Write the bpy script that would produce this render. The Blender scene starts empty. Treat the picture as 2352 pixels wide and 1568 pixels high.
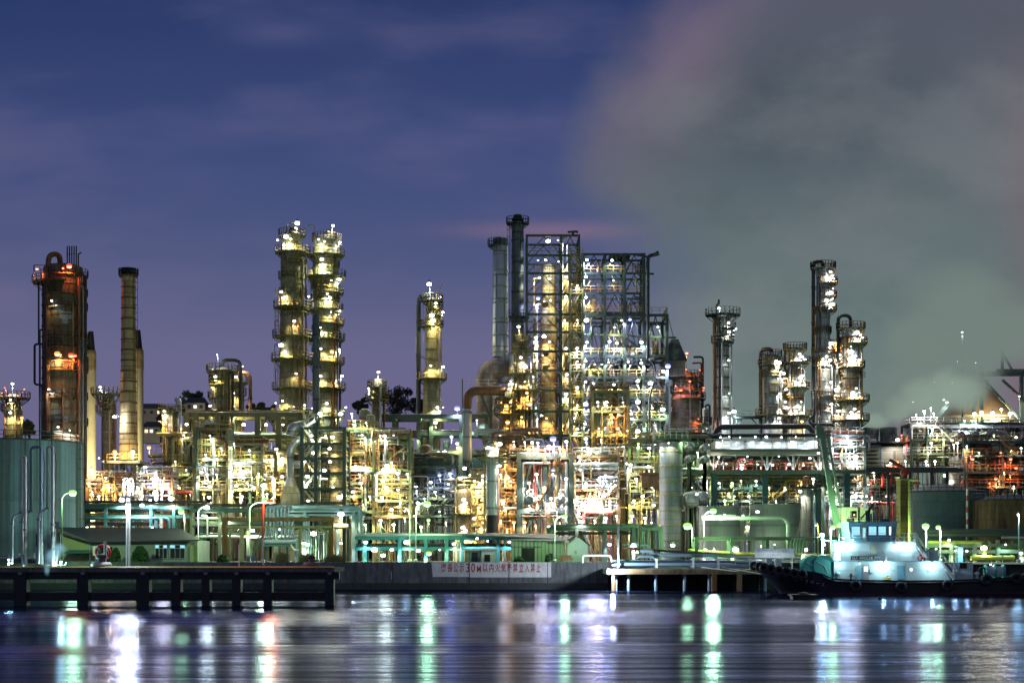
import bpy, math, random
from mathutils import Vector, Matrix, noise as mnoise

R = random.Random(11)
# photograph geometry: level camera over the harbour, focal length in photo units, eye height
F, H, VH, U0 = 3855.0, 4.25, 1280.0, 1176.0
GZ = 3.6                                   # level of the refinery ground above the water
SC = bpy.context.scene
COL = SC.collection


def X(u, D): return (u - U0) / F * D
def Z(v, D): return H + (VH - v) / F * D


# ------------------------------------------------------------------ materials
MATS = {}


def N(nt, typ, **kw):
    n = nt.nodes.new(typ)
    for k, val in kw.items():
        if k.startswith('i_'):
            n.inputs[k[2:].replace('_', ' ')].default_value = val
        else:
            setattr(n, k, val)
    return n


def mth(nt, op, a, b=None, c=None):
    n = nt.nodes.new('ShaderNodeMath')
    n.operation = op
    for i, q in enumerate((a, b, c)):
        if q is None: continue
        if isinstance(q, (int, float)): n.inputs[i].default_value = q
        else: nt.links.new(q, n.inputs[i])
    return n.outputs[0]


def mixc(nt, fac, a, b, mode='MIX'):
    n = nt.nodes.new('ShaderNodeMix')
    n.data_type = 'RGBA'
    n.blend_type = mode
    for sock, q in ((n.inputs[0], fac), (n.inputs[6], a), (n.inputs[7], b)):
        if isinstance(q, (int, float)): sock.default_value = q
        elif isinstance(q, tuple): sock.default_value = (*q[:3], 1)
        else: nt.links.new(q, sock)
    return n.outputs[2]


def ramp(nt, fac, stops):
    n = nt.nodes.new('ShaderNodeValToRGB')
    e = n.color_ramp.elements
    while len(e) < len(stops): e.new(0.5)
    for q, (p, c) in zip(e, stops):
        q.position = p
        q.color = (c, c, c, 1) if isinstance(c, (int, float)) else (*c, 1)
    nt.links.new(fac, n.inputs[0])
    return n.outputs[0]


def surf(name, base, rough=0.6, metal=0.0, rust=0.0, rustcol=(0.11, 0.05, 0.02), panels=None, nscale=0.5, streak=6.0,
         grime=0.5, corr=0.0, spec=0.4, bump=0.25, seams=0.75):
    """painted / clad / rusted surface. panels=(count around, panel height): seams of insulation cladding around the local axis"""
    m = bpy.data.materials.new(name)
    m.use_nodes = True
    nt = m.node_tree
    bs = nt.nodes['Principled BSDF']
    L = nt.links.new
    tc = N(nt, 'ShaderNodeTexCoord')
    oi = N(nt, 'ShaderNodeObjectInfo')
    w = mth(nt, 'MULTIPLY', oi.outputs['Random'], 57.0)
    mp = N(nt, 'ShaderNodeMapping')
    mp.inputs['Scale'].default_value = (1, 1, 1.0 / streak)
    L(tc.outputs['Object'], mp.inputs[0])
    n1 = N(nt, 'ShaderNodeTexNoise', noise_dimensions='4D', i_Scale=nscale * 2.2, i_Detail=6.0, i_Roughness=0.65)
    L(mp.outputs[0], n1.inputs['Vector']); L(w, n1.inputs['W'])
    n2 = N(nt, 'ShaderNodeTexNoise', noise_dimensions='4D', i_Scale=nscale * 0.7, i_Detail=5.0, i_Roughness=0.6)
    L(tc.outputs['Object'], n2.inputs['Vector']); L(w, n2.inputs['W'])
    dark = tuple(c * (1 - 0.55 * grime) for c in base)
    col = mixc(nt, ramp(nt, n2.outputs[0], [(0.3, 0.0), (0.65, 1.0)]), dark, base)
    seam = None
    if panels:
        sx = N(nt, 'ShaderNodeSeparateXYZ'); L(tc.outputs['Object'], sx.inputs[0])
        ang = mth(nt, 'ARCTAN2', sx.outputs[1], sx.outputs[0])
        cx = N(nt, 'ShaderNodeCombineXYZ')
        L(mth(nt, 'MULTIPLY', ang, panels[0] / (2 * math.pi)), cx.inputs[0])
        L(mth(nt, 'DIVIDE', sx.outputs[2], panels[1]), cx.inputs[1])
        bk = N(nt, 'ShaderNodeTexBrick', offset=0.5, i_Scale=1.0)
        bk.inputs['Mortar Size'].default_value = 0.035
        bk.inputs['Brick Width'].default_value = 1.0
        bk.inputs['Row Height'].default_value = 1.0
        bk.inputs['Color1'].default_value = (0.55, 0.55, 0.55, 1)
        bk.inputs['Color2'].default_value = (1, 1, 1, 1)
        bk.inputs['Mortar'].default_value = (0.22, 0.2, 0.18, 1)
        L(cx.outputs[0], bk.inputs['Vector'])
        col = mixc(nt, seams, col, bk.outputs['Color'], 'MULTIPLY')
        seam = bk.outputs['Fac']
    if rust > 0:
        lo = 0.78 - 0.42 * rust
        f = ramp(nt, n1.outputs[0], [(max(lo - 0.1, 0.0), 0.0), (min(lo + 0.12, 1.0), 1.0)])
        n3 = N(nt, 'ShaderNodeTexNoise', i_Scale=nscale * 7, i_Detail=3.0)
        L(tc.outputs['Object'], n3.inputs['Vector'])
        rc = mixc(nt, n3.outputs[0], tuple(c * 0.4 for c in rustcol), tuple(c * 1.7 for c in rustcol))
        col = mixc(nt, mth(nt, 'MULTIPLY', f, 0.9), col, rc)
        L(mth(nt, 'MULTIPLY', mth(nt, 'SUBTRACT', 1.0, f), metal), bs.inputs['Metallic'])
        L(mth(nt, 'MULTIPLY_ADD', f, 0.85 - rough, rough), bs.inputs['Roughness'])
    else:
        bs.inputs['Metallic'].default_value = metal
        L(mth(nt, 'MULTIPLY_ADD', n1.outputs[0], 0.3, max(rough - 0.15, 0.05)), bs.inputs['Roughness'])
    L(col, bs.inputs['Base Color'])
    bs.inputs['Specular IOR Level'].default_value = spec
    bp = N(nt, 'ShaderNodeBump', i_Strength=bump, i_Distance=0.06)
    hgt = n1.outputs[0]
    if seam is not None:
        hgt = mth(nt, 'SUBTRACT', hgt, seam)
    if corr > 0:
        sx = N(nt, 'ShaderNodeSeparateXYZ'); L(tc.outputs['Object'], sx.inputs[0])
        wv = mth(nt, 'SINE', mth(nt, 'MULTIPLY', mth(nt, 'ADD', sx.outputs[0], sx.outputs[1]), 2 * math.pi / corr))
        hgt = mth(nt, 'MULTIPLY_ADD', wv, 1.6, hgt)
    L(hgt, bp.inputs['Height'])
    L(bp.outputs[0], bs.inputs['Normal'])
    MATS[name] = m
    return m


S = surf
S('clad_olive', (0.36, 0.33, 0.20), 0.5, 0.1, 0.42, (0.13, 0.065, 0.02), (14, 1.6))
S('clad_cream', (0.48, 0.45, 0.31), 0.5, 0.1, 0.24, (0.17, 0.09, 0.03), (14, 2.0))
S('clad_rust', (0.25, 0.22, 0.13), 0.65, 0.0, 0.62, (0.10, 0.04, 0.015), (18, 1.4))
S('clad_silver', (0.50, 0.53, 0.54), 0.38, 0.55, 0.14, (0.15, 0.09, 0.05), (12, 2.0), grime=0.6)
S('clad_grey', (0.42, 0.43, 0.38), 0.5, 0.3, 0.28, (0.14, 0.08, 0.035), (14, 1.8))
S('clad_brown', (0.30, 0.24, 0.15), 0.55, 0.2, 0.5, (0.12, 0.055, 0.02), (12, 1.6))
S('stack_silver', (0.50, 0.55, 0.58), 0.4, 0.6, 0.12, (0.16, 0.13, 0.1), (3, 4.6), grime=0.5)
S('stack_dark', (0.15, 0.18, 0.19), 0.5, 0.3, 0.15, (0.08, 0.06, 0.05), (3, 6.0))
S('stack_amber', (0.56, 0.43, 0.21), 0.45, 0.2, 0.3, (0.16, 0.075, 0.02), (5, 2.3))
S('stack_cream', (0.50, 0.46, 0.34), 0.8, 0, 0.08)
S('soot', (0.035, 0.035, 0.035), 0.9, 0, 0.1)
S('silo', (0.27, 0.31, 0.31), 0.55, 0.2, 0.25, (0.16, 0.085, 0.03), (10, 2.4), streak=9, seams=0.45)
S('silo_red', (0.34, 0.30, 0.27), 0.6, 0.1, 0.5, (0.16, 0.05, 0.03), (16, 1.8))
S('tank_blue', (0.21, 0.33, 0.52), 0.55, 0.0, 0.62, (0.075, 0.075, 0.08), (20, 9.0), nscale=0.32, streak=60, seams=0.3)
S('tank_green', (0.14, 0.22, 0.20), 0.6, 0, 0.12, (0.1, 0.09, 0.06), (24, 2.6), seams=0.3)
S('tank_rust', (0.30, 0.20, 0.08), 0.75, 0, 0.62, (0.06, 0.03, 0.02), (24, 2.4), streak=9, seams=0.4)
S('tank_grey', (0.30, 0.32, 0.31), 0.55, 0.1, 0.24, (0.13, 0.11, 0.08), (40, 6.0), streak=20, seams=0.4)
S('roof_dark', (0.05, 0.065, 0.08), 0.7, 0, 0.15)
S('steel_green', (0.085, 0.125, 0.09), 0.6, 0, 0.3, (0.14, 0.08, 0.03))
S('steel_teal', (0.03, 0.15, 0.18), 0.55, 0, 0.2)
S('steel_dark', (0.06, 0.09, 0.09), 0.6, 0, 0.3, (0.09, 0.05, 0.02))
S('steel_olive', (0.26, 0.26, 0.13), 0.6, 0, 0.4, (0.13, 0.065, 0.02))
S('steel_grey', (0.32, 0.34, 0.34), 0.55, 0.1, 0.22)
S('steel_rust', (0.20, 0.12, 0.06), 0.7, 0, 0.6)
S('steel_white', (0.62, 0.64, 0.62), 0.5, 0, 0.2, (0.25, 0.14, 0.06))
S('rail_yellow', (0.55, 0.42, 0.14), 0.6, 0, 0.4, (0.2, 0.09, 0.03))
S('rail_white', (0.66, 0.64, 0.58), 0.6, 0, 0.32, (0.28, 0.13, 0.05))
S('rail_dark', (0.10, 0.12, 0.12), 0.6, 0, 0.3)
S('rail_orange', (0.50, 0.27, 0.10), 0.6, 0, 0.4, (0.22, 0.08, 0.03))
S('pipe_silver', (0.55, 0.57, 0.57), 0.35, 0.6, 0.12)
S('pipe_ochre', (0.42, 0.33, 0.15), 0.5, 0.1, 0.4, (0.17, 0.08, 0.03))
S('pipe_teal', (0.04, 0.13, 0.14), 0.5, 0, 0.15)
S('pipe_blue', (0.20, 0.32, 0.42), 0.5, 0.1, 0.15)
S('pipe_green', (0.07, 0.12, 0.09), 0.55, 0.0, 0.15)
S('pipe_rust', (0.26, 0.12, 0.06), 0.65, 0, 0.55)
S('pipe_dark', (0.05, 0.055, 0.06), 0.55, 0.1, 0.2)
S('pipe_white', (0.68, 0.70, 0.68), 0.45, 0, 0.14)
S('pipe_red', (0.45, 0.08, 0.06), 0.55, 0, 0.2)
S('pipe_yellow', (0.34, 0.30, 0.07), 0.55, 0, 0.15)
S('concrete', (0.19, 0.21, 0.22), 0.9, 0, 0.5, (0.055, 0.06, 0.06), nscale=0.9, streak=7, grime=0.9)
S('concrete_wet', (0.05, 0.06, 0.06), 0.45, 0, 0.35, (0.02, 0.025, 0.02), nscale=1.0)
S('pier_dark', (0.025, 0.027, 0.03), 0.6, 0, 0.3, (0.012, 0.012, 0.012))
S('paint_white', (0.80, 0.81, 0.80), 0.7, 0, 0.16, (0.22, 0.24, 0.24), nscale=1.6, streak=3)
S('letter_red', (0.46, 0.07, 0.09), 0.7, 0, 0.1, (0.5, 0.3, 0.3), nscale=2)
S('letter_violet', (0.25, 0.18, 0.42), 0.7)
S('board_white', (0.75, 0.74, 0.74), 0.5, 0, 0.05)
S('wall_cream', (0.42, 0.45, 0.24), 0.85, 0, 0.1)
S('wall_grey', (0.34, 0.36, 0.36), 0.85, 0, 0.12)
S('shed_green', (0.26, 0.33, 0.23), 0.6, 0, 0.1, corr=0.55, bump=0.8)
S('shed_grey', (0.40, 0.42, 0.40), 0.6, 0, 0.14, corr=0.6, bump=0.8)
S('roof_teal', (0.04, 0.10, 0.10), 0.6, 0, 0.15, corr=0.8, bump=0.5)
S('dark_void', (0.02, 0.02, 0.022), 0.8)
S('ground', (0.07, 0.075, 0.07), 0.95, 0, 0.3, nscale=0.2, streak=1)
S('hill_green', (0.02, 0.03, 0.02), 1.0, nscale=0.05, streak=1)
S('leaf', (0.035, 0.05, 0.03), 0.9, nscale=0.4, streak=1)
S('shrub_leaf', (0.05, 0.10, 0.035), 0.9, nscale=2, streak=1)
S('dry_grass', (0.22, 0.19, 0.09), 0.95, nscale=2, streak=1)
S('bark', (0.05, 0.04, 0.03), 0.95)
S('house_wall', (0.16, 0.16, 0.20), 0.9)
S('hull_black', (0.018, 0.02, 0.026), 0.35, 0, 0.2, (0.03, 0.02, 0.02), nscale=0.6)
S('hull_red', (0.12, 0.03, 0.03), 0.6, 0, 0.3)
S('tyre', (0.02, 0.02, 0.022), 0.5)
S('boat_white', (0.62, 0.72, 0.74), 0.4, 0, 0.2, (0.45, 0.42, 0.36), nscale=0.4)
S('boat_blue', (0.24, 0.52, 0.66), 0.45, 0, 0.1)
S('boat_green', (0.10, 0.50, 0.42), 0.45, 0, 0.15)
S('brick_yellow', (0.34, 0.27, 0.06), 0.8, 0, 0.15, panels=(4, 1.0))
S('monitor_red', (0.30, 0.03, 0.03), 0.5, 0, 0.15)
S('crane_green', (0.16, 0.29, 0.19), 0.5, 0, 0.15)
S('crane_cream', (0.58, 0.58, 0.40), 0.55, 0, 0.25, (0.35, 0.15, 0.04), streak=20)
S('ring_red', (0.55, 0.05, 0.05), 0.5)
S('cooling_wood', (0.16, 0.19, 0.21), 0.8, 0, 0.2, panels=(16, 2.2))
S('dome_brown', (0.24, 0.16, 0.09), 0.75, 0, 0.35, (0.14, 0.08, 0.04), streak=5)


def emit(name, col, strength):
    m = bpy.data.materials.new(name)
    m.use_nodes = True
    nt = m.node_tree
    nt.nodes.remove(nt.nodes['Principled BSDF'])
    e = N(nt, 'ShaderNodeEmission')
    tc = N(nt, 'ShaderNodeTexCoord')
    g = N(nt, 'ShaderNodeTexNoise', i_Scale=3.0)
    nt.links.new(tc.outputs['Object'], g.inputs['Vector'])
    nt.links.new(mth(nt, 'MULTIPLY_ADD', g.outputs[0], strength * 0.2, strength * 0.9), e.inputs['Strength'])
    e.inputs['Color'].default_value = (*col, 1)
    nt.links.new(e.outputs[0], nt.nodes['Material Output'].inputs[0])
    MATS[name] = m
    return m


m = bpy.data.materials.new('glass_dark'); m.use_nodes = True
b = m.node_tree.nodes['Principled BSDF']
b.inputs['Base Color'].default_value = (0.02, 0.03, 0.035, 1); b.inputs['Roughness'].default_value = 0.08
MATS['glass_dark'] = m
emit('window_glow', (0.35, 0.8, 1.0), 1.1)
emit('window_warm', (1.0, 0.75, 0.35), 2.0)
emit('window_white', (0.9, 0.95, 1.0), 1.5)

LAMPCOL = {'W': (1.0, 0.95, 0.78), 'C': (0.82, 0.92, 1.0), 'B': (0.5, 0.55, 1.0), 'Y': (1.0, 0.85, 0.40), 'G': (0.52, 1.0, 0.42),
           'A': (1.0, 0.62, 0.22), 'R': (1.0, 0.20, 0.06), 'T': (0.55, 1.0, 0.95), 'L': (0.86, 1.0, 0.60), 'K': (1.0, 0.84, 0.86), 'N': (0.58, 0.92, 1.0)}


# ------------------------------------------------------------------ mesh builder
def V(*a): return Vector(a)


class MB:
    def __init__(s):
        s.v, s.f, s.m, s.s = [], [], [], []

    def add(s, vs, fs, smooth=False, mi=0):
        b = len(s.v)
        s.v.extend(tuple(q) for q in vs)
        for f in fs:
            s.f.append(tuple(i + b for i in f)); s.m.append(mi); s.s.append(smooth)
        return s

    def box(s, c, size, rz=0.0, mi=0):
        hx, hy, hz = size[0] / 2, size[1] / 2, size[2] / 2
        ca, sa = math.cos(rz), math.sin(rz)
        vs = [(c[0] + x * ca - y * sa, c[1] + x * sa + y * ca, c[2] + z) for z in (-hz, hz) for x, y in ((-hx, -hy), (hx, -hy), (hx, hy), (-hx, hy))]
        return s.add(vs, [(3, 2, 1, 0), (4, 5, 6, 7), (0, 1, 5, 4), (1, 2, 6, 5), (2, 3, 7, 6), (3, 0, 4, 7)], mi=mi)

    def bx(s, a, b, mi=0):
        return s.box([(a[i] + b[i]) / 2 for i in range(3)], [abs(b[i] - a[i]) for i in range(3)], mi=mi)

    def bar(s, p, q, w, h=None, mi=0):
        p, q = Vector(p), Vector(q)
        d = q - p
        if d.length < 1e-6: return s
        d.normalize()
        up = V(0, 0, 1) if abs(d.z) < 0.95 else V(0, 1, 0)
        a = d.cross(up).normalized() * w / 2
        b = a.cross(d).normalized() * (h or w) / 2
        vs = [r + i * a + j * b for r in (p, q) for i, j in ((-1, -1), (1, -1), (1, 1), (-1, 1))]
        return s.add(vs, [(0, 1, 2, 3), (7, 6, 5, 4), (0, 4, 5, 1), (1, 5, 6, 2), (2, 6, 7, 3), (3, 7, 4, 0)], mi=mi)

    def ibeam(s, p, q, w, h, mi=0):
        p, q = Vector(p), Vector(q)
        up = V(0, 0, 1)
        s.bar(p + up * (h / 2 - 0.04), q + up * (h / 2 - 0.04), w, 0.08, mi)
        s.bar(p - up * (h / 2 - 0.04), q - up * (h / 2 - 0.04), w, 0.08, mi)
        return s.bar(p, q, w * 0.25, h - 0.17, mi)

    def tube(s, p, q, r, r2=None, n=8, caps=True, mi=0):
        p, q = Vector(p), Vector(q)
        r2 = r if r2 is None else r2
        d = (q - p)
        if d.length < 1e-6: return s
        a = d.orthogonal().normalized()
        b = d.cross(a).normalized()
        rg = range(n)
        cs = [(math.cos(2 * math.pi * i / n), math.sin(2 * math.pi * i / n)) for i in rg]
        A = [p + a * c * r + b * k * r for c, k in cs]
        B = [q + a * c * r2 + b * k * r2 for c, k in cs]
        s.add(A + B, [(i, (i + 1) % n, (i + 1) % n + n, i + n) for i in rg], True, mi)
        if caps:
            s.add(A, [tuple(reversed(rg))], False, mi)
            s.add(B, [tuple(rg)], False, mi)
        return s

    def path(s, pts, r, n=8, bend=None, mi=0, caps=True):
        pts = [Vector(p) for p in pts]
        bend = bend or r * 2.5
        out = [pts[0]]
        for i in range(1, len(pts) - 1):
            a, b, c = pts[i - 1], pts[i], pts[i + 1]
            l1, l2 = (a - b).length, (c - b).length
            k = min(bend, l1 * 0.49, l2 * 0.49)
            p0, p2 = b + (a - b).normalized() * k, b + (c - b).normalized() * k
            for j in range(6):
                t = j / 5
                out.append(p0 * (1 - t) ** 2 + b * 2 * t * (1 - t) + p2 * t * t)
        out.append(pts[-1])
        o2 = [out[0]]
        for p in out[1:]:
            if (p - o2[-1]).length > 1e-4: o2.append(p)
        out = o2
        if len(out) < 2: return s
        d0 = (out[1] - out[0]).normalized()
        a = d0.orthogonal().normalized()
        rings = []
        for i, p in enumerate(out):
            d = ((out[min(i + 1, len(out) - 1)] - out[max(i - 1, 0)])).normalized()
            a = (a - d * a.dot(d))
            a = a.normalized() if a.length > 1e-6 else d.orthogonal().normalized()
            b = d.cross(a)
            rr = r[i] if isinstance(r, list) else r
            rings.append([p + (a * math.cos(2 * math.pi * k / n) + b * math.sin(2 * math.pi * k / n)) * rr for k in range(n)])
        vs = [q for g in rings for q in g]
        fs = [(i * n + k, i * n + (k + 1) % n, (i + 1) * n + (k + 1) % n, (i + 1) * n + k) for i in range(len(rings) - 1) for k in range(n)]
        s.add(vs, fs, True, mi)
        if caps:
            s.add(rings[0], [tuple(reversed(range(n)))], False, mi)
            s.add(rings[-1], [tuple(range(n))], False, mi)
        return s

    def lathe(s, prof, n=24, c=(0, 0, 0), a0=0.0, a1=360.0, smooth=True, mi=0):
        full = abs(a1 - a0) >= 359.9
        m = n if full else n + 1
        for (r1, z1), (r2, z2) in zip(prof[:-1], prof[1:]):
            vs = []
            for r, z in ((r1, z1), (r2, z2)):
                for i in range(m):
                    t = math.radians(a0 + (a1 - a0) * i / n)
                    vs.append((c[0] + r * math.cos(t), c[1] + r * math.sin(t), c[2] + z))
            s.add(vs, [(i, (i + 1) % m, (i + 1) % m + m, i + m) for i in range(n)], smooth, mi)
        return s

    def dome(s, r, h, z, n=24, c=(0, 0, 0), mi=0, steps=6, top=True):
        pr = [(r * math.cos(math.pi / 2 * i / steps), z + (h if top else -h) * math.sin(math.pi / 2 * i / steps)) for i in range(steps + 1)]
        pr[-1] = (0.001, pr[-1][1])
        m = n
        vs = [(c[0] + q * math.cos(2 * math.pi * i / n), c[1] + q * math.sin(2 * math.pi * i / n), c[2] + zz) for q, zz in pr for i in range(n)]
        fs = [(k * n + i, k * n + (i + 1) % n, (k + 1) * n + (i + 1) % n, (k + 1) * n + i) for k in range(steps) for i in range(n)]
        return s.add(vs, fs, True, mi)

    def hdrum(s, c, L, r, n=16, axis='x', mi=0):
        """horizontal vessel with dished ends"""
        c = Vector(c)
        d = V(1, 0, 0) if axis == 'x' else V(0, 1, 0)
        pr = [(-L / 2 - r * 0.45, 0.02), (-L / 2 - r * 0.38, r * 0.5), (-L / 2 - r * 0.2, r * 0.85), (-L / 2, r), (L / 2, r), (L / 2 + r * 0.2, r * 0.85), (L / 2 + r * 0.38, r * 0.5), (L / 2 + r * 0.45, 0.02)]
        a = V(0, 0, 1); b = d.cross(a)
        rings = [[c + d * x + (a * math.cos(2 * math.pi * k / n) + b * math.sin(2 * math.pi * k / n)) * q for k in range(n)] for x, q in pr]
        s.add([q for g in rings for q in g], [(i * n + k, i * n + (k + 1) % n, (i + 1) * n + (k + 1) % n, (i + 1) * n + k) for i in range(len(pr) - 1) for k in range(n)], True, mi)
        return s

    def sphere(s, c, r, n=10, m=6, mi=0, sz=1.0):
        vs, fs = [], []
        for j in range(m + 1):
            t = math.pi * j / m
            for i in range(n):
                p = 2 * math.pi * i / n
                q = max(math.sin(t), 0.001)
                vs.append((c[0] + r * q * math.cos(p), c[1] + r * q * math.sin(p), c[2] - r * sz * math.cos(t)))
        fs = [(j * n + i, j * n + (i + 1) % n, (j + 1) * n + (i + 1) % n, (j + 1) * n + i) for j in range(m) for i in range(n)]
        return s.add(vs, fs, True, mi)

    def torus(s, c, RR, r, axis='y', n=20, k=8, mi=0):
        c = Vector(c)
        e = {'y': (V(1, 0, 0), V(0, 0, 1), V(0, 1, 0)), 'x': (V(0, 1, 0), V(0, 0, 1), V(1, 0, 0)), 'z': (V(1, 0, 0), V(0, 1, 0), V(0, 0, 1))}[axis]
        vs = []
        for i in range(n):
            t = 2 * math.pi * i / n
            rad = e[0] * math.cos(t) + e[1] * math.sin(t)
            for j in range(k):
                p = 2 * math.pi * j / k
                vs.append(c + rad * (RR + r * math.cos(p)) + e[2] * r * math.sin(p))
        return s.add(vs, [(i * k + j, ((i + 1) % n) * k + j, ((i + 1) % n) * k + (j + 1) % k, i * k + (j + 1) % k) for i in range(n) for j in range(k)], True, mi)

    def rail(s, pts, h=1.2, t=0.105, step=1.6, mids=2):
        pts = [Vector(p) for p in pts]
        for a, b in zip(pts[:-1], pts[1:]):
            L = (b - a).length
            n = max(1, int(round(L / step)))
            for i in range(n + 1):
                p = a + (b - a) * (i / n)
                s.bar(p, p + V(0, 0, h), t)
            for k in range(1, mids + 1):
                q = V(0, 0, h * k / mids)
                s.bar(a + q, b + q, t * 0.9)
        return s

    def ladder(s, p, q, w=0.5, t=0.07, cage=True, rung=0.5):
        """vertical ladder from p up to q facing -y or outward, with cage hoops"""
        p, q = Vector(p), Vector(q)
        out = V(p.x, p.y, 0)
        out = out.normalized() if out.length > 0.3 else V(0, -1, 0)
        side = V(-out.y, out.x, 0) * w / 2
        s.bar(p + side, q + side, t); s.bar(p - side, q - side, t)
        n = max(2, int((q.z - p.z) / rung))
        for i in range(1, n):
            c = p + (q - p) * (i / n)
            s.bar(c + side, c - side, t * 0.8)
        if cage and q.z - p.z > 3:
            m = max(2, int((q.z - p.z - 2) / 1.4))
            for k in range(-1, 2):
                o = out * (0.75 - 0.25 * abs(k)) + side * k * 1.3
                s.bar(p + o + V(0, 0, 2), q + o, t * 0.8)
            for i in range(m + 1):
                c = p + V(0, 0, 2) + (q - p - V(0, 0, 2)) * (i / m)
                ps = [c + side, c + out * 0.5 + side * 1.3, c + out * 0.75, c + out * 0.5 - side * 1.3, c - side]
                for a, b in zip(ps[:-1], ps[1:]): s.bar(a, b, t * 0.8)
        return s

    def stairs(s, p, q, w=0.9, rail=True):
        """straight flight between two points"""
        p, q = Vector(p), Vector(q)
        d = q - p
        fl = V(d.x, d.y, 0).normalized()
        sd = V(-fl.y, fl.x, 0) * w / 2
        for k in (-1, 1):
            s.bar(p + sd * k, q + sd * k, 0.08, 0.3)
            if rail:
                up = V(0, 0, 1.05)
                s.bar(p + sd * k + up, q + sd * k + up, 0.075)
                n = max(1, int(d.length / 1.6))
                for i in range(n + 1):
                    c = p + d * (i / n) + sd * k
                    s.bar(c, c + up, 0.07)
        n = max(2, int(abs(d.z) / 0.3))
        for i in range(1, n):
            c = p + d * (i / n)
            s.bar(c + sd, c - sd, 0.26, 0.05)
        return s

    def grate(s, x0, x1, y0, y1, z, t=0.12):
        return s.bx((x0, y0, z - t), (x1, y1, z))


def link(name, mb, mat, parent=None, data=None):
    if data is None:
        me = bpy.data.meshes.new(name)
        me.from_pydata(mb.v, [], mb.f)
        me.polygons.foreach_set('use_smooth', mb.s)
        for q in (mat if isinstance(mat, (list, tuple)) else [mat]):
            me.materials.append(MATS[q])
        if any(mb.m): me.polygons.foreach_set('material_index', mb.m)
        me.update()
    else:
        me = data
    o = bpy.data.objects.new(name, me)
    COL.objects.link(o)
    if parent is not None: o.parent = parent
    return o


LENS = {}
NLAMP = 0
LP = 1.25
LR = random.Random(99)


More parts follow.
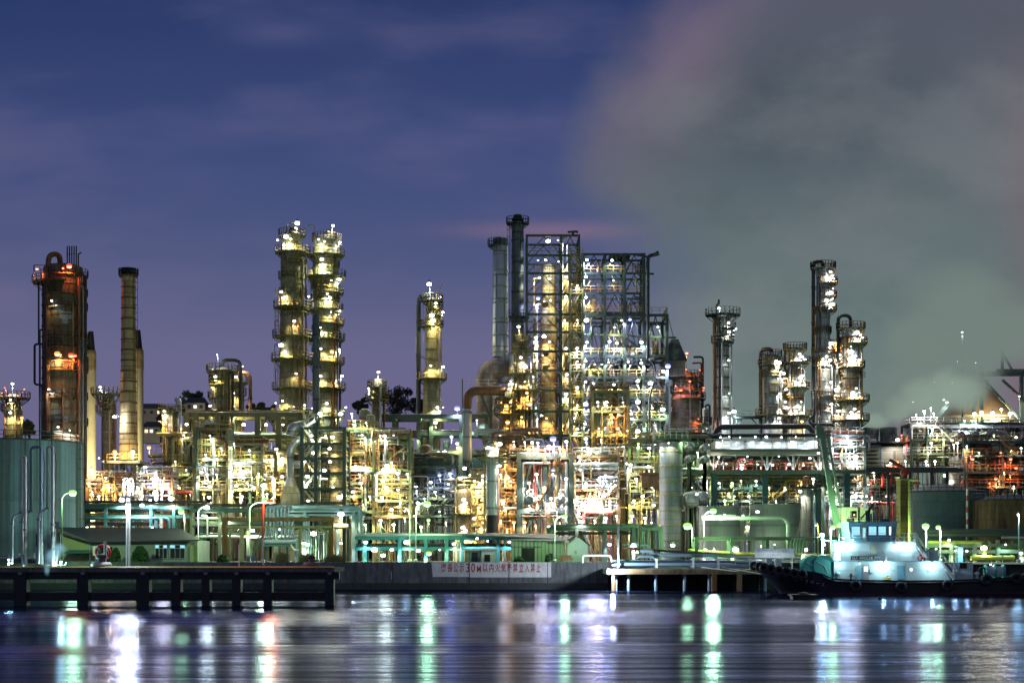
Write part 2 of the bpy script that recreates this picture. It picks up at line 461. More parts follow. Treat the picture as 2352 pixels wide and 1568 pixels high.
class T:
    """one thing: an Empty at its base that parents its parts; coordinates inside are metres from the base"""
    def __init__(s, name, label, cat, u, D, z=None, group=None, kind=None):
        z = GZ if z is None else z
        o = bpy.data.objects.new(name, None)
        o.empty_display_size = 0.5
        COL.objects.link(o)
        o.location = (X(u, D), D, z)
        o['label'] = label; o['category'] = cat
        if group: o['group'] = group
        o['kind'] = kind or 'thing'
        s.o, s.u, s.D, s.z, s.px = o, u, D, z, D / F

    def x(s, u, dd=0.0): return X(u, s.D + dd) - s.o.location.x
    def h(s, v, dd=0.0): return Z(v, s.D + dd) - s.z
    def p(s, u, v, dd=0.0): return V(s.x(u, dd), dd, s.h(v, dd))

    def part(s, name, mb, mat, parent=None, label=None):
        o = link(name, mb, mat, parent or s.o)
        if label: o['label'] = label
        return o

    def lamp(s, p, c='W', power=500.0, r=0.32, arm=None, parent=None, point=False):
        """floodlight: housing with a glowing lens; arm = point on the structure that carries it"""
        global NLAMP
        NLAMP += 1
        point = point or power >= 1800
        power = power * LR.choice((0.6, 0.85, 1.15, 1.6))
        if r < 0.4: r = r * (LR.choice((0.4, 0.6, 0.85)) if power < 560 else LR.choice((0.8, 1.05, 1.4)))
        key = (c, round(power, -1), round(r, 2), point)
        if key not in LENS:
            mn = 'glow_' + c
            if mn not in MATS:
                lc = LAMPCOL[c]
                k = 0.25 if c in 'WCYLKNT' else 0.9
                emit(mn, tuple(1 - k + k * q for q in lc), 14.0 if c in 'WCYLKNT' else 6.0)
                MATS[mn].cycles.emission_sampling = 'NONE'
            ld = bpy.data.lights.new('floodlight_beam', 'POINT' if point else 'SPOT')
            if not point: ld.spot_size, ld.spot_blend = math.radians(166), 0.35
            ld.energy = power * LP * (1.0 if point else 1.9)
            ld.color = LAMPCOL[c]
            ld.shadow_soft_size = 0.65 if (point and r > 0.38) else min(0.5, r * 0.8)
            mb = MB()
            t = (1 + 5 ** 0.5) / 2
            vs = [Vector(q).normalized() * r * V(1.12, 1.0, 0.8) for q in ((-1, t, 0), (1, t, 0), (-1, -t, 0), (1, -t, 0), (0, -1, t), (0, 1, t), (0, -1, -t), (0, 1, -t), (t, 0, -1), (t, 0, 1), (-t, 0, -1), (-t, 0, 1))]
            mb.add(vs, [(0, 11, 5), (0, 5, 1), (0, 1, 7), (0, 7, 10), (0, 10, 11), (1, 5, 9), (5, 11, 4), (11, 10, 2), (10, 7, 6), (7, 1, 8), (3, 9, 4), (3, 4, 2), (3, 2, 6), (3, 6, 8), (3, 8, 9), (4, 9, 5), (2, 4, 11), (6, 2, 10), (8, 6, 7), (9, 8, 1)], True)
            hood = MB().lathe([(0.02, r * 1.45), (r * 0.9, r * 1.25), (r * 1.25, r * 1.0)], n=10)
            hood.box((0, 0, r * 1.6), (r * 0.8, r * 0.8, r * 0.4))
            hm = 'steel_dark'
            if c in 'GRAB':                      # glowing ring added around coloured lamps to stand in for their halo
                hm = 'halo_' + c
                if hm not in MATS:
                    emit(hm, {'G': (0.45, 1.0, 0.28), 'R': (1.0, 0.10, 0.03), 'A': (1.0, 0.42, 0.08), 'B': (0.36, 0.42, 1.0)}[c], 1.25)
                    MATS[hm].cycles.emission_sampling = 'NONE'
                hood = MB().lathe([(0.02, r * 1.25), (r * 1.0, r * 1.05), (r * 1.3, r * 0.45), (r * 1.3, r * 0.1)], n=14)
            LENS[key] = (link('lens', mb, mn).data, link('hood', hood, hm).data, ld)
            for nm in LENS[key][:2]:
                for ob in [q for q in COL.objects if q.data == nm]: bpy.data.objects.remove(ob)
        if arm is not None:
            mb = MB().bar(V(*arm) - V(*p), (0, 0, r * 1.7), 0.09)
        else:
            mb = MB().bar((0, 0.25, r * 1.7), (0, 0, r * 1.7), 0.09)
        f = link('floodlight', mb, 'steel_grey', parent or s.o)
        f.location = p
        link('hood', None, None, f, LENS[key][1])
        link('lens', None, None, f, LENS[key][0])
        lo = bpy.data.objects.new('beam', LENS[key][2])
        COL.objects.link(lo)
        lo.parent = f
        lo.location = (0, -0.15, -r * 0.85 - LENS[key][2].shadow_soft_size - 0.02)
        return f


def ring_platform(t, z, r0, r1, a0, a1, railmat='rail_yellow', deckmat='steel_olive', c=(0, 0)):
    n = max(4, int(abs(a1 - a0) / 15))
    d = MB()
    d.lathe([(r0, z), (r1, z), (r1, z - 0.14), (r0, z - 0.14), (r0, z)], n=n, a0=a0, a1=a1, c=(c[0], c[1], 0), smooth=False)
    pts = []
    for i in range(n + 1):
        k = math.radians(a0 + (a1 - a0) * i / n)
        o = V(c[0] + math.cos(k) * r1, c[1] + math.sin(k) * r1, z)
        pts.append(o)
        if i % 2 == 0:
            i0 = V(c[0] + math.cos(k) * r0, c[1] + math.sin(k) * r0, z - 0.2 - (r1 - r0) * 0.8)
            d.bar(i0, o - V(0, 0, 0.15), 0.11)
            d.bar(V(i0.x, i0.y, z - 0.2), o - V(0, 0, 0.2), 0.1, 0.16)
    dk = t.part('platform', d, deckmat)
    if abs(a1 - a0) < 359:
        k0, k1 = math.radians(a0), math.radians(a1)
        pts = [V(c[0] + math.cos(k0) * r0, c[1] + math.sin(k0) * r0, z)] + pts + [V(c[0] + math.cos(k1) * r0, c[1] + math.sin(k1) * r0, z)]
    rl = MB()
    rl.rail(pts, step=1.4)
    t.part('handrail', rl, railmat, dk)
    return dk


def column(name, label, u, D, prof, plats=(), lamps=(), mat='clad_olive', cat='distillation column', railmat='rail_yellow', deckmat='steel_olive',
           riser=None, pipes=(), rings=24, group=None, dome=0.5, ladder=True, topmat=None, seed=0, n=28):
    """vertical vessel. prof: (v, half width) from the top down in photo units; plats: (v, reach left, reach right); lamps: (u, v, colour, power)"""
    rr = random.Random(seed * 7 + int(u))
    t = T(name, label, cat, u, D, group=group)
    px = t.px
    pr = [(hw * px, t.h(v)) for v, hw in prof]
    pr.append((pr[-1][0], -0.3))
    def rad(z):
        for (r1, z1), (r2, z2) in zip(pr[:-1], pr[1:]):
            if z2 <= z <= z1: return r1 + (r2 - r1) * (z1 - z) / max(z1 - z2, 1e-6)
        return pr[0][0] if z > pr[0][1] else pr[-1][0]
    sh = MB().lathe(list(reversed(pr)), n=n)
    if dome: sh.dome(pr[0][0], pr[0][0] * dome, pr[0][1], n=n)
    else: sh.lathe([(pr[0][0], pr[0][1]), (pr[0][0] * 0.93, pr[0][1]), (pr[0][0] * 0.93, pr[0][1] - 1.2), (0.01, pr[0][1] - 1.2)], n=n, smooth=False)
    shell = t.part('shell', sh, mat)
    if rings:
        z = pr[0][1] - rings * px * 0.6
        while z > 2:
            r = rad(z)
            t.part('stiffener_ring', MB().lathe([(r + 0.01, z - 0.16), (r + 0.11, z - 0.13), (r + 0.11, z + 0.13), (r + 0.01, z + 0.16)], n=n), deckmat if mat not in ('stack_silver', 'stack_dark', 'stack_amber') else 'steel_dark')
            z -= rings * px
    lastz, lasta = None, None
    for i, (v, l, r_) in enumerate(plats):
        z = t.h(v)
        r = rad(z)
        if l > 0 and r_ > 0: a0, a1 = -180, 180
        elif l > 0: a0, a1 = 115, 290
        else: a0, a1 = -110, 65
        ring_platform(t, z, r + 0.03, r + max(l, r_) * px, a0, a1, railmat, deckmat)
        if ladder and lastz is not None and lastz - z < 16:
            a = math.radians(rr.choice((-20, -60, -120, -160)) if a1 - a0 > 300 else (-150 if l > 0 else -30))
            q = rad(z) + 0.35
            t.part('ladder', MB().ladder((q * math.cos(a), q * math.sin(a), z), (q * math.cos(a), q * math.sin(a), lastz + 1)), railmat)
        lastz = z
    for spec in pipes:          # (angle, v0, v1, radius px, material)
        a = math.radians(spec[0]); q = spec[3] * px
        zt, zb = t.h(spec[1]), (t.h(spec[2]) if spec[2] else 0)
        rt, rb = rad(zt) + q + 0.25, max(rad(zt), rad(zb)) + q + 0.25
        t.part('pipe', MB().path([(rt * 0.55 * math.cos(a), rt * 0.55 * math.sin(a), zt), (rb * math.cos(a), rb * math.sin(a), zt), (rb * math.cos(a), rb * math.sin(a), zb)], q, 8), spec[4])
    if riser:                   # (u, crest v, bottom v, radius px, material): overhead vapour line arching from the dome down the side
        ru, rv, rb, rq, rm = riser
        xx, q = t.x(ru), rq * px
        top = pr[0][1] + pr[0][0] * dome
        zc = t.h(rv) - q
        mb = MB().path([(0, 0, top - 0.5), (0, 0, zc), (xx, 0, zc), (xx, 0, t.h(rb) if rb else 0)], q, 12, bend=min(abs(xx) * 0.49, q * 4))
        t.part('vapour_line', mb, rm)
        br = MB()
        zz = zc - 5
        while zz > (t.h(rb) if rb else 3):
            br.bar((xx, 0, zz), (rad(zz) * (1 if xx > 0 else -1), 0, zz - 0.6), 0.14)
            br.lathe([(q + .02, zz - .12), (q + .12, zz - .1), (q + .12, zz + .1), (q + .02, zz + .12)], n=10, c=(xx, 0, 0))
            zz -= 7
        t.part('pipe_bracket', br, 'steel_dark')
    for lm in lamps:
        lu, lv, lc, lw = lm[:4]
        z, dx = t.h(lv), t.x(lu)
        r = rad(z)
        if abs(dx) > r * 0.98: y = -0.6
        else: y = -math.sqrt(max(r * r - dx * dx, 0)) - 1.15
        nrm = V(dx, y, 0).normalized()
        sw = nrm * min(r, abs(V(dx, y, 0).length)) 
        t.lamp((dx, y, z), lc, lw, arm=(sw.x, sw.y, z - 0.2 if z < pr[0][1] else pr[0][1]))
    return t, rad


def lin(r, g, b):
    return tuple(((c / 255) / 12.92 if c <= 10 else ((c / 255 + 0.055) / 1.055) ** 2.4) for c in (r, g, b))


# ------------------------------------------------------------------ camera, render settings
cam = bpy.data.cameras.new('camera')
cam.sensor_width = 36.0
cam.lens = 36.0 * F / 2352.0
cam.shift_y = (VH - 784.0) / 2352.0
cam.clip_start = 1.0
cam.clip_end = 12000.0
co = bpy.data.objects.new('camera', cam)
COL.objects.link(co)
co.location = (0, 0, H)
co.rotation_euler = (math.radians(90), 0, 0)
SC.camera = co
SC.view_settings.view_transform = 'Standard'
SC.view_settings.look = 'None'
SC.view_settings.exposure = 0.0
SC.render.engine = 'CYCLES'
cy = SC.cycles
cy.max_bounces = 3; cy.diffuse_bounces = 1; cy.glossy_bounces = 2; cy.transparent_max_bounces = 6; cy.transmission_bounces = 1; cy.volume_bounces = 0
cy.sample_clamp_indirect = 2.0
cy.sample_clamp_direct = 0.0
cy.caustics_reflective = False; cy.caustics_refractive = False
cy.use_denoising = True
try: cy.denoiser = 'OPENIMAGEDENOISE'
except Exception: pass
cy.use_light_tree = True
cy.use_adaptive_sampling = True
cy.adaptive_threshold = 0.008
cy.adaptive_min_samples = 24

# ------------------------------------------------------------------ dusk sky with a lit bank of steam cloud
W = bpy.data.worlds.new('World')
SC.world = W
W.use_nodes = True
nt = W.node_tree
L = nt.links.new
bg = nt.nodes['Background']
tc = N(nt, 'ShaderNodeTexCoord')
sx = N(nt, 'ShaderNodeSeparateXYZ'); L(tc.outputs['Generated'], sx.inputs[0])
ysafe = mth(nt, 'MAXIMUM', mth(nt, 'ABSOLUTE', sx.outputs[1]), 0.12)
az = mth(nt, 'DIVIDE', sx.outputs[0], ysafe)                # tangent of the bearing
el = mth(nt, 'DIVIDE', sx.outputs[2], ysafe)                # tangent of the elevation
cv = N(nt, 'ShaderNodeCombineXYZ'); L(az, cv.inputs[0]); L(el, cv.inputs[1])


def tex(scale, sx_, sy_, detail=4.0, rough=0.55, off=0.0):
    mp = N(nt, 'ShaderNodeMapping'); mp.inputs['Scale'].default_value = (sx_, sy_, 1); mp.inputs['Location'].default_value = (off, off * 0.7, 0)
    L(cv.outputs[0], mp.inputs[0])
    n = N(nt, 'ShaderNodeTexNoise', i_Scale=scale, i_Detail=detail, i_Roughness=rough)
    L(mp.outputs[0], n.inputs['Vector'])
    return n.outputs[0]


def curve(x, pts):
    """piecewise smooth lookup; both axes in 0..1"""
    n = N(nt, 'ShaderNodeFloatCurve')
    c = n.mapping.curves[0]
    for i, p in enumerate(pts):
        if i < 2: c.points[i].location = p
        else: c.points.new(*p)
    n.mapping.update()
    L(x, n.inputs['Value'])
    return n.outputs[0]


def cl(x):
    n = N(nt, 'ShaderNodeClamp'); nt.links.new(x, n.inputs[0]); return n.outputs[0]


def sstep(x, a, b):
    n = N(nt, 'ShaderNodeMapRange', interpolation_type='SMOOTHSTEP')
    n.inputs[1].default_value = a; n.inputs[2].default_value = b
    L(x, n.inputs[0]); return n.outputs[0]


def gauss(au, av, su, sv):
    """soft patch around a bearing/elevation (given in photo units) of half widths su, sv"""
    dx = mth(nt, 'DIVIDE', mth(nt, 'SUBTRACT', az, (au - U0) / F), su / F)
    dy = mth(nt, 'DIVIDE', mth(nt, 'SUBTRACT', el, (VH - av) / F), sv / F)
    r2 = mth(nt, 'ADD', mth(nt, 'MULTIPLY', dx, dx), mth(nt, 'MULTIPLY', dy, dy))
    return mth(nt, 'POWER', 2.718, mth(nt, 'MULTIPLY', r2, -1.0))


eln = mth(nt, 'DIVIDE', el, VH / F)                         # 0 at the horizon, 1 at the top of the view
sky = ramp(nt, cl(eln), [(0.0, lin(102, 97, 124)), (0.2, lin(109, 104, 140)), (0.375, lin(105, 104, 140)), (0.53, lin(78, 88, 129)), (0.75, lin(60, 74, 122)), (1.0, lin(40, 57, 105))])
soft = tex(5.0, 1.0, 3.0, 5.0, 0.5)
sky = mixc(nt, mth(nt, 'MULTIPLY', sstep(soft, 0.42, 0.72), 0.42), sky, lin(106, 103, 138))
sky = mixc(nt, mth(nt, 'MULTIPLY', gauss(1270, 530, 210, 20), 0.85), sky, lin(122, 104, 132))
sky = mixc(nt, mth(nt, 'MULTIPLY', gauss(640, 75, 110, 30), 0.35), sky, lin(100, 100, 140))
sky = mixc(nt, mth(nt, 'MULTIPLY', gauss(20, 690, 60, 40), 0.4), sky, lin(118, 106, 142))
# bank of steam drifting from the cooling tower across the right half of the sky: edge bearing as a curve of elevation
edge = curve(cl(eln), [(0.0, 0.70), (0.25, 0.60), (0.40, 0.60), (0.52, 0.60), (0.60, 0.585), (0.68, 0.55), (0.77, 0.545), (0.86, 0.575), (0.93, 0.60), (1.0, 0.64)])
wob = mth(nt, 'MULTIPLY', mth(nt, 'SUBTRACT', tex(11.0, 1.0, 1.0, 5.0, 0.55, 3.1), 0.5), 0.13)
pos = mth(nt, 'ADD', mth(nt, 'MULTIPLY_ADD', az, F / 2352.0, 0.5), wob)
d = mth(nt, 'SUBTRACT', pos, edge)
mask = mixc(nt, sstep(eln, 0.52, 0.68), sstep(d, -0.035, 0.12), sstep(d, -0.02, 0.085))
rim = mth(nt, 'MULTIPLY', mth(nt, 'POWER', 2.718, mth(nt, 'MULTIPLY', mth(nt, 'POWER', mth(nt, 'DIVIDE', mth(nt, 'SUBTRACT', d, 0.05), 0.05), 2.0), -1.0)), sstep(eln, 0.55, 0.75))
inner = tex(7.0, 1.0, 1.6, 5.0, 0.55, 7.7)
cloud = ramp(nt, cl(eln), [(0.0, lin(116, 130, 126)), (0.25, lin(112, 130, 126)), (0.45, lin(104, 120, 120)), (0.65, lin(94, 107, 113)), (0.85, lin(90, 97, 108)), (1.0, lin(86, 90, 106))])
cloud = mixc(nt, mth(nt, 'MULTIPLY', gauss(1850, 250, 330, 150), 0.8), cloud, lin(62, 75, 88))
cloud = mixc(nt, mth(nt, 'MULTIPLY', gauss(1560, 110, 120, 130), 0.7), cloud, lin(116, 104, 122))
cloud = mixc(nt, mth(nt, 'MULTIPLY', gauss(2390, 400, 90, 300), 0.5), cloud, lin(126, 100, 106))
cloud = mixc(nt, mth(nt, 'MULTIPLY', sstep(inner, 0.45, 0.68), 0.32), cloud, lin(132, 134, 138))
cloud = mixc(nt, mth(nt, 'MULTIPLY', sstep(tex(12.0, 1.0, 1.3, 6.0, 0.6, 2.3), 0.48, 0.72), 0.28), cloud, lin(72, 82, 92))
cloud = mixc(nt, mth(nt, 'MULTIPLY', gauss(2380, 900, 90, 100), 0.85), cloud, lin(124, 92, 118))
cloud = mixc(nt, mth(nt, 'MULTIPLY', gauss(2090, 985, 60, 60), 0.6), cloud, lin(112, 84, 112))
cloud = mixc(nt, mth(nt, 'MULTIPLY', rim, 0.5), cloud, lin(112, 98, 124))
col = mixc(nt, mask, sky, cloud)
nis = N(nt, 'ShaderNodeTexSky', sky_type='NISHITA', sun_disc=False)
nis.sun_elevation = math.radians(-3.0)
nis.sun_rotation = math.radians(200.0)
add = N(nt, 'ShaderNodeVectorMath', operation='MULTIPLY_ADD')
L(nis.outputs[0], add.inputs[0]); add.inputs[1].default_value = (0.02, 0.02, 0.02); L(col, add.inputs[2])
L(add.outputs[0], bg.inputs[0])
bg.inputs[1].default_value = 1.0

sun = bpy.data.lights.new('dusk_sun', 'SUN')
sun.energy = 0.06
sun.angle = math.radians(10)
sun.color = (0.75, 0.8, 1.0)
so = bpy.data.objects.new('dusk_sun', sun)
COL.objects.link(so)
so.rotation_euler = (math.radians(62), 0, math.radians(-25))


# ------------------------------------------------------------------ setting: water, ground, hills
def tag(o, label=None, cat=None, group=None, kind=None):
    if label: o['label'] = label
    if cat: o['category'] = cat
    if group: o['group'] = group
    if kind: o['kind'] = kind
    return o


m = bpy.data.materials.new('harbour_water')
m.use_nodes = True
nt = m.node_tree
L = nt.links.new
bs = nt.nodes['Principled BSDF']
bs.inputs['Base Color'].default_value = (0.006, 0.010, 0.018, 1)
bs.inputs['IOR'].default_value = 1.33
tc = N(nt, 'ShaderNodeTexCoord')


def wtex(sx_, sy_, detail=3.0, off=0.0, scale=1.0):
    mp = N(nt, 'ShaderNodeMapping'); mp.inputs['Scale'].default_value = (sx_, sy_, 1); mp.inputs['Location'].default_value = (off, off, 0)
    L(tc.outputs['Object'], mp.inputs[0])
    n = N(nt, 'ShaderNodeTexNoise', i_Scale=scale, i_Detail=detail, i_Roughness=0.5)
    L(mp.outputs[0], n.inputs['Vector'])
    return n.outputs[0]


# long exposure water: calm lanes mirror the plant, ruffled lanes show wave faces that turn to the upper sky
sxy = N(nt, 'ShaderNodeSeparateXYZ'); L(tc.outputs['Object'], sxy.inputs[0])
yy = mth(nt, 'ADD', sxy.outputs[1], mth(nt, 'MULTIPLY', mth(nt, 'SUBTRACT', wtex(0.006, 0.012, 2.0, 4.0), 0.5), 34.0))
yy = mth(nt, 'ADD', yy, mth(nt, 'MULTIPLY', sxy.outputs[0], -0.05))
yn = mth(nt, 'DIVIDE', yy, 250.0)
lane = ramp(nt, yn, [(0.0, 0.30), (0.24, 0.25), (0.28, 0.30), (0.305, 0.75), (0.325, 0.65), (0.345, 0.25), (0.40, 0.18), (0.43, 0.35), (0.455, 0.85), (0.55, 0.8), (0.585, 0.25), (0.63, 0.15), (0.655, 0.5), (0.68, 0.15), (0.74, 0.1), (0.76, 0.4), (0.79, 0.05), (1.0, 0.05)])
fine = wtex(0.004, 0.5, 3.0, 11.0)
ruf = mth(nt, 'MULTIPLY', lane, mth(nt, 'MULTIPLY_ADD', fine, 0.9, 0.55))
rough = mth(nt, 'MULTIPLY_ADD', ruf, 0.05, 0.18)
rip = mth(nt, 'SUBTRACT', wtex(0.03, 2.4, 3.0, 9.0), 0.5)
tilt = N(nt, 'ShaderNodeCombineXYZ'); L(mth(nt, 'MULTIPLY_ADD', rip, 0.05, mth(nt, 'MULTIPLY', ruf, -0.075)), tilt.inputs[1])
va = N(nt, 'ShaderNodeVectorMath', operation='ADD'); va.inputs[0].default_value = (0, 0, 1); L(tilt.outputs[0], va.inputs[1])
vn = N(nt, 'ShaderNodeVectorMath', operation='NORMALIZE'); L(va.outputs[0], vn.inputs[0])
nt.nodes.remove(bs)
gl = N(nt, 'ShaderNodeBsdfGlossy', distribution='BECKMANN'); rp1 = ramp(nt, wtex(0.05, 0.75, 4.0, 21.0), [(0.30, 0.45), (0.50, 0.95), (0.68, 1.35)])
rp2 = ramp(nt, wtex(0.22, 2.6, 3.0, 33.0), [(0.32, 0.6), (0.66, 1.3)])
L(mixc(nt, 1.0, mixc(nt, 1.0, mixc(nt, cl(ruf), (0.19, 0.22, 0.38), (0.44, 0.47, 0.70)), rp1, 'MULTIPLY'), rp2, 'MULTIPLY'), gl.inputs['Color'])  # light and dark of lanes and ripples put into the reflection colour
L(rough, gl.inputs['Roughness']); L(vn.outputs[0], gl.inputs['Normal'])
df = N(nt, 'ShaderNodeBsdfDiffuse'); df.inputs['Color'].default_value = (0.03, 0.04, 0.09, 1)
mx = N(nt, 'ShaderNodeMixShader'); mx.inputs[0].default_value = 0.2
L(gl.outputs[0], mx.inputs[1]); L(df.outputs[0], mx.inputs[2])
L(mx.outputs[0], nt.nodes['Material Output'].inputs[0])
MATS['water'] = m
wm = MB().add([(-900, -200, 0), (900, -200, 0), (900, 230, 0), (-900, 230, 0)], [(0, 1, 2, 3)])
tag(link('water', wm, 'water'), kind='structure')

gm = MB()
gy = [224.6, 300, 420, 620, 900, 1500, 3000, 6000]
for a, b in zip(gy[:-1], gy[1:]):
    gm.add([(-4000, a, GZ), (4000, a, GZ), (4000, b, GZ), (-4000, b, GZ)], [(0, 1, 2, 3)])
tag(link('ground', gm, 'ground'), kind='structure')

hm = MB()
hp = []
nx, ny = 60, 8
for j in range(ny + 1):
    for i in range(nx + 1):
        x = -420 + 800 * i / nx
        y = 760 + 40 * j
        uu = U0 + x * F / y
        base = 42 * math.exp(-((uu - 300) / 420) ** 2) + 46 * math.exp(-((uu - 800) / 330) ** 2) + 20 * math.exp(-((uu + 60) / 200) ** 2)
        prof = math.sin(math.pi * min(1, 0.08 + j / ny))
        hp.append((x, y, GZ - 1 + base * prof + 5 * mnoise.noise(V(x * 0.02, y * 0.02, 0)) * prof))
hm.add(hp, [(j * (nx + 1) + i, j * (nx + 1) + i + 1, (j + 1) * (nx + 1) + i + 1, (j + 1) * (nx + 1) + i) for j in range(ny) for i in range(nx)], True)
tag(link('hills', hm, 'hill_green'), kind='structure')


def tree(label, u, vtop, vbase, hw, D, seed, name='broadleaf_tree', n=2200):
    rr = random.Random(seed)
    t = T(name, label, 'tree', u, D, Z(vbase, D), group='trees on the hill behind the plant')
    px = D / F
    hh = (vbase - vtop) * px
    w = hw * px
    tk = MB().path([(0, 0, -4), (0.4, 0, hh * 0.25), (-0.2, 0, hh * 0.6)], [0.7] * 2 + [0.5] * 6 + [0.3] * 2 if False else 0.5, 7)
    lobes = []
    for i in range(13):
        a = rr.uniform(0, 2 * math.pi); q = math.sqrt(rr.random())
        lz = rr.uniform(0.3, 0.86)
        lobes.append((V(math.cos(a) * q * w * 0.72, math.sin(a) * q * w * 0.6, hh * lz), w * rr.uniform(0.26, 0.42) * (1.15 - lz * 0.5)))
    for c, r in lobes[:7]:
        tk.path([(0, 0, hh * 0.18), (c.x * 0.4, c.y * 0.4, c.z * 0.6), tuple(c)], 0.22, 5)
    t.part('trunk', tk, 'bark')
    cr = MB()
    for i in range(n):
        c, r = rr.choice(lobes)
        d = V(rr.gauss(0, 1), rr.gauss(0, 1), rr.gauss(0, 0.75)).normalized() * r * (rr.random() ** 0.4)
        p = c + d
        s_ = rr.uniform(0.25, 0.6)
        a = V(rr.gauss(0, 1), rr.gauss(0, 1), rr.gauss(0, 1)).normalized() * s_
        b = a.orthogonal().normalized() * s_ * 0.7
        cr.add([p - a, p - b, p + a, p + b], [(0, 1, 2, 3)])
    t.part('crown', cr, 'leaf')


tree('broad dark tree crown rising above the roofs, left of the low olive towers', 436, 890, 985, 40, 720, 1, n=3000)
tree('dark tree just left of the pair of tall lit towers', 590, 915, 975, 26, 730, 2)
tree('low tree half behind the left tall tower, beside another dark tree', 628, 925, 980, 22, 750, 3)
tree('dark tree close to the right tall tower, right of its base', 826, 905, 975, 24, 730, 4)
tree('large dark spreading tree between the small lit tower and the slim side pipe tower', 912, 882, 975, 50, 760, 5, n=3000)
tree('small dark tree behind the slim tower, right of the large spreading tree', 958, 905, 970, 20, 770, 6)
tree('small dark tree at the far left edge, behind the little lamp crowned tower', 66, 960, 1010, 22, 720, 7, n=1200)


def house(label, u, vb, w, h, D, lit, seed):
    rr = random.Random(seed)
    t = T('house', label, 'house', u, D, Z(vb, D), group='houses on the hill')
    t.part('wall', MB().box((0, 0, h / 2 - 1.5), (w, 7, h + 3)), 'house_wall')
    t.part('roof', MB().add([(-w * .56, -4.2, h), (w * .56, -4.2, h), (w * .56, 4.2, h), (-w * .56, 4.2, h), (-w * .4, 0, h + 2.6), (w * .4, 0, h + 2.6)],
                            [(0, 1, 5, 4), (2, 3, 4, 5), (1, 2, 5), (3, 0, 4), (3, 2, 1, 0)]), 'roof_dark')
    for i in range(3):
        x = (-0.3 + 0.3 * i) * w
        fr = t.part('window', MB().box((x, -3.55, h * 0.55), (1.5, 0.12, 1.5)), 'rail_dark')
        t.part('pane', MB().box((x, -3.63, h * 0.55), (1.3, 0.06, 1.3)), rr.choice(['window_warm', 'window_white']) if rr.random() < lit else 'glass_dark', fr)


house('small house with lit windows, lowest on the dark hillside beside the banded chimney', 352, 1002, 7, 3.6, 700, 0.7, 1)
house('house with a long ridge at the top of the dark hillside by the banded chimney', 352, 958, 11, 3.6, 760, 0.3, 2)
house('house with warm windows in the middle of the dark hillside, near the orange street lamp', 382, 982, 7, 3.6, 720, 0.6, 3)
house('small dim house on the hill below the broad dark tree crown', 452, 946, 8, 3.4, 690, 0.2, 4)


# ------------------------------------------------------------------ steam: soft puffs of vapour, densest at the heart
def steam_mat(name, density, col, nscale):
    m = bpy.data.materials.new(name)
    m.use_nodes = True
    nt = m.node_tree
    nt.nodes.remove(nt.nodes['Principled BSDF'])
    L = nt.links.new
    tc = N(nt, 'ShaderNodeTexCoord')
    ln = N(nt, 'ShaderNodeVectorMath', operation='LENGTH'); L(tc.outputs['Object'], ln.inputs[0])
    nz = N(nt, 'ShaderNodeTexNoise', i_Scale=nscale, i_Detail=3.0)
    oi = N(nt, 'ShaderNodeObjectInfo')
    mp = N(nt, 'ShaderNodeVectorMath', operation='ADD'); L(tc.outputs['Object'], mp.inputs[0])
    cb = N(nt, 'ShaderNodeCombineXYZ'); L(mth(nt, 'MULTIPLY', oi.outputs['Random'], 40.0), cb.inputs[0]); L(cb.outputs[0], mp.inputs[1])
    L(mp.outputs[0], nz.inputs['Vector'])
    r = mth(nt, 'ADD', ln.outputs['Value'], mth(nt, 'MULTIPLY', mth(nt, 'SUBTRACT', nz.outputs[0], 0.5), 0.9))
    mr = N(nt, 'ShaderNodeMapRange', interpolation_type='SMOOTHSTEP')
    for i, q in ((1, 1.0), (2, 0.15), (3, 0.0), (4, 1.0)): mr.inputs[i].default_value = q
    L(r, mr.inputs[0])
    edge_ = mth(nt, 'MULTIPLY', mr.outputs[0], mth(nt, 'SUBTRACT', 1.0, mth(nt, 'POWER', ln.outputs['Value'], 4.0)))
    dn = mth(nt, 'MULTIPLY', mth(nt, 'MAXIMUM', edge_, 0.0), density)
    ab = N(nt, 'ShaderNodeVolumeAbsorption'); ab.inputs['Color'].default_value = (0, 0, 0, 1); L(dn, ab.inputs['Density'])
    em = N(nt, 'ShaderNodeEmission'); em.inputs['Color'].default_value = (*col, 1); L(dn, em.inputs['Strength'])  # lit look of the steam is put in as emission, no lamp light scatters
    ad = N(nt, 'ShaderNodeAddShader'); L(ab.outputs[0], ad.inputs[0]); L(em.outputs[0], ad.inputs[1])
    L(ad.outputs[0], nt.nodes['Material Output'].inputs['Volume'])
    MATS[name] = m


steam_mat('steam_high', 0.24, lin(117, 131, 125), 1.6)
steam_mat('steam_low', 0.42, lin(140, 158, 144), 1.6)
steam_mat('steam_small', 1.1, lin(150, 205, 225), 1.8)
cy.volume_max_steps = 96
cy.volume_step_rate = 1.0


def puffs(t, lst, mat):
    for (u, v, dd, ru, rv, ry) in lst:
        o = t.part('puff', MB().sphere((0, 0, 0), 1.0, 20, 12), mat)
        o.location = t.p(u, v, dd)
        o.scale = (ru * t.px, ry, rv * t.px)


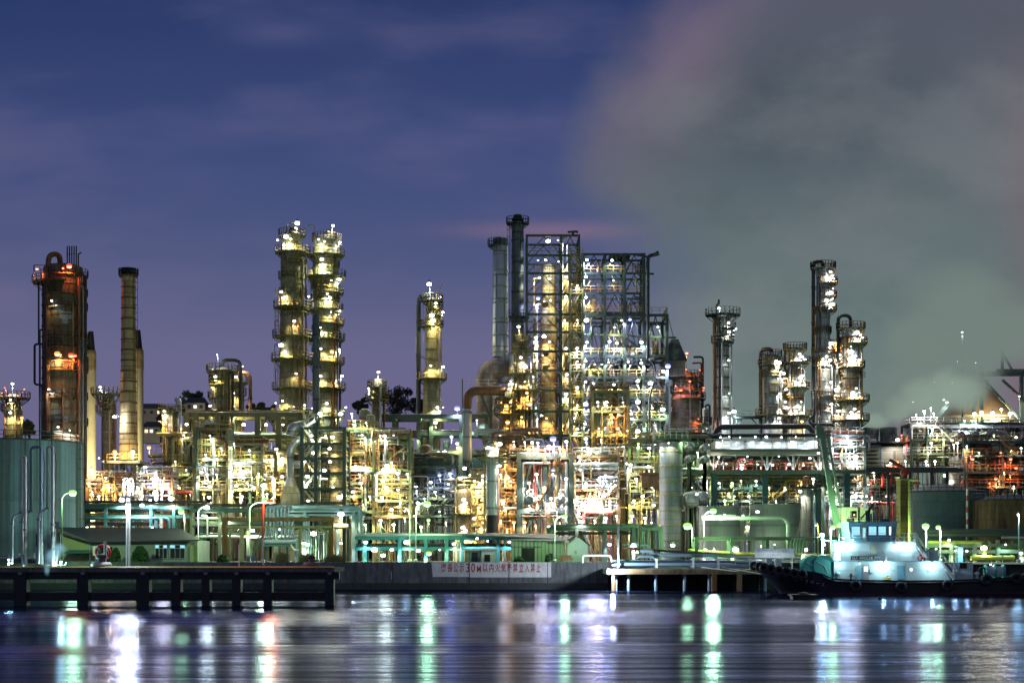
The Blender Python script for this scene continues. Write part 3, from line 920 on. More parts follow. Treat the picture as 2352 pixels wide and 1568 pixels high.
t = T('steam_plume', 'pale plume of steam rising from the cooling tower and drifting over the cone store gantry', 'steam', 2150, 398, Z(980, 398))
puffs(t, [(2030, 930, 4, 60, 62, 7), (2090, 880, 2, 95, 85, 8), (2170, 810, 3, 120, 100, 9), (2255, 790, 6, 110, 95, 8), (2200, 690, 2, 190, 110, 9), (2330, 765, 5, 110, 95, 9), (2110, 790, 2, 110, 110, 9), (2235, 860, 4, 95, 70, 7)], 'steam_high')
puffs(t, [(2010, 965, 4, 45, 26, 5), (2065, 940, 3, 48, 45, 5), (2110, 905, 0, 60, 50, 6), (2170, 890, 2, 80, 60, 6), (2140, 935, -2, 70, 45, 4), (2215, 905, 1, 70, 55, 6)], 'steam_low')
t = T('steam_leak', 'small jet of steam blowing off the pier edge beside the loading arms', 'steam', 112, 148.5, 3.4)
puffs(t, [(120, 1278, 1.2, 22, 26, .9), (108, 1306, 0, 9, 20, .5), (135, 1262, 1.6, 22, 22, .9)], 'steam_small')


# ------------------------------------------------------------------ background power station chimneys
def far_chimney(label, u, vt, hwt, hwb):
    t = T('power_station_chimney', label, 'chimney', u, 640, group='pale far chimneys')
    px = t.px
    zt = t.h(vt)
    zs = t.h(vt + 43)
    t.part('shaft', MB().lathe([(hwb * 1.04 * px, -1), (hwb * px, zs * 0.4), (hwb * 0.98 * px, zs - 8)], n=24), 'stack_cream')
    t.part('collar', MB().lathe([(hwb * 0.99 * px, zs - 8), (hwb * 1.04 * px, zs - 7.8), (hwb * 1.04 * px, zs - 1), (hwb * 0.9 * px, zs)], n=24), 'stack_amber')
    t.part('flue_cap', MB().lathe([(hwb * 0.8 * px, zs), (hwt * px, zt), (hwt * 0.8 * px, zt), (hwt * 0.8 * px, zt - 3), (0.01, zt - 3)], n=20), 'soot')
    t.lamp((-4, -26, 14), 'Y', 90000, r=.6)


far_chimney('pale far chimney with dark flue cap, half hidden right of the big rusty tower', 209, 761, 5.5, 11.5)
far_chimney('pale far chimney with dark flue cap, peeping out right of the banded chimney', 317, 758, 5.5, 12.5)

# ------------------------------------------------------------------ columns and stacks, left to right
t, rad = column('distillation_column', 'short olive tower with one white and two red lamps on its crown, far left', 29, 335,
    [(912, 17), (930, 18), (1000, 19)], [(914, 22, 22), (942, 8, 0)],
    [(37, 884, 'C', 500), (19, 893, 'R', 250), (58, 894, 'R', 250), (33, 921, 'W', 500), (33, 950, 'Y', 260), (52, 960, 'A', 250)], 'clad_olive', seed=1,
    pipes=[(-60, 930, 1010, 2.0, 'pipe_ochre'), (-120, 940, 0, 1.6, 'pipe_rust'), (-15, 935, 0, 2, 'pipe_ochre')])

t, rad = column('distillation_column', 'big rust streaked tower with peeling cladding and orange lamps near the left edge', 145, 325,
    [(616, 44), (634, 47), (850, 47), (1010, 48)],
    [(634, 0, 9), (650, 22, 0), (678, 0, 8), (710, 0, 8), (778, 0, 10), (800, 0, 9), (833, 0, 9), (853, 0, 9), (915, 0, 8), (974, 0, 8)],
    [(87, 619, 'R', 500), (172, 621, 'R', 420), (160, 626, 'R', 420), (148, 821, 'A', 900), (156, 822, 'A', 600), (176, 823, 'R', 420), (183, 822, 'R', 350),
     (174, 992, 'C', 450), (150, 985, 'W', 350), (128, 900, 'W', 200), (135, 700, 'Y', 160)],
    'clad_rust', seed=2, dome=0.22, railmat='rail_dark', deckmat='steel_rust',
    pipes=[(-35, 640, 0, 3.0, 'pipe_rust'), (-20, 660, 0, 2.4, 'pipe_ochre'), (-75, 900, 0, 2.2, 'pipe_rust'), (-8, 634, 0, 3.2, 'pipe_dark'), (-150, 760, 0, 2, 'pipe_dark'), (-50, 700, 860, 1.6, 'pipe_ochre')])
px = t.px
t.part('vapour_line', MB().path([t.p(138, 618), t.p(138, 584), t.p(111, 584, -3), t.p(111, 650, -3.4), t.p(111, 1010, -3.6)], 6.2 * px, 12, bend=1.9), 'pipe_rust')
for a0, a1, v0, v1 in ((-112, -84, 712, 706), (-98, -72, 722, 706), (-84, -52, 738, 722), (-78, -62, 752, 738), (-118, -80, 955, 940), (-100, -60, 975, 958), (-120, -70, 1000, 985), (-95, -70, 905, 893)):
    rp = rad(t.h(v1)) + .035
    t.part('cladding_patch', MB().lathe([(rp, t.h(v0)), (rp, t.h(v1))], 6, a0=a0, a1=a1), 'tank_grey' if v0 > 800 else 'clad_silver')
for i in range(5):
    uu = 154.5 + i * 5.2
    t.part('vent_pipe', MB().tube(t.p(uu, 616, (i % 2) * 1.4 - 0.6), t.p(uu, 565, (i % 2) * 1.4 - 0.6), 1.5 * px, n=8).tube(t.p(uu, 585, (i % 2) * 1.4 - 0.6), t.p(uu, 583, (i % 2) * 1.4 - 0.6), 2.3 * px, n=8), 'pipe_dark')
t.part('vent_pipe', MB().path([t.p(180, 634), t.p(180, 583), t.p(187, 580)], 1.6 * px, 8), 'pipe_dark')
t.part('bypass_line', MB().path([t.p(97, 790), t.p(79.5, 790), t.p(79.5, 883), t.p(97, 883), t.p(97, 1010, -3)], 2.6 * px, 10), 'pipe_dark')
t.part('davit_frame', MB().bar(t.p(78, 609), t.p(78, 653), .18).bar(t.p(78, 609), t.p(104, 609), .14).bar(t.p(88, 650), t.p(88, 790), .16).bar(t.p(90, 650), t.p(90, 995), .12), 'steel_dark')
t.part('downcomer', MB().path([t.p(180, 634), t.p(196, 634), t.p(196, 1010)], 2.3 * px, 10), 'pipe_dark')
t.part('cable_ladder', MB().ladder(t.p(186, 1010, -4.5), t.p(186, 780, -4.5), cage=True), 'rail_dark')

# banded chimney on its steel platform
D = 318
t = T('banded_chimney', 'rusty banded chimney with flared foot standing on a steel platform, left side', 'chimney', 295, D)
px = t.px
pr = [(21.5, 1056), (20.5, 1000), (18.5, 930), (17.2, 860), (16.4, 800), (15.8, 640), (15.8, 634)]
t.part('shaft', MB().lathe([(a * px, t.h(v)) for a, v in pr], n=32), 'stack_amber')
t.part('crown', MB().lathe([(15.9 * px, t.h(634)), (17.2 * px, t.h(632)), (17.6 * px, t.h(618)), (15 * px, t.h(616)), (14 * px, t.h(618)), (14 * px, t.h(640)), (.01, t.h(640))], n=32), 'soot')
v = 660
while v < 1040:
    q = [p for p in pr]
    for (a1, v1), (a2, v2) in zip(pr[:-1], pr[1:]):
        if v2 <= v <= v1: rr_ = (a2 + (a1 - a2) * (v - v2) / max(v1 - v2, 1e-6)) * px
    z = t.h(v)
    t.part('band', MB().lathe([(rr_ + .005, z - .16), (rr_ + .09, z - .12), (rr_ + .09, z + .12), (rr_ + .005, z + .16)], n=32), 'steel_rust')
    v += 24
ring_platform(t, t.h(632), 17.4 * px, 22 * px, -180, 180, 'rail_dark', 'steel_rust')
t.part('ladder', MB().ladder(V(15.5 * px, -9 * px, 22), V(15.2 * px, -7 * px, t.h(632))), 'steel_rust')
zp = t.h(1060)
t.part('platform', MB().box((0, 0, zp - .25), (76 * px, 8, .5)), 'steel_grey')
t.part('handrail', MB().rail([V(-38 * px, -4, zp), V(38 * px, -4, zp)]), 'rail_orange')
for sx_ in (-22, 20):
    for sy in (-3, 3):
        t.part('leg', MB().tube((sx_ * px, sy, -.2), (sx_ * px, sy, zp - .5), .55, n=10), 'steel_grey')
t.part('brace', MB().bar((-22 * px, -3, zp - 4), (0, -3, zp - .6), .3).bar((20 * px, -3, zp - 4), (0, -3, zp - .6), .3), 'steel_grey')

t.lamp(t.p(263, 957, -3), 'C', 2600, arm=t.p(279, 960, -1)); t.lamp((-1.6, -4.2, zp + 1.6), 'A', 1900, arm=(-1.6, -4, zp)); t.lamp((1.8, -4.2, zp + 1.6), 'Y', 1900, arm=(1.8, -4, zp))
column('stripper_column', 'thin dim tower with a bright blue lamp, between big rusty tower and banded chimney', 249, 330,
    [(906, 13), (930, 14), (1000, 15)], [(905, 26, 24), (925, 12, 0), (945, 14, 0)],
    [(232, 889, 'C', 420), (233, 922, 'R', 300), (229, 1052, 'W', 350)], 'clad_brown', seed=3,
    pipes=[(-30, 930, 0, 3, 'pipe_rust'), (-120, 960, 0, 2, 'pipe_dark'), (-70, 940, 0, 2, 'pipe_ochre')])

column('reactor_vessel', 'slim olive vessel with a bare silver pipe at its side, above the bright pipe skids', 393, 312,
    [(940, 13), (960, 14.5), (1100, 15)], [(945, 6, 14), (1062, 16, 30), (1000, 0, 12)],
    [(382, 946, 'W', 350), (381, 976, 'A', 400), (383, 963, 'K', 200), (430, 975, 'Y', 260)], 'clad_olive', seed=4,
    pipes=[(-20, 918, 0, 4.5, 'pipe_silver'), (-70, 935, 0, 2.2, 'pipe_ochre'), (-130, 960, 0, 2.5, 'pipe_rust'), (10, 930, 0, 2.5, 'pipe_silver')])

column('reactor_vessel', 'stubby olive tower with dark overhead pipe and lamps on its left side', 511, 322,
    [(852, 18.5), (870, 19), (1000, 19)], [(852, 18, 8), (868, 12, 0), (884, 12, 0), (914, 14, 0), (950, 14, 0)],
    [(504, 818, 'C', 420), (489, 849, 'Y', 650), (486, 885, 'Y', 650), (484, 933, 'L', 400), (500, 868, 'Y', 240), (487, 950, 'Y', 300), (542, 956, 'L', 380)], 'clad_olive', seed=5,
    pipes=[(-40, 860, 0, 2.5, 'pipe_rust'), (-15, 856, 0, 3.5, 'pipe_dark'), (-75, 880, 0, 1.6, 'pipe_ochre')],
    riser=(553, 823, 950, 4, 'pipe_dark'))
column('reactor_vessel', 'stubby yellow lit tower just right of the one with the dark overhead pipe', 541, 327,
    [(872, 12), (880, 13), (1000, 13)], [(878, 0, 16), (905, 0, 12)],
    [(557, 842, 'W', 420), (540, 905, 'Y', 500), (540, 935, 'Y', 400), (546, 868, 'Y', 300)], 'clad_olive', seed=6,
    riser=(575, 852, 950, 4, 'pipe_rust'), pipes=[(-25, 880, 0, 2.2, 'pipe_rust'), (0, 890, 0, 2, 'pipe_dark')])

t, rad = column('distillation_column', 'tall olive tower of the lit pair, the left one, with a lamp on a gooseneck', 671, 330,
    [(542, 22), (578, 22), (582, 26), (700, 26.5), (790, 28.5), (830, 29), (1130, 29.5)],
    [(541, 9, 4), (580, 15, 10), (610, 0, 4), (638, 5, 3), (676, 4, 3), (706, 16, 10), (718, 0, 12), (773, 17, 2), (826, 19, 12), (838, 0, 4), (892, 17, 12), (953, 18, 10), (1040, 14, 6)],
    [(638, 553, 'C', 600), (661, 550, 'L', 700), (672, 556, 'Y', 350), (650, 675, 'Y', 420), (655, 690, 'Y', 400), (681, 743, 'Y', 420), (650, 797, 'L', 800), (660, 812, 'Y', 420),
     (634, 926, 'L', 380), (654, 924, 'Y', 500), (680, 938, 'Y', 350), (633, 963, 'L', 500), (700, 931, 'L', 500), (685, 862, 'Y', 160), (650, 1030, 'L', 500), (672, 990, 'Y', 300)],
    'clad_olive', seed=7, pipes=[(-60, 700, 0, 2.2, 'pipe_rust'), (-35, 600, 955, 2.0, 'pipe_ochre'), (-15, 590, 0, 2, 'pipe_dark'), (-80, 700, 860, 1.4, 'pipe_rust')])
px = t.px
t.part('manway_dome', MB().lathe([(10.5 * px, t.h(545)), (10.5 * px, t.h(532))], n=18, c=(2.5 * px, 0, 0)).dome(10.5 * px, 12 * px, t.h(532), 18, (2.5 * px, 0, 0)), 'clad_brown')
t.part('gooseneck', MB().path([t.p(658, 545), t.p(658, 513), t.p(676, 511)], .12, 6, bend=2), 'pipe_white')
t.lamp(t.p(683, 513), 'C', 700, arm=t.p(674, 511))
for uu, vv in ((632, 735), (631, 790), (633, 850)):
    t.part('lamp_hook', MB().path([t.p(uu, vv + 35), t.p(uu, vv), t.p(uu + 6, vv), t.p(uu + 6, vv + 6)], .09, 6, bend=.5), 'steel_dark')

t, rad = column('distillation_column', 'tall pale tower of the lit pair, the right one, brightest near its top', 747, 334,
    [(552, 26), (580, 27), (586, 29), (1130, 29.5)],
    [(551, 4, 4), (587, 12, 15), (612, 0, 4), (636, 18, 3), (660, 4, 0), (674, 0, 13), (690, 4, 4), (712, 12, 4), (745, 0, 14), (780, 16, 3), (834, 6, 15), (893, 6, 18), (958, 8, 14)],
    [(768, 524, 'C', 500), (781, 558, 'C', 500), (736, 557, 'L', 800), (750, 562, 'Y', 400), (744, 603, 'L', 900), (748, 618, 'L', 600), (780, 643, 'L', 420), (765, 650, 'Y', 350), (756, 681, 'L', 700),
     (762, 690, 'Y', 400), (710, 682, 'C', 320), (780, 715, 'Y', 420), (764, 722, 'Y', 350), (741, 758, 'L', 420), (738, 772, 'L', 420), (780, 803, 'L', 420), (742, 806, 'Y', 600), (766, 812, 'A', 500),
     (786, 864, 'C', 420), (741, 868, 'Y', 420), (774, 878, 'Y', 420), (795, 936, 'L', 400), (740, 950, 'L', 450), (783, 951, 'L', 450), (720, 940, 'L', 300), (755, 930, 'L', 220)],
    'clad_cream', seed=8, pipes=[(-45, 730, 0, 2.2, 'pipe_rust'), (-30, 720, 0, 1.8, 'pipe_rust'), (-8, 760, 0, 2.6, 'pipe_dark'), (-60, 860, 0, 2, 'pipe_rust')])
px = t.px
t.part('manway_dome', MB().lathe([(12.5 * px, t.h(556)), (12.5 * px, t.h(541))], n=18, c=(10 * px, 0, 0)).dome(12.5 * px, 14 * px, t.h(541), 18, (10 * px, 0, 0)), 'clad_brown')
t.part('gooseneck', MB().path([t.p(721, 590), t.p(721, 517), t.p(707, 517)], .12, 6, bend=2), 'pipe_ochre')
t.part('manhole_cover', MB().tube(t.p(746, 573, -2.7), t.p(746, 573, -2.45), 5 * px, n=16), 'pipe_silver')

# spiral dark stack in front of the right tower
t = T('vent_stack', 'dark slate stack wound with a spiral strake, in front of the right tall tower', 'stack', 726, 312)
px = t.px
t.part('shaft', MB().lathe([(8.6 * px, 0), (8.6 * px, t.h(968)), (8.2 * px, t.h(730)), (6.5 * px, t.h(724)), (5.5 * px, t.h(722)), (5.3 * px, t.h(727)), (.01, t.h(727))], n=20), 'stack_dark')
for k in range(3):
    a = []
    for i in range(60):
        an = k * 2.094 + i * 0.16
        zz = t.h(738) + (t.h(852) - t.h(738)) * i / 59
        a.append(V(8.5 * px * math.cos(an), 8.5 * px * math.sin(an), zz))
    st = MB()
    for p, q in zip(a[:-1], a[1:]): st.bar(p, q, .34, .14)
    t.part('strake', st, 'stack_dark')

column('vent_column', 'short dark tower ringed with yellow rails, between the tall pair and slim tower', 866, 322,
    [(874, 10), (900, 11), (1000, 11.5)], [(888, 10, 11), (917, 16, 16), (905, 8, 8)],
    [(871, 857, 'C', 420), (848, 892, 'L', 260), (848, 905, 'Y', 260), (861, 990, 'L', 400)], 'clad_brown', seed=9,
    pipes=[(-60, 880, 0, 3, 'pipe_silver'), (-20, 890, 0, 3, 'pipe_rust')])

t, rad = column('fractionator', 'slim tower on a wider foot with a detached dark side pipe and starlit top', 992, 332,
    [(690, 13.5), (748, 14.5), (842, 15), (868, 20), (1060, 20.5)],
    [(690, 12, 6), (706, 0, 12), (725, 0, 12), (748, 7, 12), (870, 4, 14), (985, 6, 6)],
    [(987, 657, 'C', 500), (1013, 683, 'C', 420), (1017, 718, 'L', 420), (993, 728, 'Y', 800), (996, 740, 'Y', 500), (991, 843, 'Y', 650), (1018, 843, 'L', 420), (1006, 938, 'L', 700), (1006, 955, 'Y', 500), (1018, 936, 'T', 300), (1002, 700, 'Y', 350)],
    'clad_olive', seed=10, riser=(962, 673, 0, 4.6, 'pipe_dark'), pipes=[(-25, 700, 870, 1.4, 'pipe_ochre'), (-40, 745, 0, 1.6, 'pipe_ochre')])
px = t.px
t.part('gooseneck', MB().path([t.p(1003, 690), t.p(1003, 668), t.p(1018, 655)], .13, 6, bend=2.0), 'pipe_ochre')
t.part('cable_tray', MB().bar(t.p(957.5, 700), t.p(957.5, 965), .3).bar(t.p(972, 690), t.p(972, 820), .12), 'steel_grey')

# silver chimney with its curved breeching
t = T('silver_chimney', 'bright silver banded chimney fed by a fat curved duct', 'chimney', 1149.5, 325)
px = t.px
t.part('shaft', MB().lathe([(18.5 * px, t.h(820)), (17.6 * px, t.h(640)), (17.2 * px, t.h(566))], n=32), 'stack_silver')
t.part('crown', MB().lathe([(17.2 * px, t.h(566)), (17.8 * px, t.h(565)), (17.8 * px, t.h(549)), (15.5 * px, t.h(548)), (15.5 * px, t.h(560)), (.01, t.h(560))], n=32), 'stack_dark')
for v in (585, 622, 659, 696, 733, 770, 808):
    q = (17.3 + (v - 566) / 254 * 1.2) * px
    t.part('band', MB().lathe([(q, t.h(v) - .15), (q + .12, t.h(v) - .1), (q + .12, t.h(v) + .1), (q, t.h(v) + .15)], n=32), 'steel_grey')
ring_platform(t, t.h(564), 17.8 * px, 29 * px, 90, 270, 'rail_dark', 'steel_dark')
pts = [t.p(1170, 849), t.p(1120, 849), t.p(1120, 905), t.p(1120, 986)]
t.part('curved_duct', MB().path(pts, 26 * px, 18, bend=46 * px), 'silo_red')
t.part('duct_elbow', MB().path([t.p(1161, 815), t.p(1161, 880)], 19 * px, 18), 'stack_silver')
rail = MB().rail([t.p(1078, 886, -3), t.p(1143, 886, -3)])
t.part('handrail', rail, 'rail_white')

t = T('dark_chimney', 'tallest dark grey chimney with a railed crown, beside the silver chimney', 'chimney', 1189, 338)
px = t.px
t.part('shaft', MB().lathe([(15.5 * px, 0), (14.6 * px, t.h(735)), (13.8 * px, t.h(511))], n=28), 'stack_dark')
t.part('flue_cap', MB().lathe([(13.8 * px, t.h(511)), (12.5 * px, t.h(503)), (8.6 * px, t.h(494)), (7.6 * px, t.h(493)), (7.4 * px, t.h(500)), (.01, t.h(500))], n=24), 'soot')
for v in (552, 590, 627, 670):
    q = (13.8 + (v - 511) / 224 * .8) * px
    t.part('band', MB().lathe([(q, t.h(v) - .15), (q + .12, t.h(v) - .1), (q + .12, t.h(v) + .1), (q, t.h(v) + .15)], n=28), 'steel_dark')
for v, w in ((513, 26), (729, 26)):
    ring_platform(t, t.h(v), 14 * px, w * px, -180, 180, 'rail_dark', 'steel_dark')
t.part('ladder', MB().ladder(V(-17 * px, -1, t.h(900)), V(-17 * px, -1, t.h(513))), 'steel_dark')
t.part('support_leg', MB().bar(t.p(1183, 735), t.p(1166, 960), .8), 'steel_olive')

t = T('flue_duct', 'dark rusty flue bending down into a pale tapered pipe leg, left of the amber vessels', 'duct', 1073, 312)
px = t.px
t.part('duct', MB().path([t.p(1160, 897), t.p(1074, 897), t.p(1074, 950)], 10.5 * px, 16, bend=24 * px), 'pipe_rust')
t.part('downcomer', MB().lathe([(4 * px, t.h(1073)), (10.6 * px, t.h(1055)), (11 * px, t.h(1000)), (11 * px, t.h(945)), (11.4 * px, t.h(944)), (11.4 * px, t.h(940)), (11 * px, t.h(939))], n=20, c=(t.x(1073), 0, 0)), 'stack_silver')
t.part('support', MB().bar(t.p(1062, 870), t.p(1062, 960), .2).bar(t.p(1105, 905), t.p(1128, 965), .35).bar(t.p(1128, 905), t.p(1128, 1000), .35).bar(t.p(1073, 1073), t.p(1073, 1288), .4), 'steel_green')

# amber cluster in front of the dark chimney
column('amber_vessel', 'amber lit vessel topped by a small drum, in front of the dark chimney', 1200, 318,
    [(786, 10), (800, 12), (863, 13), (890, 18), (1060, 18)], [(785, 8, 8), (806, 14, 10), (858, 18, 8), (897, 26, 22), (943, 30, 16), (1000, 26, 16)],
    [(1191, 753, 'W', 380), (1196, 824, 'W', 450), (1206, 845, 'Y', 500), (1222, 866, 'L', 500), (1173, 876, 'W', 450), (1181, 912, 'A', 700), (1205, 880, 'Y', 450), (1187, 930, 'A', 800), (1168, 925, 'A', 400), (1215, 930, 'A', 600), (1150, 964, 'W', 420), (1198, 960, 'A', 600), (1210, 905, 'A', 400), (1176, 985, 'A', 600), (1222, 985, 'A', 500)],
    'clad_brown', cat='vessel', seed=11, rings=0, railmat='rail_yellow',
    pipes=[(-30, 820, 0, 3.2, 'pipe_silver'), (-60, 870, 0, 2, 'pipe_ochre'), (-100, 890, 0, 2.4, 'pipe_ochre'), (-140, 900, 0, 2, 'pipe_ochre'), (-10, 850, 0, 3.6, 'pipe_rust'), (-80, 940, 0, 1.6, 'pipe_white'), (10, 900, 0, 2.5, 'pipe_ochre'), (190, 880, 0, 2.5, 'pipe_ochre')])
column('amber_vessel', 'small upright amber drum on legs with orange rails, left of the taller amber vessel', 1163, 313,
    [(905, 11), (925, 12), (1010, 12)], [(912, 12, 12), (930, 14, 10), (950, 16, 12), (985, 12, 12)],
    [(1170, 885, 'W', 420), (1163, 935, 'A', 700), (1150, 925, 'A', 400), (1173, 925, 'A', 500), (1166, 972, 'A', 500), (1152, 990, 'A', 420)], 'clad_brown', cat='vessel', seed=12, rings=0, railmat='rail_yellow',
    pipes=[(-50, 890, 0, 1.8, 'pipe_ochre'), (-20, 900, 0, 2.2, 'pipe_ochre'), (-110, 915, 0, 2, 'pipe_rust'), (-150, 900, 0, 1.6, 'pipe_ochre')])

column('round_silo', 'fat round silo with rusty red lit shoulders and grey lower walls', 1574, 340,
    [(868, 29), (905, 29.5), (915, 33), (1060, 35)], [(877, 0, 13), (916, 0, 14), (866, 6, 6), (900, 5, 5)],
    [(1573, 816, 'R', 126), (1608, 851, 'R', 134), (1572, 853, 'R', 252), (1615, 891, 'R', 134), (1549, 889, 'R', 252), (1580, 880, 'R', 189), (1602, 964, 'R', 210), (1560, 900, 'R', 168), (1604, 975, 'R', 126)],
    'silo_red', cat='silo', seed=13, rings=14, dome=0.55, railmat='rail_dark', pipes=[(-30, 835, 0, 2, 'pipe_dark'), (-5, 820, 0, 2.4, 'pipe_dark'), (-80, 900, 0, 1.4, 'pipe_silver')])
t = T('silo_hood', 'dark steep roofed hopper house on top of the round silo', 'hopper house', 1548, 339, Z(868, 339))
px = t.px
t.part('wall', MB().box((0, 0, 1.6), (44 * px, 6, 3.2)), 'silo_red')
t.part('roof', MB().add([(-26 * px, -3.4, 3.2), (26 * px, -3.4, 3.2), (26 * px, 3.4, 3.2), (-26 * px, 3.4, 3.2), (-8 * px, -2, 7.6), (8 * px, -2, 7.6), (8 * px, 2, 7.6), (-8 * px, 2, 7.6)],
    [(0, 1, 5, 4), (1, 2, 6, 5), (2, 3, 7, 6), (3, 0, 4, 7), (4, 5, 6, 7), (3, 2, 1, 0)]), 'roof_dark')

t, rad = column('distillation_column', 'dark streaked tower standing alone with wide railed crown, right of the round silo', 1660, 330,
    [(732, 14), (850, 14.5), (1060, 16)], [(723, 26, 17), (755, 0, 16), (768, 0, 12), (785, 12, 3)],
    [(1649, 711, 'C', 650), (1689, 756, 'C', 450), (1670, 745, 'W', 500), (1672, 765, 'W', 350), (1671, 830, 'C', 120), (1672, 905, 'C', 260), (1672, 950, 'C', 420)],
    'clad_grey', seed=14, railmat='rail_white', deckmat='steel_dark',
    pipes=[(-150, 735, 0, 4.5, 'pipe_rust'), (-120, 735, 0, 2, 'pipe_dark'), (-170, 735, 0, 2.5, 'pipe_dark'), (-100, 775, 0, 2.6, 'pipe_silver'), (-10, 770, 0, 1.6, 'pipe_silver'), (0, 750, 0, 1.6, 'pipe_dark')])
t.part('vent_pipe', MB().path([t.p(1646, 722), t.p(1646, 700), t.p(1651, 698), t.p(1651, 688)], .2, 6), 'pipe_dark')
column('knockout_drum', 'small dark drum with looping pipes, at the foot left of the dark lone tower', 1620, 330,
    [(940, 7), (1060, 7)], [(972, 6, 8)], [], 'clad_grey', cat='vessel', seed=15, rings=0, railmat='rail_dark', riser=(1630, 927, 975, 2.4, 'pipe_dark'))

t, rad = column('splitter_column', 'pale tower with dark swan neck pipe and white hot crown, first of the silver group', 1772, 328,
    [(818, 16), (838, 16.5), (1060, 17)], [(818, 5, 8), (838, 14, 0), (843, 0, 9), (862, 4, 4), (953, 20, 16), (900, 0, 6)],
    [(1785, 836, 'W', 1000), (1778, 832, 'W', 800), (1792, 855, 'W', 420), (1790, 905, 'W', 450), (1789, 940, 'W', 500), (1786, 962, 'W', 420)],
    'clad_silver', seed=16, railmat='rail_orange', riser=(1747, 797, 0, 4.2, 'pipe_dark'), pipes=[(-35, 860, 0, 1.6, 'pipe_silver'), (-15, 870, 0, 2.2, 'pipe_silver')])
t, rad = column('splitter_column', 'silver tower with brightly lit side galleries, second of the silver group', 1826, 331,
    [(803, 13), (830, 15), (1060, 16.5)], [(802, 14, 12), (833, 3, 20), (862, 5, 4), (890, 4, 17), (920, 3, 3), (955, 5, 22)],
    [(1838, 822, 'W', 700), (1847, 826, 'W', 500), (1832, 816, 'W', 500), (1840, 865, 'W', 500), (1832, 870, 'W', 450), (1846, 885, 'W', 400), (1804, 895, 'W', 500), (1836, 925, 'W', 450), (1805, 938, 'W', 700), (1819, 939, 'W', 600), (1838, 950, 'W', 600), (1838, 970, 'A', 420)],
    'clad_silver', seed=17, railmat='rail_orange', riser=(1803, 797, 850, 3, 'pipe_dark'), pipes=[(-130, 830, 0, 2, 'pipe_silver'), (-20, 850, 0, 1.8, 'pipe_white'), (-60, 830, 900, 2.4, 'pipe_silver')])
column('splitter_column', 'narrow tower squeezed between the first and second towers of the silver group', 1799, 335,
    [(855, 9), (1060, 10)], [(870, 6, 6), (905, 8, 8), (940, 6, 6)], [(1797, 860, 'W', 420), (1793, 880, 'W', 400), (1800, 925, 'W', 450)], 'clad_grey', seed=18, railmat='rail_orange', pipes=[(-40, 860, 0, 1.8, 'pipe_silver')])

t, rad = column('splitter_column', 'tallest silver tower with a long dark vapour pipe and three small galleries on its right', 1890.5, 333,
    [(620, 15), (640, 15.5), (760, 16), (1060, 17)],
    [(616, 8, 14), (652, 0, 17), (683, 0, 15), (713, 0, 15), (719, 3, 0), (764, 3, 3), (812, 4, 10), (840, 4, 8), (910, 10, 10), (945, 4, 4)],
    [(1911, 634, 'W', 800), (1904, 628, 'W', 500), (1912, 664, 'W', 700), (1911, 700, 'W', 700), (1905, 645, 'W', 400), (1904, 676, 'W', 400), (1904, 708, 'W', 400), (1908, 790, 'W', 380), (1893, 822, 'W', 1000), (1885, 828, 'W', 600), (1902, 830, 'W', 600), (1906, 930, 'W', 420), (1905, 880, 'W', 260)],
    'clad_silver', seed=19, railmat='rail_orange', deckmat='steel_grey', riser=(1868, 597, 985, 4.2, 'pipe_dark'), pipes=[(-120, 640, 0, 1.5, 'pipe_dark'), (-30, 790, 0, 1.8, 'pipe_silver')])
column('splitter_column', 'lower tower with rusty pipes wedged between the tallest silver tower and the last one', 1921, 336,
    [(800, 10), (830, 12), (1060, 13)], [(795, 8, 8), (815, 8, 8), (840, 9, 9), (912, 8, 8), (950, 10, 10)],
    [(1915, 790, 'A', 500), (1924, 818, 'W', 900), (1930, 825, 'W', 500), (1916, 898, 'C', 1100), (1921, 946, 'W', 900), (1926, 880, 'C', 400), (1913, 988, 'C', 800)], 'clad_grey', seed=20, railmat='rail_orange',
    pipes=[(-60, 800, 0, 2, 'pipe_rust'), (-30, 830, 0, 2.6, 'pipe_ochre'), (-110, 850, 0, 2, 'pipe_silver')])
t, rad = column('splitter_column', 'silver tower with a dark swan neck and dazzling galleries, right end of the silver group', 1954, 331,
    [(760, 19), (775, 20), (1060, 20.5)], [(755, 10, 14), (790, 0, 17), (788, 4, 0), (843, 4, 12), (866, 4, 4), (890, 3, 3), (920, 8, 22), (928, 5, 0), (965, 10, 22)],
    [(1972, 772, 'W', 900), (1962, 768, 'W', 700), (1980, 776, 'W', 400), (1948, 800, 'C', 420), (1956, 822, 'W', 900), (1946, 828, 'W', 700), (1968, 830, 'W', 500), (1960, 895, 'W', 900), (1952, 905, 'W', 600), (1968, 905, 'W', 500), (1956, 942, 'W', 1000), (1966, 948, 'W', 600), (1948, 950, 'W', 600), (1944, 1002, 'C', 900)],
    'clad_silver', seed=21, railmat='rail_orange', riser=(1925, 720, 860, 4, 'pipe_dark'), pipes=[(-20, 800, 0, 2.2, 'pipe_ochre'), (-50, 860, 0, 1.6, 'pipe_silver'), (0, 790, 0, 1.8, 'pipe_rust')])


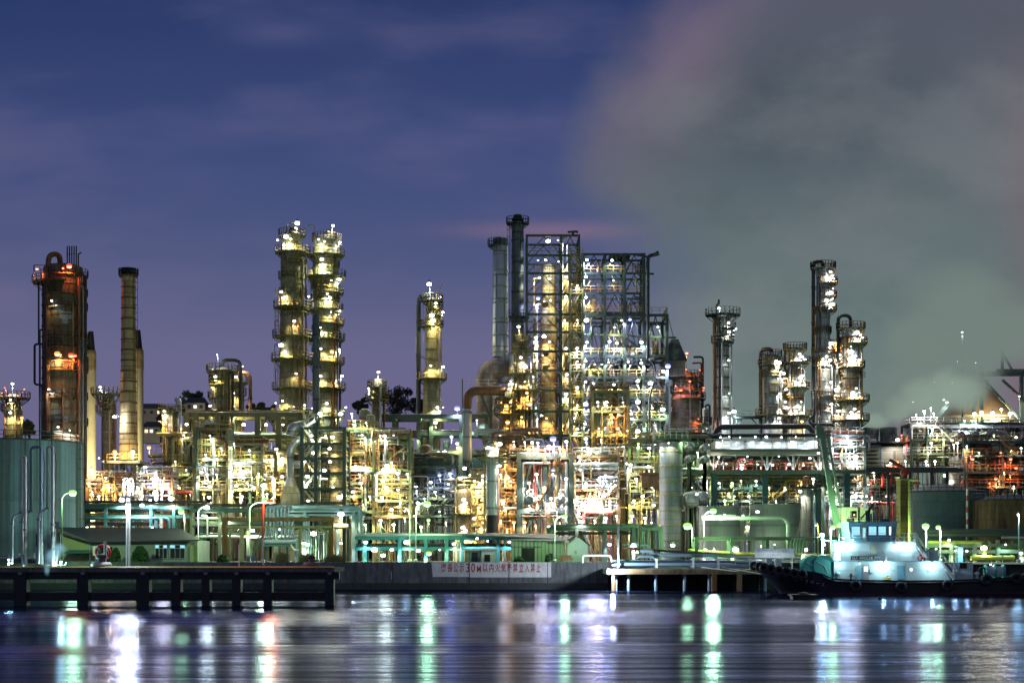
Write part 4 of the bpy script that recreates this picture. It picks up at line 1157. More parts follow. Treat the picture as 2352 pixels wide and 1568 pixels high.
# ------------------------------------------------------------------ steel structures
def frame(t, xs, ys, zs, pw, bw, mat, brace='V', braceback=False, z0=0.0, deck=None, railmat=None, skipdeck=(), walk=None):
    """open steel frame: posts, one ring of beams per level, chevron braces, decks with handrails"""
    for x in xs:
        for y in (ys[0], ys[-1]):
            t.part('post', MB().bar((x, y, z0), (x, y, zs[-1] + bw / 2), pw), mat)
    prev = z0
    for k, z in enumerate(zs):
        b = MB()
        for y in (ys[0], ys[-1]):
            for a, c in zip(xs[:-1], xs[1:]): b.bar((a + pw / 2, y, z), (c - pw / 2, y, z), bw * 0.6, bw)
        for x in xs: b.bar((x, ys[0] + pw / 2, z), (x, ys[-1] - pw / 2, z), bw * 0.6, bw)
        bm = t.part('level_beam', b, mat)
        if brace:
            for y in ((ys[0], ys[-1]) if braceback else (ys[0],)):
                d = MB()
                for i, (a, c) in enumerate(zip(xs[:-1], xs[1:])):
                    mx = (a + c) / 2
                    if brace == 'V':
                        d.bar((a, y, prev), (mx, y + 0.05, z - bw / 2), bw * 0.4)
                        d.bar((c, y, prev), (mx, y + 0.05, z - bw / 2), bw * 0.4)
                    elif brace == 'X':
                        d.bar((a, y, prev), (c, y, z), bw * 0.35)
                        d.bar((a, y + 0.15, z), (c, y + 0.15, prev), bw * 0.35)
                    elif brace == '/':
                        if (k + i) % 2: d.bar((a, y, prev), (c, y, z), bw * 0.4)
                        else: d.bar((a, y, z), (c, y, prev), bw * 0.4)
                if d.v: t.part('brace', d, mat, bm)
        if deck and k not in skipdeck:
            dk = t.part('deck', MB().grate(xs[0] + pw / 2, xs[-1] - pw / 2, ys[0] + pw / 2, (ys[0] + walk if walk else ys[-1] - pw / 2), z + bw / 2 + 0.1, 0.08), deck, bm)
            if railmat:
                zz = z + bw / 2 + 0.1
                t.part('handrail', MB().rail([(xs[0], ys[-1], zz), (xs[0], ys[0] - 0.15, zz), (xs[-1], ys[0] - 0.15, zz), (xs[-1], ys[-1], zz)], step=1.5), railmat, bm)
        prev = z


def flange(mb, p, q, r):
    """bolted flanges along a straight pipe"""
    p, q = Vector(p), Vector(q)
    d = (q - p)
    n = int(d.length / 4)
    for i in range(1, n + 1):
        c = p + d * (i / (n + 1))
        mb.tube(c - d.normalized() * 0.09, c + d.normalized() * 0.09, r * 1.55, n=8)


def valve(mb, p, s=0.3):
    mb.tube((p[0] - s, p[1], p[2]), (p[0] + s, p[1], p[2]), s * 0.8, s * 0.8, n=8)
    mb.tube((p[0], p[1], p[2]), (p[0], p[1], p[2] + s * 2.4), s * 0.3, n=6)
    mb.torus((p[0], p[1], p[2] + s * 2.5), s * 0.9, s * 0.15, 'z', 10, 5)


def module(label, u0, u1, levels, D, depth, pal, nv=14, nh=6, nd=2, lamps=(), seed=1, steel='steel_olive', railmat='rail_yellow', deck='steel_olive', name='process_unit',
           cat='process unit', posts=None, brace='/', pw=0.45, bw=0.45, rails=True, drums=None, tops=(), rmax=0.36, lampspread=True, vbot=None):
    """open steel frame crowded with pipework; levels = photo heights of its decks, top first"""
    rr = random.Random(seed * 131 + 5)
    nv, nh = min(int(nv * 1.6), 84), min(int(nh * 1.5), 34)
    t = T(name, label, cat, (u0 + u1) / 2, D)
    px = t.px
    w = (u1 - u0) * px
    z0 = 0.0 if vbot is None else t.h(vbot)
    zs = sorted(t.h(v) for v in levels)
    np_ = posts or max(2, int(round(w / 6.5)) + 1)
    xs = [-w / 2 + w * i / (np_ - 1) for i in range(np_)]
    frame(t, xs, (0, depth), zs, pw, bw, steel, brace, deck=deck, railmat=railmat if rails else None, z0=z0)
    allz = [z0] + zs
    for i in range(nv):
        r = rr.choice([0.08, 0.1, 0.12, 0.16, 0.22, rmax])
        x, y = rr.uniform(-w / 2, w / 2), rr.uniform(-0.5, depth)
        a = rr.randrange(len(allz) - 1)
        za = allz[a]
        zb = rr.choice(allz[a + 1:]) + rr.uniform(-1.5, 1.8)
        dx = rr.uniform(1.2, 6) * rr.choice((-1, 1))
        if abs(x + dx) > w / 2: dx = -dx
        zc = max(z0, zb - rr.uniform(1, 7))
        style = rr.random()
        mb = MB()
        if style < 0.4: pts = [(x, y, za), (x, y, zb)]
        elif style < 0.75: pts = [(x, y, za), (x, y, zb), (x + dx, y, zb)]
        else: pts = [(x, y, za), (x, y, zb), (x + dx, y, zb), (x + dx, y, zc)]
        mb.path(pts, r, 8)
        flange(mb, pts[0], pts[1], r)
        if rr.random() < 0.5: valve(mb, (x, y - r, za + (zb - za) * rr.uniform(0.1, 0.4)), 0.28)
        t.part('pipe', mb, rr.choice(pal))
    for i in range(nh):
        r = rr.choice([0.1, 0.14, 0.2, 0.28, rmax])
        z = rr.choice(allz[1:] if len(allz) > 1 else allz) + rr.uniform(-1.6, 0.9)
        y = rr.uniform(-0.6, depth)
        a, b = sorted((rr.uniform(-w / 2, w / 2), rr.uniform(-w / 2, w / 2)))
        if b - a < w * 0.3: a, b = -w / 2, w / 2
        mb = MB()
        pts = [(a, y, z - rr.uniform(0.8, 3)), (a, y, z), (b, y, z)] if rr.random() < 0.5 else [(a, y, z), (b, y, z)]
        mb.path(pts, r, 8)
        flange(mb, pts[-2], pts[-1], r)
        t.part('pipe', mb, rr.choice(pal))
    for i in range(nd):
        z = rr.choice(allz[:-1])
        r = rr.uniform(0.7, 1.3)
        x, y = rr.uniform(-w / 2 + r, w / 2 - r), rr.uniform(depth * 0.2, depth)
        if rr.random() < 0.5:
            hh = rr.uniform(2.5, 5)
            v_ = t.part('drum', MB().lathe([(r, z + 0.6), (r, z + 0.6 + hh)], 16, (x, y, 0)).dome(r, r * 0.5, z + 0.6 + hh, 16, (x, y, 0)).dome(r, r * 0.4, z + 0.6, 16, (x, y, 0), top=False), rr.choice(['clad_silver', 'clad_olive', 'clad_brown', 'clad_cream']))
            t.part('skirt', MB().lathe([(r * 0.8, z), (r * 0.8, z + 0.6)], 12, (x, y, 0)), steel, v_)
        else:
            v_ = t.part('drum', MB().hdrum((x, y, z + r + 0.8), rr.uniform(2.5, 5), r, 16), rr.choice(['clad_silver', 'clad_olive', 'clad_brown', 'pipe_white']))
            t.part('saddle', MB().box((x - 1, y, z + 0.5), (0.35, r * 1.4, 1.0)).box((x + 1, y, z + 0.5), (0.35, r * 1.4, 1.0)), steel, v_)
    # ladder and a stair between decks
    for a, b in zip(allz[:-1], allz[1:]):
        x = rr.uniform(-w / 2 + 0.6, w / 2 - 0.6)
        if rr.random() < 0.5 or w < 7: t.part('ladder', MB().ladder((x, -0.5, a), (x, -0.5, b + 1)), railmat)
        else:
            d = min(w * 0.45, (b - a) * 1.0)
            xx = rr.uniform(-w / 2, w / 2 - d)
            p, q = ((xx, -0.8, a), (xx + d, -0.8, b)) if rr.random() < 0.5 else ((xx + d, -0.8, a), (xx, -0.8, b))
            t.part('stair', MB().stairs(p, q), railmat)
    for lu, lv, c, pwr in lamps:
        pz = t.h(lv)
        zb = max([z for z in allz if z < pz - 0.3] or [pz - 2])
        xx = t.x(lu)
        yy = -0.9 - 0.4 * rr.random()
        t.lamp((xx, yy, pz), c, pwr * (0.48 if pwr < 1800 else 1) * (0.5 if c == 'R' else 1), arm=(xx + 0.3, yy + 0.6, zb), point=pwr >= 850)
    return t


AMB = ['pipe_ochre', 'pipe_ochre', 'pipe_rust', 'pipe_silver', 'pipe_white', 'steel_olive']
OLV = ['pipe_ochre', 'steel_olive', 'pipe_silver', 'pipe_green', 'pipe_rust', 'pipe_white']
GRN = ['pipe_green', 'pipe_teal', 'pipe_silver', 'pipe_dark', 'steel_olive', 'pipe_white']
WHT = ['pipe_white', 'pipe_silver', 'pipe_silver', 'pipe_rust', 'pipe_ochre', 'pipe_red']
DRK = ['pipe_dark', 'pipe_green', 'pipe_silver', 'pipe_blue', 'pipe_dark']
RED = ['pipe_red', 'pipe_white', 'pipe_silver', 'pipe_rust', 'pipe_dark']

# tall framed reactor structure -------------------------------------------------
t = T('framed_tower', 'tall open green steel tower caging an amber lit rusty column, right of the two chimneys', 'steel structure', 1270, 336)
px = t.px
vs = [541, 587, 628, 676, 722, 763, 807, 851, 897, 945, 1000, 1045]
xs = [t.x(u) for u in (1210, 1289, 1330)]
frame(t, xs, (0, 10), sorted(t.h(v) for v in vs), 0.45, 0.45, 'steel_green', 'V', braceback=True, deck='steel_green', railmat='rail_orange', skipdeck=(11,), walk=1.5)
# keep the seams centred on the column's own axis
o = t.part('reactor_column', MB().lathe([(22 * px, t.h(1000)), (21 * px, t.h(850)), (19.5 * px, t.h(720)), (16 * px, t.h(700)), (15.5 * px, t.h(604))], 26).dome(15.5 * px, 8 * px, t.h(604), 26), 'clad_rust')
o.location = (t.x(1262), 5, 0)
for uu, r_, v0, v1, mm in ((1232, 4, 700, 1000, 'pipe_silver'), (1298, 5, 620, 1000, 'pipe_ochre'), (1304, 3, 560, 1040, 'pipe_silver'), (1293, 1.6, 545, 1040, 'pipe_white'), (1226, 2, 640, 900, 'pipe_ochre'), (1318, 2.6, 700, 1040, 'pipe_ochre'), (1312, 3.4, 650, 960, 'pipe_ochre')):
    t.part('pipe', MB().path([t.p(uu + 8, v0, 4), t.p(uu, v0, 2.2), t.p(uu, v1, 2.2)], r_ * px, 8), mm)
for v in (700, 812, 845):
    t.part('manway', MB().tube(t.p(1253, v, 2.2), t.p(1253, v, 1.2), 5.5 * px, n=14).tube(t.p(1253, v, 1.2), t.p(1253, v, 1.0), 7 * px, n=14), 'clad_brown')
t.part('relief_horn', MB().path([t.p(1316, 541), t.p(1316, 531), t.p(1328, 533)], 2.6 * px, 8).tube(t.p(1304, 533), t.p(1322, 532), 2.4 * px, n=8), 'pipe_dark')
for lu, lv, c, w in ((1259, 554, 'C', 1100), (1282, 552, 'C', 500), (1236, 598, 'C', 420), (1254, 597, 'W', 700), (1283, 601, 'W', 420), (1239, 638, 'W', 420), (1262, 640, 'Y', 800), (1300, 636, 'Y', 600),
                     (1236, 686, 'B', 650), (1250, 692, 'W', 800), (1264, 690, 'Y', 600), (1231, 775, 'W', 450), (1250, 772, 'Y', 900), (1262, 785, 'Y', 700), (1297, 735, 'Y', 600), (1228, 800, 'Y', 420), (1247, 815, 'Y', 700), (1232, 817, 'W', 420), (1262, 826, 'A', 600),
                     (1244, 954, 'Y', 800), (1256, 960, 'A', 900), (1270, 975, 'A', 700), (1300, 800, 'Y', 400), (1302, 860, 'Y', 400), (1300, 905, 'L', 350), (1225, 930, 'T', 350), (1320, 960, 'Y', 400), (1300, 680, 'Y', 400)):
    t.lamp(t.p(lu, lv, 1.4), c, w, arm=t.p(lu - 2, lv - 12, 1.0))

t = T('stair_tower', 'zigzag stair tower of crisscross flights between the two tall steel structures', 'stair tower', 1323, 335)
px = t.px
lv = [590 + 29.5 * i for i in range(16)]
xs = [t.x(1309), t.x(1337)]
frame(t, xs, (-3.0, 0), sorted(t.h(v) for v in lv), 0.3, 0.24, 'steel_olive', None)
for i, (a, b) in enumerate(zip(lv[:-1], lv[1:])):
    zt, zb = t.h(a), t.h(b)
    lft, rgt = xs[0] + 0.6, xs[1] - 0.6
    p, q = ((lft, -2.4, zb), (rgt, -2.4, zt)) if i % 2 else ((rgt, -2.4, zb), (lft, -2.4, zt))
    t.part('stair_flight', MB().stairs(p, q), ['rail_white', 'rail_yellow', 'rail_orange'][i % 3])
    t.part('landing', MB().grate(q[0] - 0.7, q[0] + 0.7, -3, 0, zt), 'steel_olive')
    t.part('handrail', MB().rail([(xs[0], -3.05, zt), (xs[1], -3.05, zt)], step=1.2), 'rail_yellow')
for v, c, w in ((655, 'W', 350), (735, 'W', 350), (800, 'C', 500), (830, 'C', 420), (890, 'Y', 350), (930, 'Y', 350), (985, 'L', 350)):
    t.lamp(t.p(1326, v, -3.4), c, w, arm=t.p(1337, v - 4, -3))

t = T('framed_structure', 'broad stepped dark steel structure full of lamps, with a black pipe up its right side', 'steel structure', 1435, 334)
px = t.px
x4 = [t.x(u) for u in (1339, 1389, 1434.5, 1479)]
up = sorted(t.h(v) for v in (584, 628, 674, 719))
lo = sorted(t.h(v) for v in (719 + 5, 818, 867, 913, 963, 1012))
frame(t, x4, (0, 7), up, 0.6, 0.42, 'steel_dark', 'V', braceback=True, deck='steel_dark', walk=1.3, railmat='rail_orange', z0=t.h(722), skipdeck=(3,))
x5 = [t.x(u) for u in (1339, 1389, 1434.5, 1479, 1532)]
frame(t, x5, (0, 11), lo, 0.6, 0.5, 'steel_dark', 'V', braceback=True, deck='steel_dark', walk=2, railmat='rail_yellow')
t.part('roof_beam', MB().bx((t.x(1401), 2, t.h(583.5)), (t.x(1450), 9, t.h(581))).bar(t.p(1450, 584), t.p(1490, 590), .35), 'steel_dark')
t.part('cantilever', MB().bar(t.p(1532, 775, 1), t.p(1553, 775, 1), .35).bar(t.p(1548, 776, 1), t.p(1548, 818, 1), .22).bar(t.p(1339, 767, 1), t.p(1532, 775, 1), .4).bar(t.p(1533, 722, 1), t.p(1547, 775, 1), .12), 'steel_green')
t.part('cantilever', MB().bar(t.p(1479, 628, 1), t.p(1502, 629, 1), .35), 'steel_green')
t.part('vent_line', MB().path([t.p(1511, 583, -1), t.p(1490, 588, -1), t.p(1488, 600, -1), t.p(1488, 822, -1)], [0.9] + [0.75] * 6 + [4.0 * px] * 30 if False else 4.2 * px, 12, bend=1.6).tube(t.p(1505, 584, -1), t.p(1513, 581, -1), 4.2 * px, 6 * px, n=12, caps=False), 'pipe_dark')
t.part('pipe', MB().path([t.p(1440, 775, 3), t.p(1505, 838, -1), t.p(1505, 875, -1), t.p(1492, 905, -1), t.p(1492, 1000, -1)], 2.8 * px, 10, bend=1.5), 'pipe_dark')
t.part('heat_exchanger', MB().hdrum((t.x(1453), 3, t.h(842)), 78 * px, 8 * px, 16), 'pipe_dark')
t.part('heat_exchanger', MB().hdrum((t.x(1378), 3, t.h(846)), 26 * px, 9 * px, 16), 'clad_olive')
t.part('drum', MB().lathe([(9 * px, t.h(817)), (9 * px, t.h(788))], 16, (t.x(1440), 4, 0)).dome(9 * px, 4 * px, t.h(788), 16, (t.x(1440), 4, 0)), 'silo_red')
t.part('vessel_wall', MB().bx((t.x(1400), 5, t.h(910)), (t.x(1468), 9, t.h(884))), 'clad_cream')
t.part('vessel_wall', MB().bx((t.x(1350), 5, t.h(850)), (t.x(1398), 9, t.h(836))), 'clad_olive')
for uu, v0, v1, hw, mm in ((1362, 719, 690, 8, 'clad_brown'), (1412, 672, 650, 9, 'clad_olive'), (1455, 818, 792, 9, 'clad_silver'), (1358, 867, 838, 10, 'clad_olive'), (1505, 818, 785, 8, 'clad_brown'), (1500, 963, 930, 10, 'clad_olive'), (1375, 913, 884, 9, 'clad_silver'), (1410, 767, 735, 8, 'clad_olive'), (1360, 1012, 975, 10, 'clad_brown'), (1450, 1012, 975, 11, 'clad_olive'), (1410, 962, 928, 9, 'clad_cream')):
    o = t.part('drum', MB().lathe([(hw * px, 0), (hw * px, t.h(v1) - t.h(v0))], 16).dome(hw * px, hw * px * .5, t.h(v1) - t.h(v0), 16), mm)
    o.location = (t.x(uu, 4), 4, t.h(v0, 4))
rr = random.Random(4)
for i in range(64):
    uu = rr.uniform(1342, 1530)
    k = rr.randrange(5)
    va, vb = (1012, 963, 913, 867, 818, 724)[k], (1012, 963, 913, 867, 818, 724)[k + 1] + rr.uniform(2, 30)
    y = rr.uniform(0.5, 10)
    t.part('pipe', MB().path([t.p(uu, va, y), t.p(uu, vb, y), t.p(min(1532, uu + rr.uniform(10, 50)), vb, y)], rr.choice((1.2, 1.8, 2.6, 3.4)) * px, 8), rr.choice(['pipe_silver', 'pipe_ochre', 'pipe_white', 'pipe_dark', 'pipe_green', 'pipe_rust']))
for i in range(24):
    uu = rr.uniform(1345, 1470); k = rr.randrange(3)
    va = (719, 674, 628)[k]; vb = (674, 628, 584)[k] + rr.uniform(6, 25); y = rr.uniform(1, 9)
    t.part('pipe', MB().path([t.p(uu, va, y), t.p(uu, vb, y), t.p(uu + rr.uniform(-15, 15), vb, y)], rr.choice((1, 1.6, 2.4)) * px, 8), rr.choice(['pipe_ochre', 'pipe_dark', 'pipe_silver']))
for lu, lv_, c, w in ((1348, 597, 'C', 900), (1406, 598, 'L', 420), (1346, 636, 'W', 600), (1409, 644, 'B', 300), (1346, 683, 'W', 600), (1347, 736, 'C', 650), (1348, 786, 'C', 900), (1417, 788, 'C', 900), (1428, 736, 'C', 600), (1447, 734, 'B', 600),
                      (1412, 752, 'Y', 700), (1511, 751, 'L', 420), (1473, 786, 'C', 500), (1400, 784, 'C', 420), (1345, 829, 'W', 600), (1366, 837, 'L', 700), (1398, 832, 'W', 500), (1443, 831, 'W', 500), (1473, 834, 'W', 500),
                      (1345, 877, 'W', 600), (1363, 880, 'W', 350), (1410, 883, 'L', 600), (1465, 875, 'W', 600), (1494, 880, 'W', 420), (1345, 928, 'W', 500), (1387, 916, 'W', 500), (1429, 917, 'W', 500), (1465, 923, 'W', 420), (1344, 973, 'W', 600),
                      (1396, 978, 'W', 420), (1429, 979, 'W', 350), (1498, 937, 'L', 500), (1522, 940, 'L', 500), (1484, 978, 'G', 420), (1465, 991, 'L', 420), (1534, 842, 'B', 600), (1523, 852, 'W', 300), (1505, 978, 'L', 300), (1450, 950, 'L', 350)):
    t.lamp(t.p(lu, lv_, -0.5), c, w * 1.3, arm=t.p(lu - 3, lv_ - 10, 0))

# furnace stack frame in amber, in front of the stepped structure
t = module('rust red pipe column caged in an amber lit frame, before the stepped structure', 1361, 1444, [899, 945, 1000, 1045, 1100], 306, 7, AMB, nv=22, nh=10, nd=1, seed=31, brace='V', railmat='rail_orange',
    lamps=[(1372, 925, 'W', 500), (1392, 925, 'Y', 420), (1416, 940, 'A', 600), (1405, 960, 'A', 700), (1418, 985, 'A', 800), (1440, 990, 'A', 420), (1375, 985, 'Y', 420), (1430, 1028, 'Y', 420), (1412, 1030, 'A', 600), (1380, 1068, 'K', 500), (1440, 1065, 'W', 420), (1430, 925, 'W', 350)])
px = t.px
t.part('riser', MB().tube(t.p(1412, 1200, 2), t.p(1412, 892, 2), 7.2 * px, 5.6 * px, 14), 'pipe_rust')

# ------------------------------------------------------------------ pipe bridge on the left
t = T('pipe_bridge', 'long green girder bridge carrying pipes behind the pair of tall towers, left half', 'pipe rack', 555, 318)
px = t.px
us = [428, 450, 499, 521, 592, 640, 690]
xs = [t.x(u) for u in us]
frame(t, xs, (0, 8), sorted(t.h(v) for v in (952, 1003)), 1.0, 0.8, 'steel_olive', None)
t.part('truss', MB().bar(t.p(452, 1000, -.1), t.p(475, 955, -.1), .25).bar(t.p(475, 955, -.1), t.p(497, 1000, -.1), .25).bar(t.p(475, 955, -.1), t.p(475, 1000, -.1), .25).bar(t.p(595, 1000, -.1), t.p(615, 955, -.1), .25).bar(t.p(615, 955, -.1), t.p(638, 1000, -.1), .25), 'steel_olive')
t.part('diagonal_strut', MB().bar(t.p(545, 1003, -.6), t.p(592, 1120, -.6), .55), 'rail_yellow')
t.part('knee_brace', MB().bar(t.p(428, 1060, -.5), t.p(450, 1010, -.5), .35).bar(t.p(428, 1040, -.5), t.p(455, 1090, -.5), .35), 'rail_yellow')
for i, (v, r_) in enumerate(((948, 2.5), (945, 3.5), (998, 3), (996, 4), (1009, 2))):
    t.part('pipe', MB().tube(t.p(426, v, 1 + i * 1.3), t.p(692, v, 1 + i * 1.3), r_ * px, n=10), ['pipe_silver', 'pipe_ochre', 'pipe_green', 'pipe_silver', 'pipe_ochre'][i])
for lu, lv_, c, w in ((470, 985, 'L', 600), (560, 975, 'L', 700), (610, 975, 'L', 700), (520, 1030, 'Y', 600), (650, 975, 'L', 400), (440, 1040, 'Y', 500), (600, 1060, 'L', 600)):
    t.lamp(t.p(lu, lv_, 2), c, w, arm=t.p(lu, 952 if lv_ < 1003 else 1003, 2))

t = T('pipe_bridge', 'green girder bridge at the foot of the slim side pipe tower, middle of the plant', 'pipe rack', 960, 322)
px = t.px
xs = [t.x(u) for u in (830, 905, 962, 990, 1058, 1118)]
frame(t, xs, (0, 8), sorted(t.h(v) for v in (957, 995, 1040)), 0.7, 0.7, 'steel_green', None)
for i, (v, r_) in enumerate(((953, 2.5), (991, 3), (989, 2), (1036, 3.4), (1034, 2.6), (1046, 2))):
    t.part('pipe', MB().tube(t.p(832, v, 1 + i), t.p(1118, v, 1 + i), r_ * px, n=10), ['pipe_green', 'pipe_dark', 'pipe_silver', 'pipe_dark', 'pipe_green', 'pipe_dark'][i])
t.part('pipe', MB().path([t.p(935, 1040, -.5), t.p(935, 1075, -.5), t.p(962, 1075, -.5), t.p(962, 1040, -.5)], 2 * px, 8), 'pipe_dark')
t.part('vent_pot', MB().lathe([(3 * px, t.h(1040)), (3 * px, t.h(1034)), (8 * px, t.h(1024)), (8 * px, t.h(1012)), (2 * px, t.h(1009))], 14, (t.x(1024), 3, 0)), 'pipe_green')
for lu, lv_, c, w in ((882, 1000, 'L', 700), (950, 1004, 'L', 600), (1037, 1003, 'L', 600), (1050, 1019, 'Y', 500), (1007, 1039, 'C', 500), (1021, 1038, 'C', 600), (924, 1036, 'C', 350), (1050, 939, 'B', 800), (1000, 970, 'L', 500), (1075, 985, 'T', 600), (1095, 965, 'T', 500)):
    t.lamp(t.p(lu, lv_, -0.6), c, w, arm=t.p(lu, lv_ + 14, 0))
t = T('process_shed', 'long low shed with a blue grey corrugated roof under the middle girder bridge', 'shed', 985, 330)
t.part('wall', MB().box((0, 4, 7), (16, 8, 14)), 'shed_grey')
t.part('roof', MB().add([(-13, -1.5, 16), (13, -1.5, 16), (13, 6, 21), (-13, 6, 21)], [(0, 1, 2, 3)]), 'roof_teal')

# ------------------------------------------------------------------ crowded process units
module('orange lit piping skid under the banded chimney platform', 200, 300, [1102, 1132], 306, 7, AMB, nv=26, nh=12, nd=2, seed=41, railmat='rail_orange', steel='steel_rust',
    lamps=[(213, 1080, 'W', 1900), (250, 1113, 'A', 1200), (246, 1098, 'W', 420), (215, 1130, 'Y', 400), (262, 1128, 'A', 600), (280, 1135, 'A', 600), (295, 1110, 'W', 500), (230, 1140, 'Y', 500), (205, 1110, 'A', 400), (238, 1125, 'A', 500)])
module('dazzling white piping skid right of the banded chimney platform', 310, 395, [1092, 1122], 300, 7, WHT, nv=26, nh=12, nd=3, seed=42, railmat='rail_white', steel='steel_rust',
    lamps=[(337, 1073, 'C', 700), (345, 1118, 'B', 600), (352, 1100, 'K', 800), (366, 1098, 'K', 900), (376, 1122, 'W', 1100), (385, 1112, 'W', 900), (360, 1132, 'W', 800), (330, 1138, 'C', 400), (392, 1130, 'W', 900), (320, 1120, 'W', 500)])
module('olive frame of vertical pipes left of the girder bridge, with a yellow deck', 398, 445, [1010, 1062, 1090, 1122], 308, 6, OLV, nv=22, nh=8, nd=1, seed=43,
    lamps=[(425, 1000, 'Y', 420), (405, 1060, 'Y', 400), (430, 1080, 'L', 420), (412, 1115, 'W', 700), (440, 1130, 'Y', 500), (400, 1128, 'W', 500)])
t = module('tall narrow pipe stack frame below the stubby olive towers', 446, 522, [985, 1021, 1056, 1090, 1124], 304, 6, OLV, nv=32, nh=12, nd=2, seed=44,
    lamps=[(484, 1001, 'L', 450), (474, 1045, 'C', 450), (472, 1073, 'B', 900), (500, 1090, 'W', 600), (490, 1015, 'Y', 420), (465, 1085, 'K', 700), (478, 1090, 'K', 700), (500, 1055, 'Y', 400), (510, 1030, 'L', 400), (455, 1110, 'W', 600), (485, 1118, 'W', 500), (470, 1135, 'A', 400)])
px = t.px
t.part('column', MB().lathe([(8.5 * px, 0), (8.5 * px, t.h(985))], 16, (t.x(522), 2, 0)).dome(8.5 * px, 3 * px, t.h(985), 16, (t.x(522), 2, 0)), 'clad_silver')
t.part('column', MB().lathe([(5 * px, 0), (5 * px, t.h(955))], 14, (t.x(500), 1, 0)), 'clad_olive')
module('yellow railed pipe frame with bright lamps beneath the girder bridge', 524, 602, [1020, 1056, 1090, 1124], 306, 7, OLV, nv=30, nh=12, nd=3, seed=45,
    lamps=[(540, 1020, 'L', 700), (550, 1066, 'W', 900), (560, 1090, 'W', 800), (545, 1116, 'Y', 800), (530, 1085, 'W', 500), (596, 1088, 'L', 700), (585, 1120, 'L', 600), (570, 1110, 'Y', 600), (536, 1130, 'Y', 500), (560, 1140, 'W', 500), (520, 1045, 'Y', 420), (575, 1035, 'L', 420)])
module('bright orange railed frame at the foot of the left tall tower', 603, 662, [1056, 1082, 1108, 1135], 312, 6, AMB, nv=28, nh=12, nd=2, seed=46, railmat='rail_orange',
    lamps=[(637, 1032, 'W', 600), (627, 1057, 'W', 1000), (650, 1054, 'L', 1100), (645, 1064, 'Y', 900), (612, 1090, 'L', 800), (608, 1115, 'L', 900), (630, 1100, 'Y', 500), (650, 1095, 'Y', 500), (640, 1125, 'A', 500), (615, 1135, 'L', 500)])

# dark teal open frame with stair and rusty vessel
t = T('process_structure', 'dark teal open frame with white stairs and a rusty vessel, beside silver bent duct', 'steel structure', 742, 292)
px = t.px
xs = [t.x(u) for u in (694, 726, 791)]
frame(t, xs, (0, 7), sorted(t.h(v) for v in (983, 1019, 1053, 1087, 1123, 1155)), 0.62, 0.42, 'steel_dark', None, deck='steel_dark', railmat='rail_yellow', skipdeck=(5,))
o = t.part('vessel', MB().lathe([(19.5 * px, 0), (19.5 * px, t.h(992))], 24).dome(19.5 * px, 5 * px, t.h(992), 24), 'clad_brown')
o.location = (t.x(772), 3.4, 0)
for i, (a, b) in enumerate(((1155, 1123), (1123, 1087), (1087, 1053), (1053, 1019), (1019, 983), (983, 966))):
    p, q = (698, 723) if i % 2 else (723, 698)
    t.part('stair_flight', MB().stairs(t.p(p, a, 2), t.p(q, b, 2)), 'rail_white')
for v in (1100, 1040, 1005):
    t.part('pipe', MB().path([t.p(735, 1155, 1), t.p(735, v, 1), t.p(752, v, 1)], 2 * px, 8), 'pipe_silver')
t.part('fan_guard', MB().tube(t.p(752, 968, 2), t.p(752, 968, 2.6), 8 * px, n=16), 'pipe_dark')
t.part('handrail', MB().rail([t.p(697, 983, -.3), t.p(712, 966, -.3), t.p(728, 966, -.3)]), 'rail_white')
for lu, lv_, c, w in ((735, 950, 'L', 500), (764, 1004, 'Y', 1300), (748, 1000, 'Y', 900), (757, 1030, 'Y', 600), (706, 1094, 'L', 1000), (713, 1105, 'L', 700), (745, 1080, 'L', 600), (790, 1138, 'L', 700), (780, 1142, 'Y', 1000), (708, 1150, 'L', 700), (720, 1040, 'L', 500), (715, 1000, 'L', 600), (758, 1060, 'Y', 400), (700, 1060, 'Y', 400), (765, 1120, 'Y', 500), (790, 1180, 'L', 900), (784, 1190, 'W', 800)):
    t.lamp(t.p(lu, lv_, 0.6), c, w, arm=t.p(lu, lv_ - 8, 0.8))
# silver bent duct with hood
t = T('bent_duct', 'fat silver duct with a double bend ending in a pale hood, centre left', 'duct', 668, 298)
px = t.px
t.part('duct', MB().path([t.p(700, 976, 2), t.p(672, 981, 0), t.p(668, 1000, 0)], 12 * px, 16, bend=1.6).path([t.p(702, 1010, 3), t.p(684, 1010, 0), t.p(667, 1030, 0), t.p(667, 1098, 0)], 8.5 * px, 16, bend=1.9), 'stack_silver')
t.part('transition', MB().lathe([(16 * px, t.h(1117)), (8.6 * px, t.h(1096))], 18, (t.x(667), 0, 0)), 'pipe_white')
t.part('hood', MB().add([t.p(642, 1156, -2), t.p(698, 1156, -2), t.p(698, 1156, 3), t.p(642, 1156, 3), t.p(651, 1117, -1.3), t.p(683, 1117, -1.3), t.p(683, 1117, 1.5), t.p(651, 1117, 1.5)],
       [(0, 1, 5, 4), (1, 2, 6, 5), (2, 3, 7, 6), (3, 0, 4, 7), (4, 5, 6, 7)]), 'clad_cream')
t.part('base_block', MB().bx((t.x(642), -2, -0.2), (t.x(698), 3, t.h(1156))), 'clad_cream')

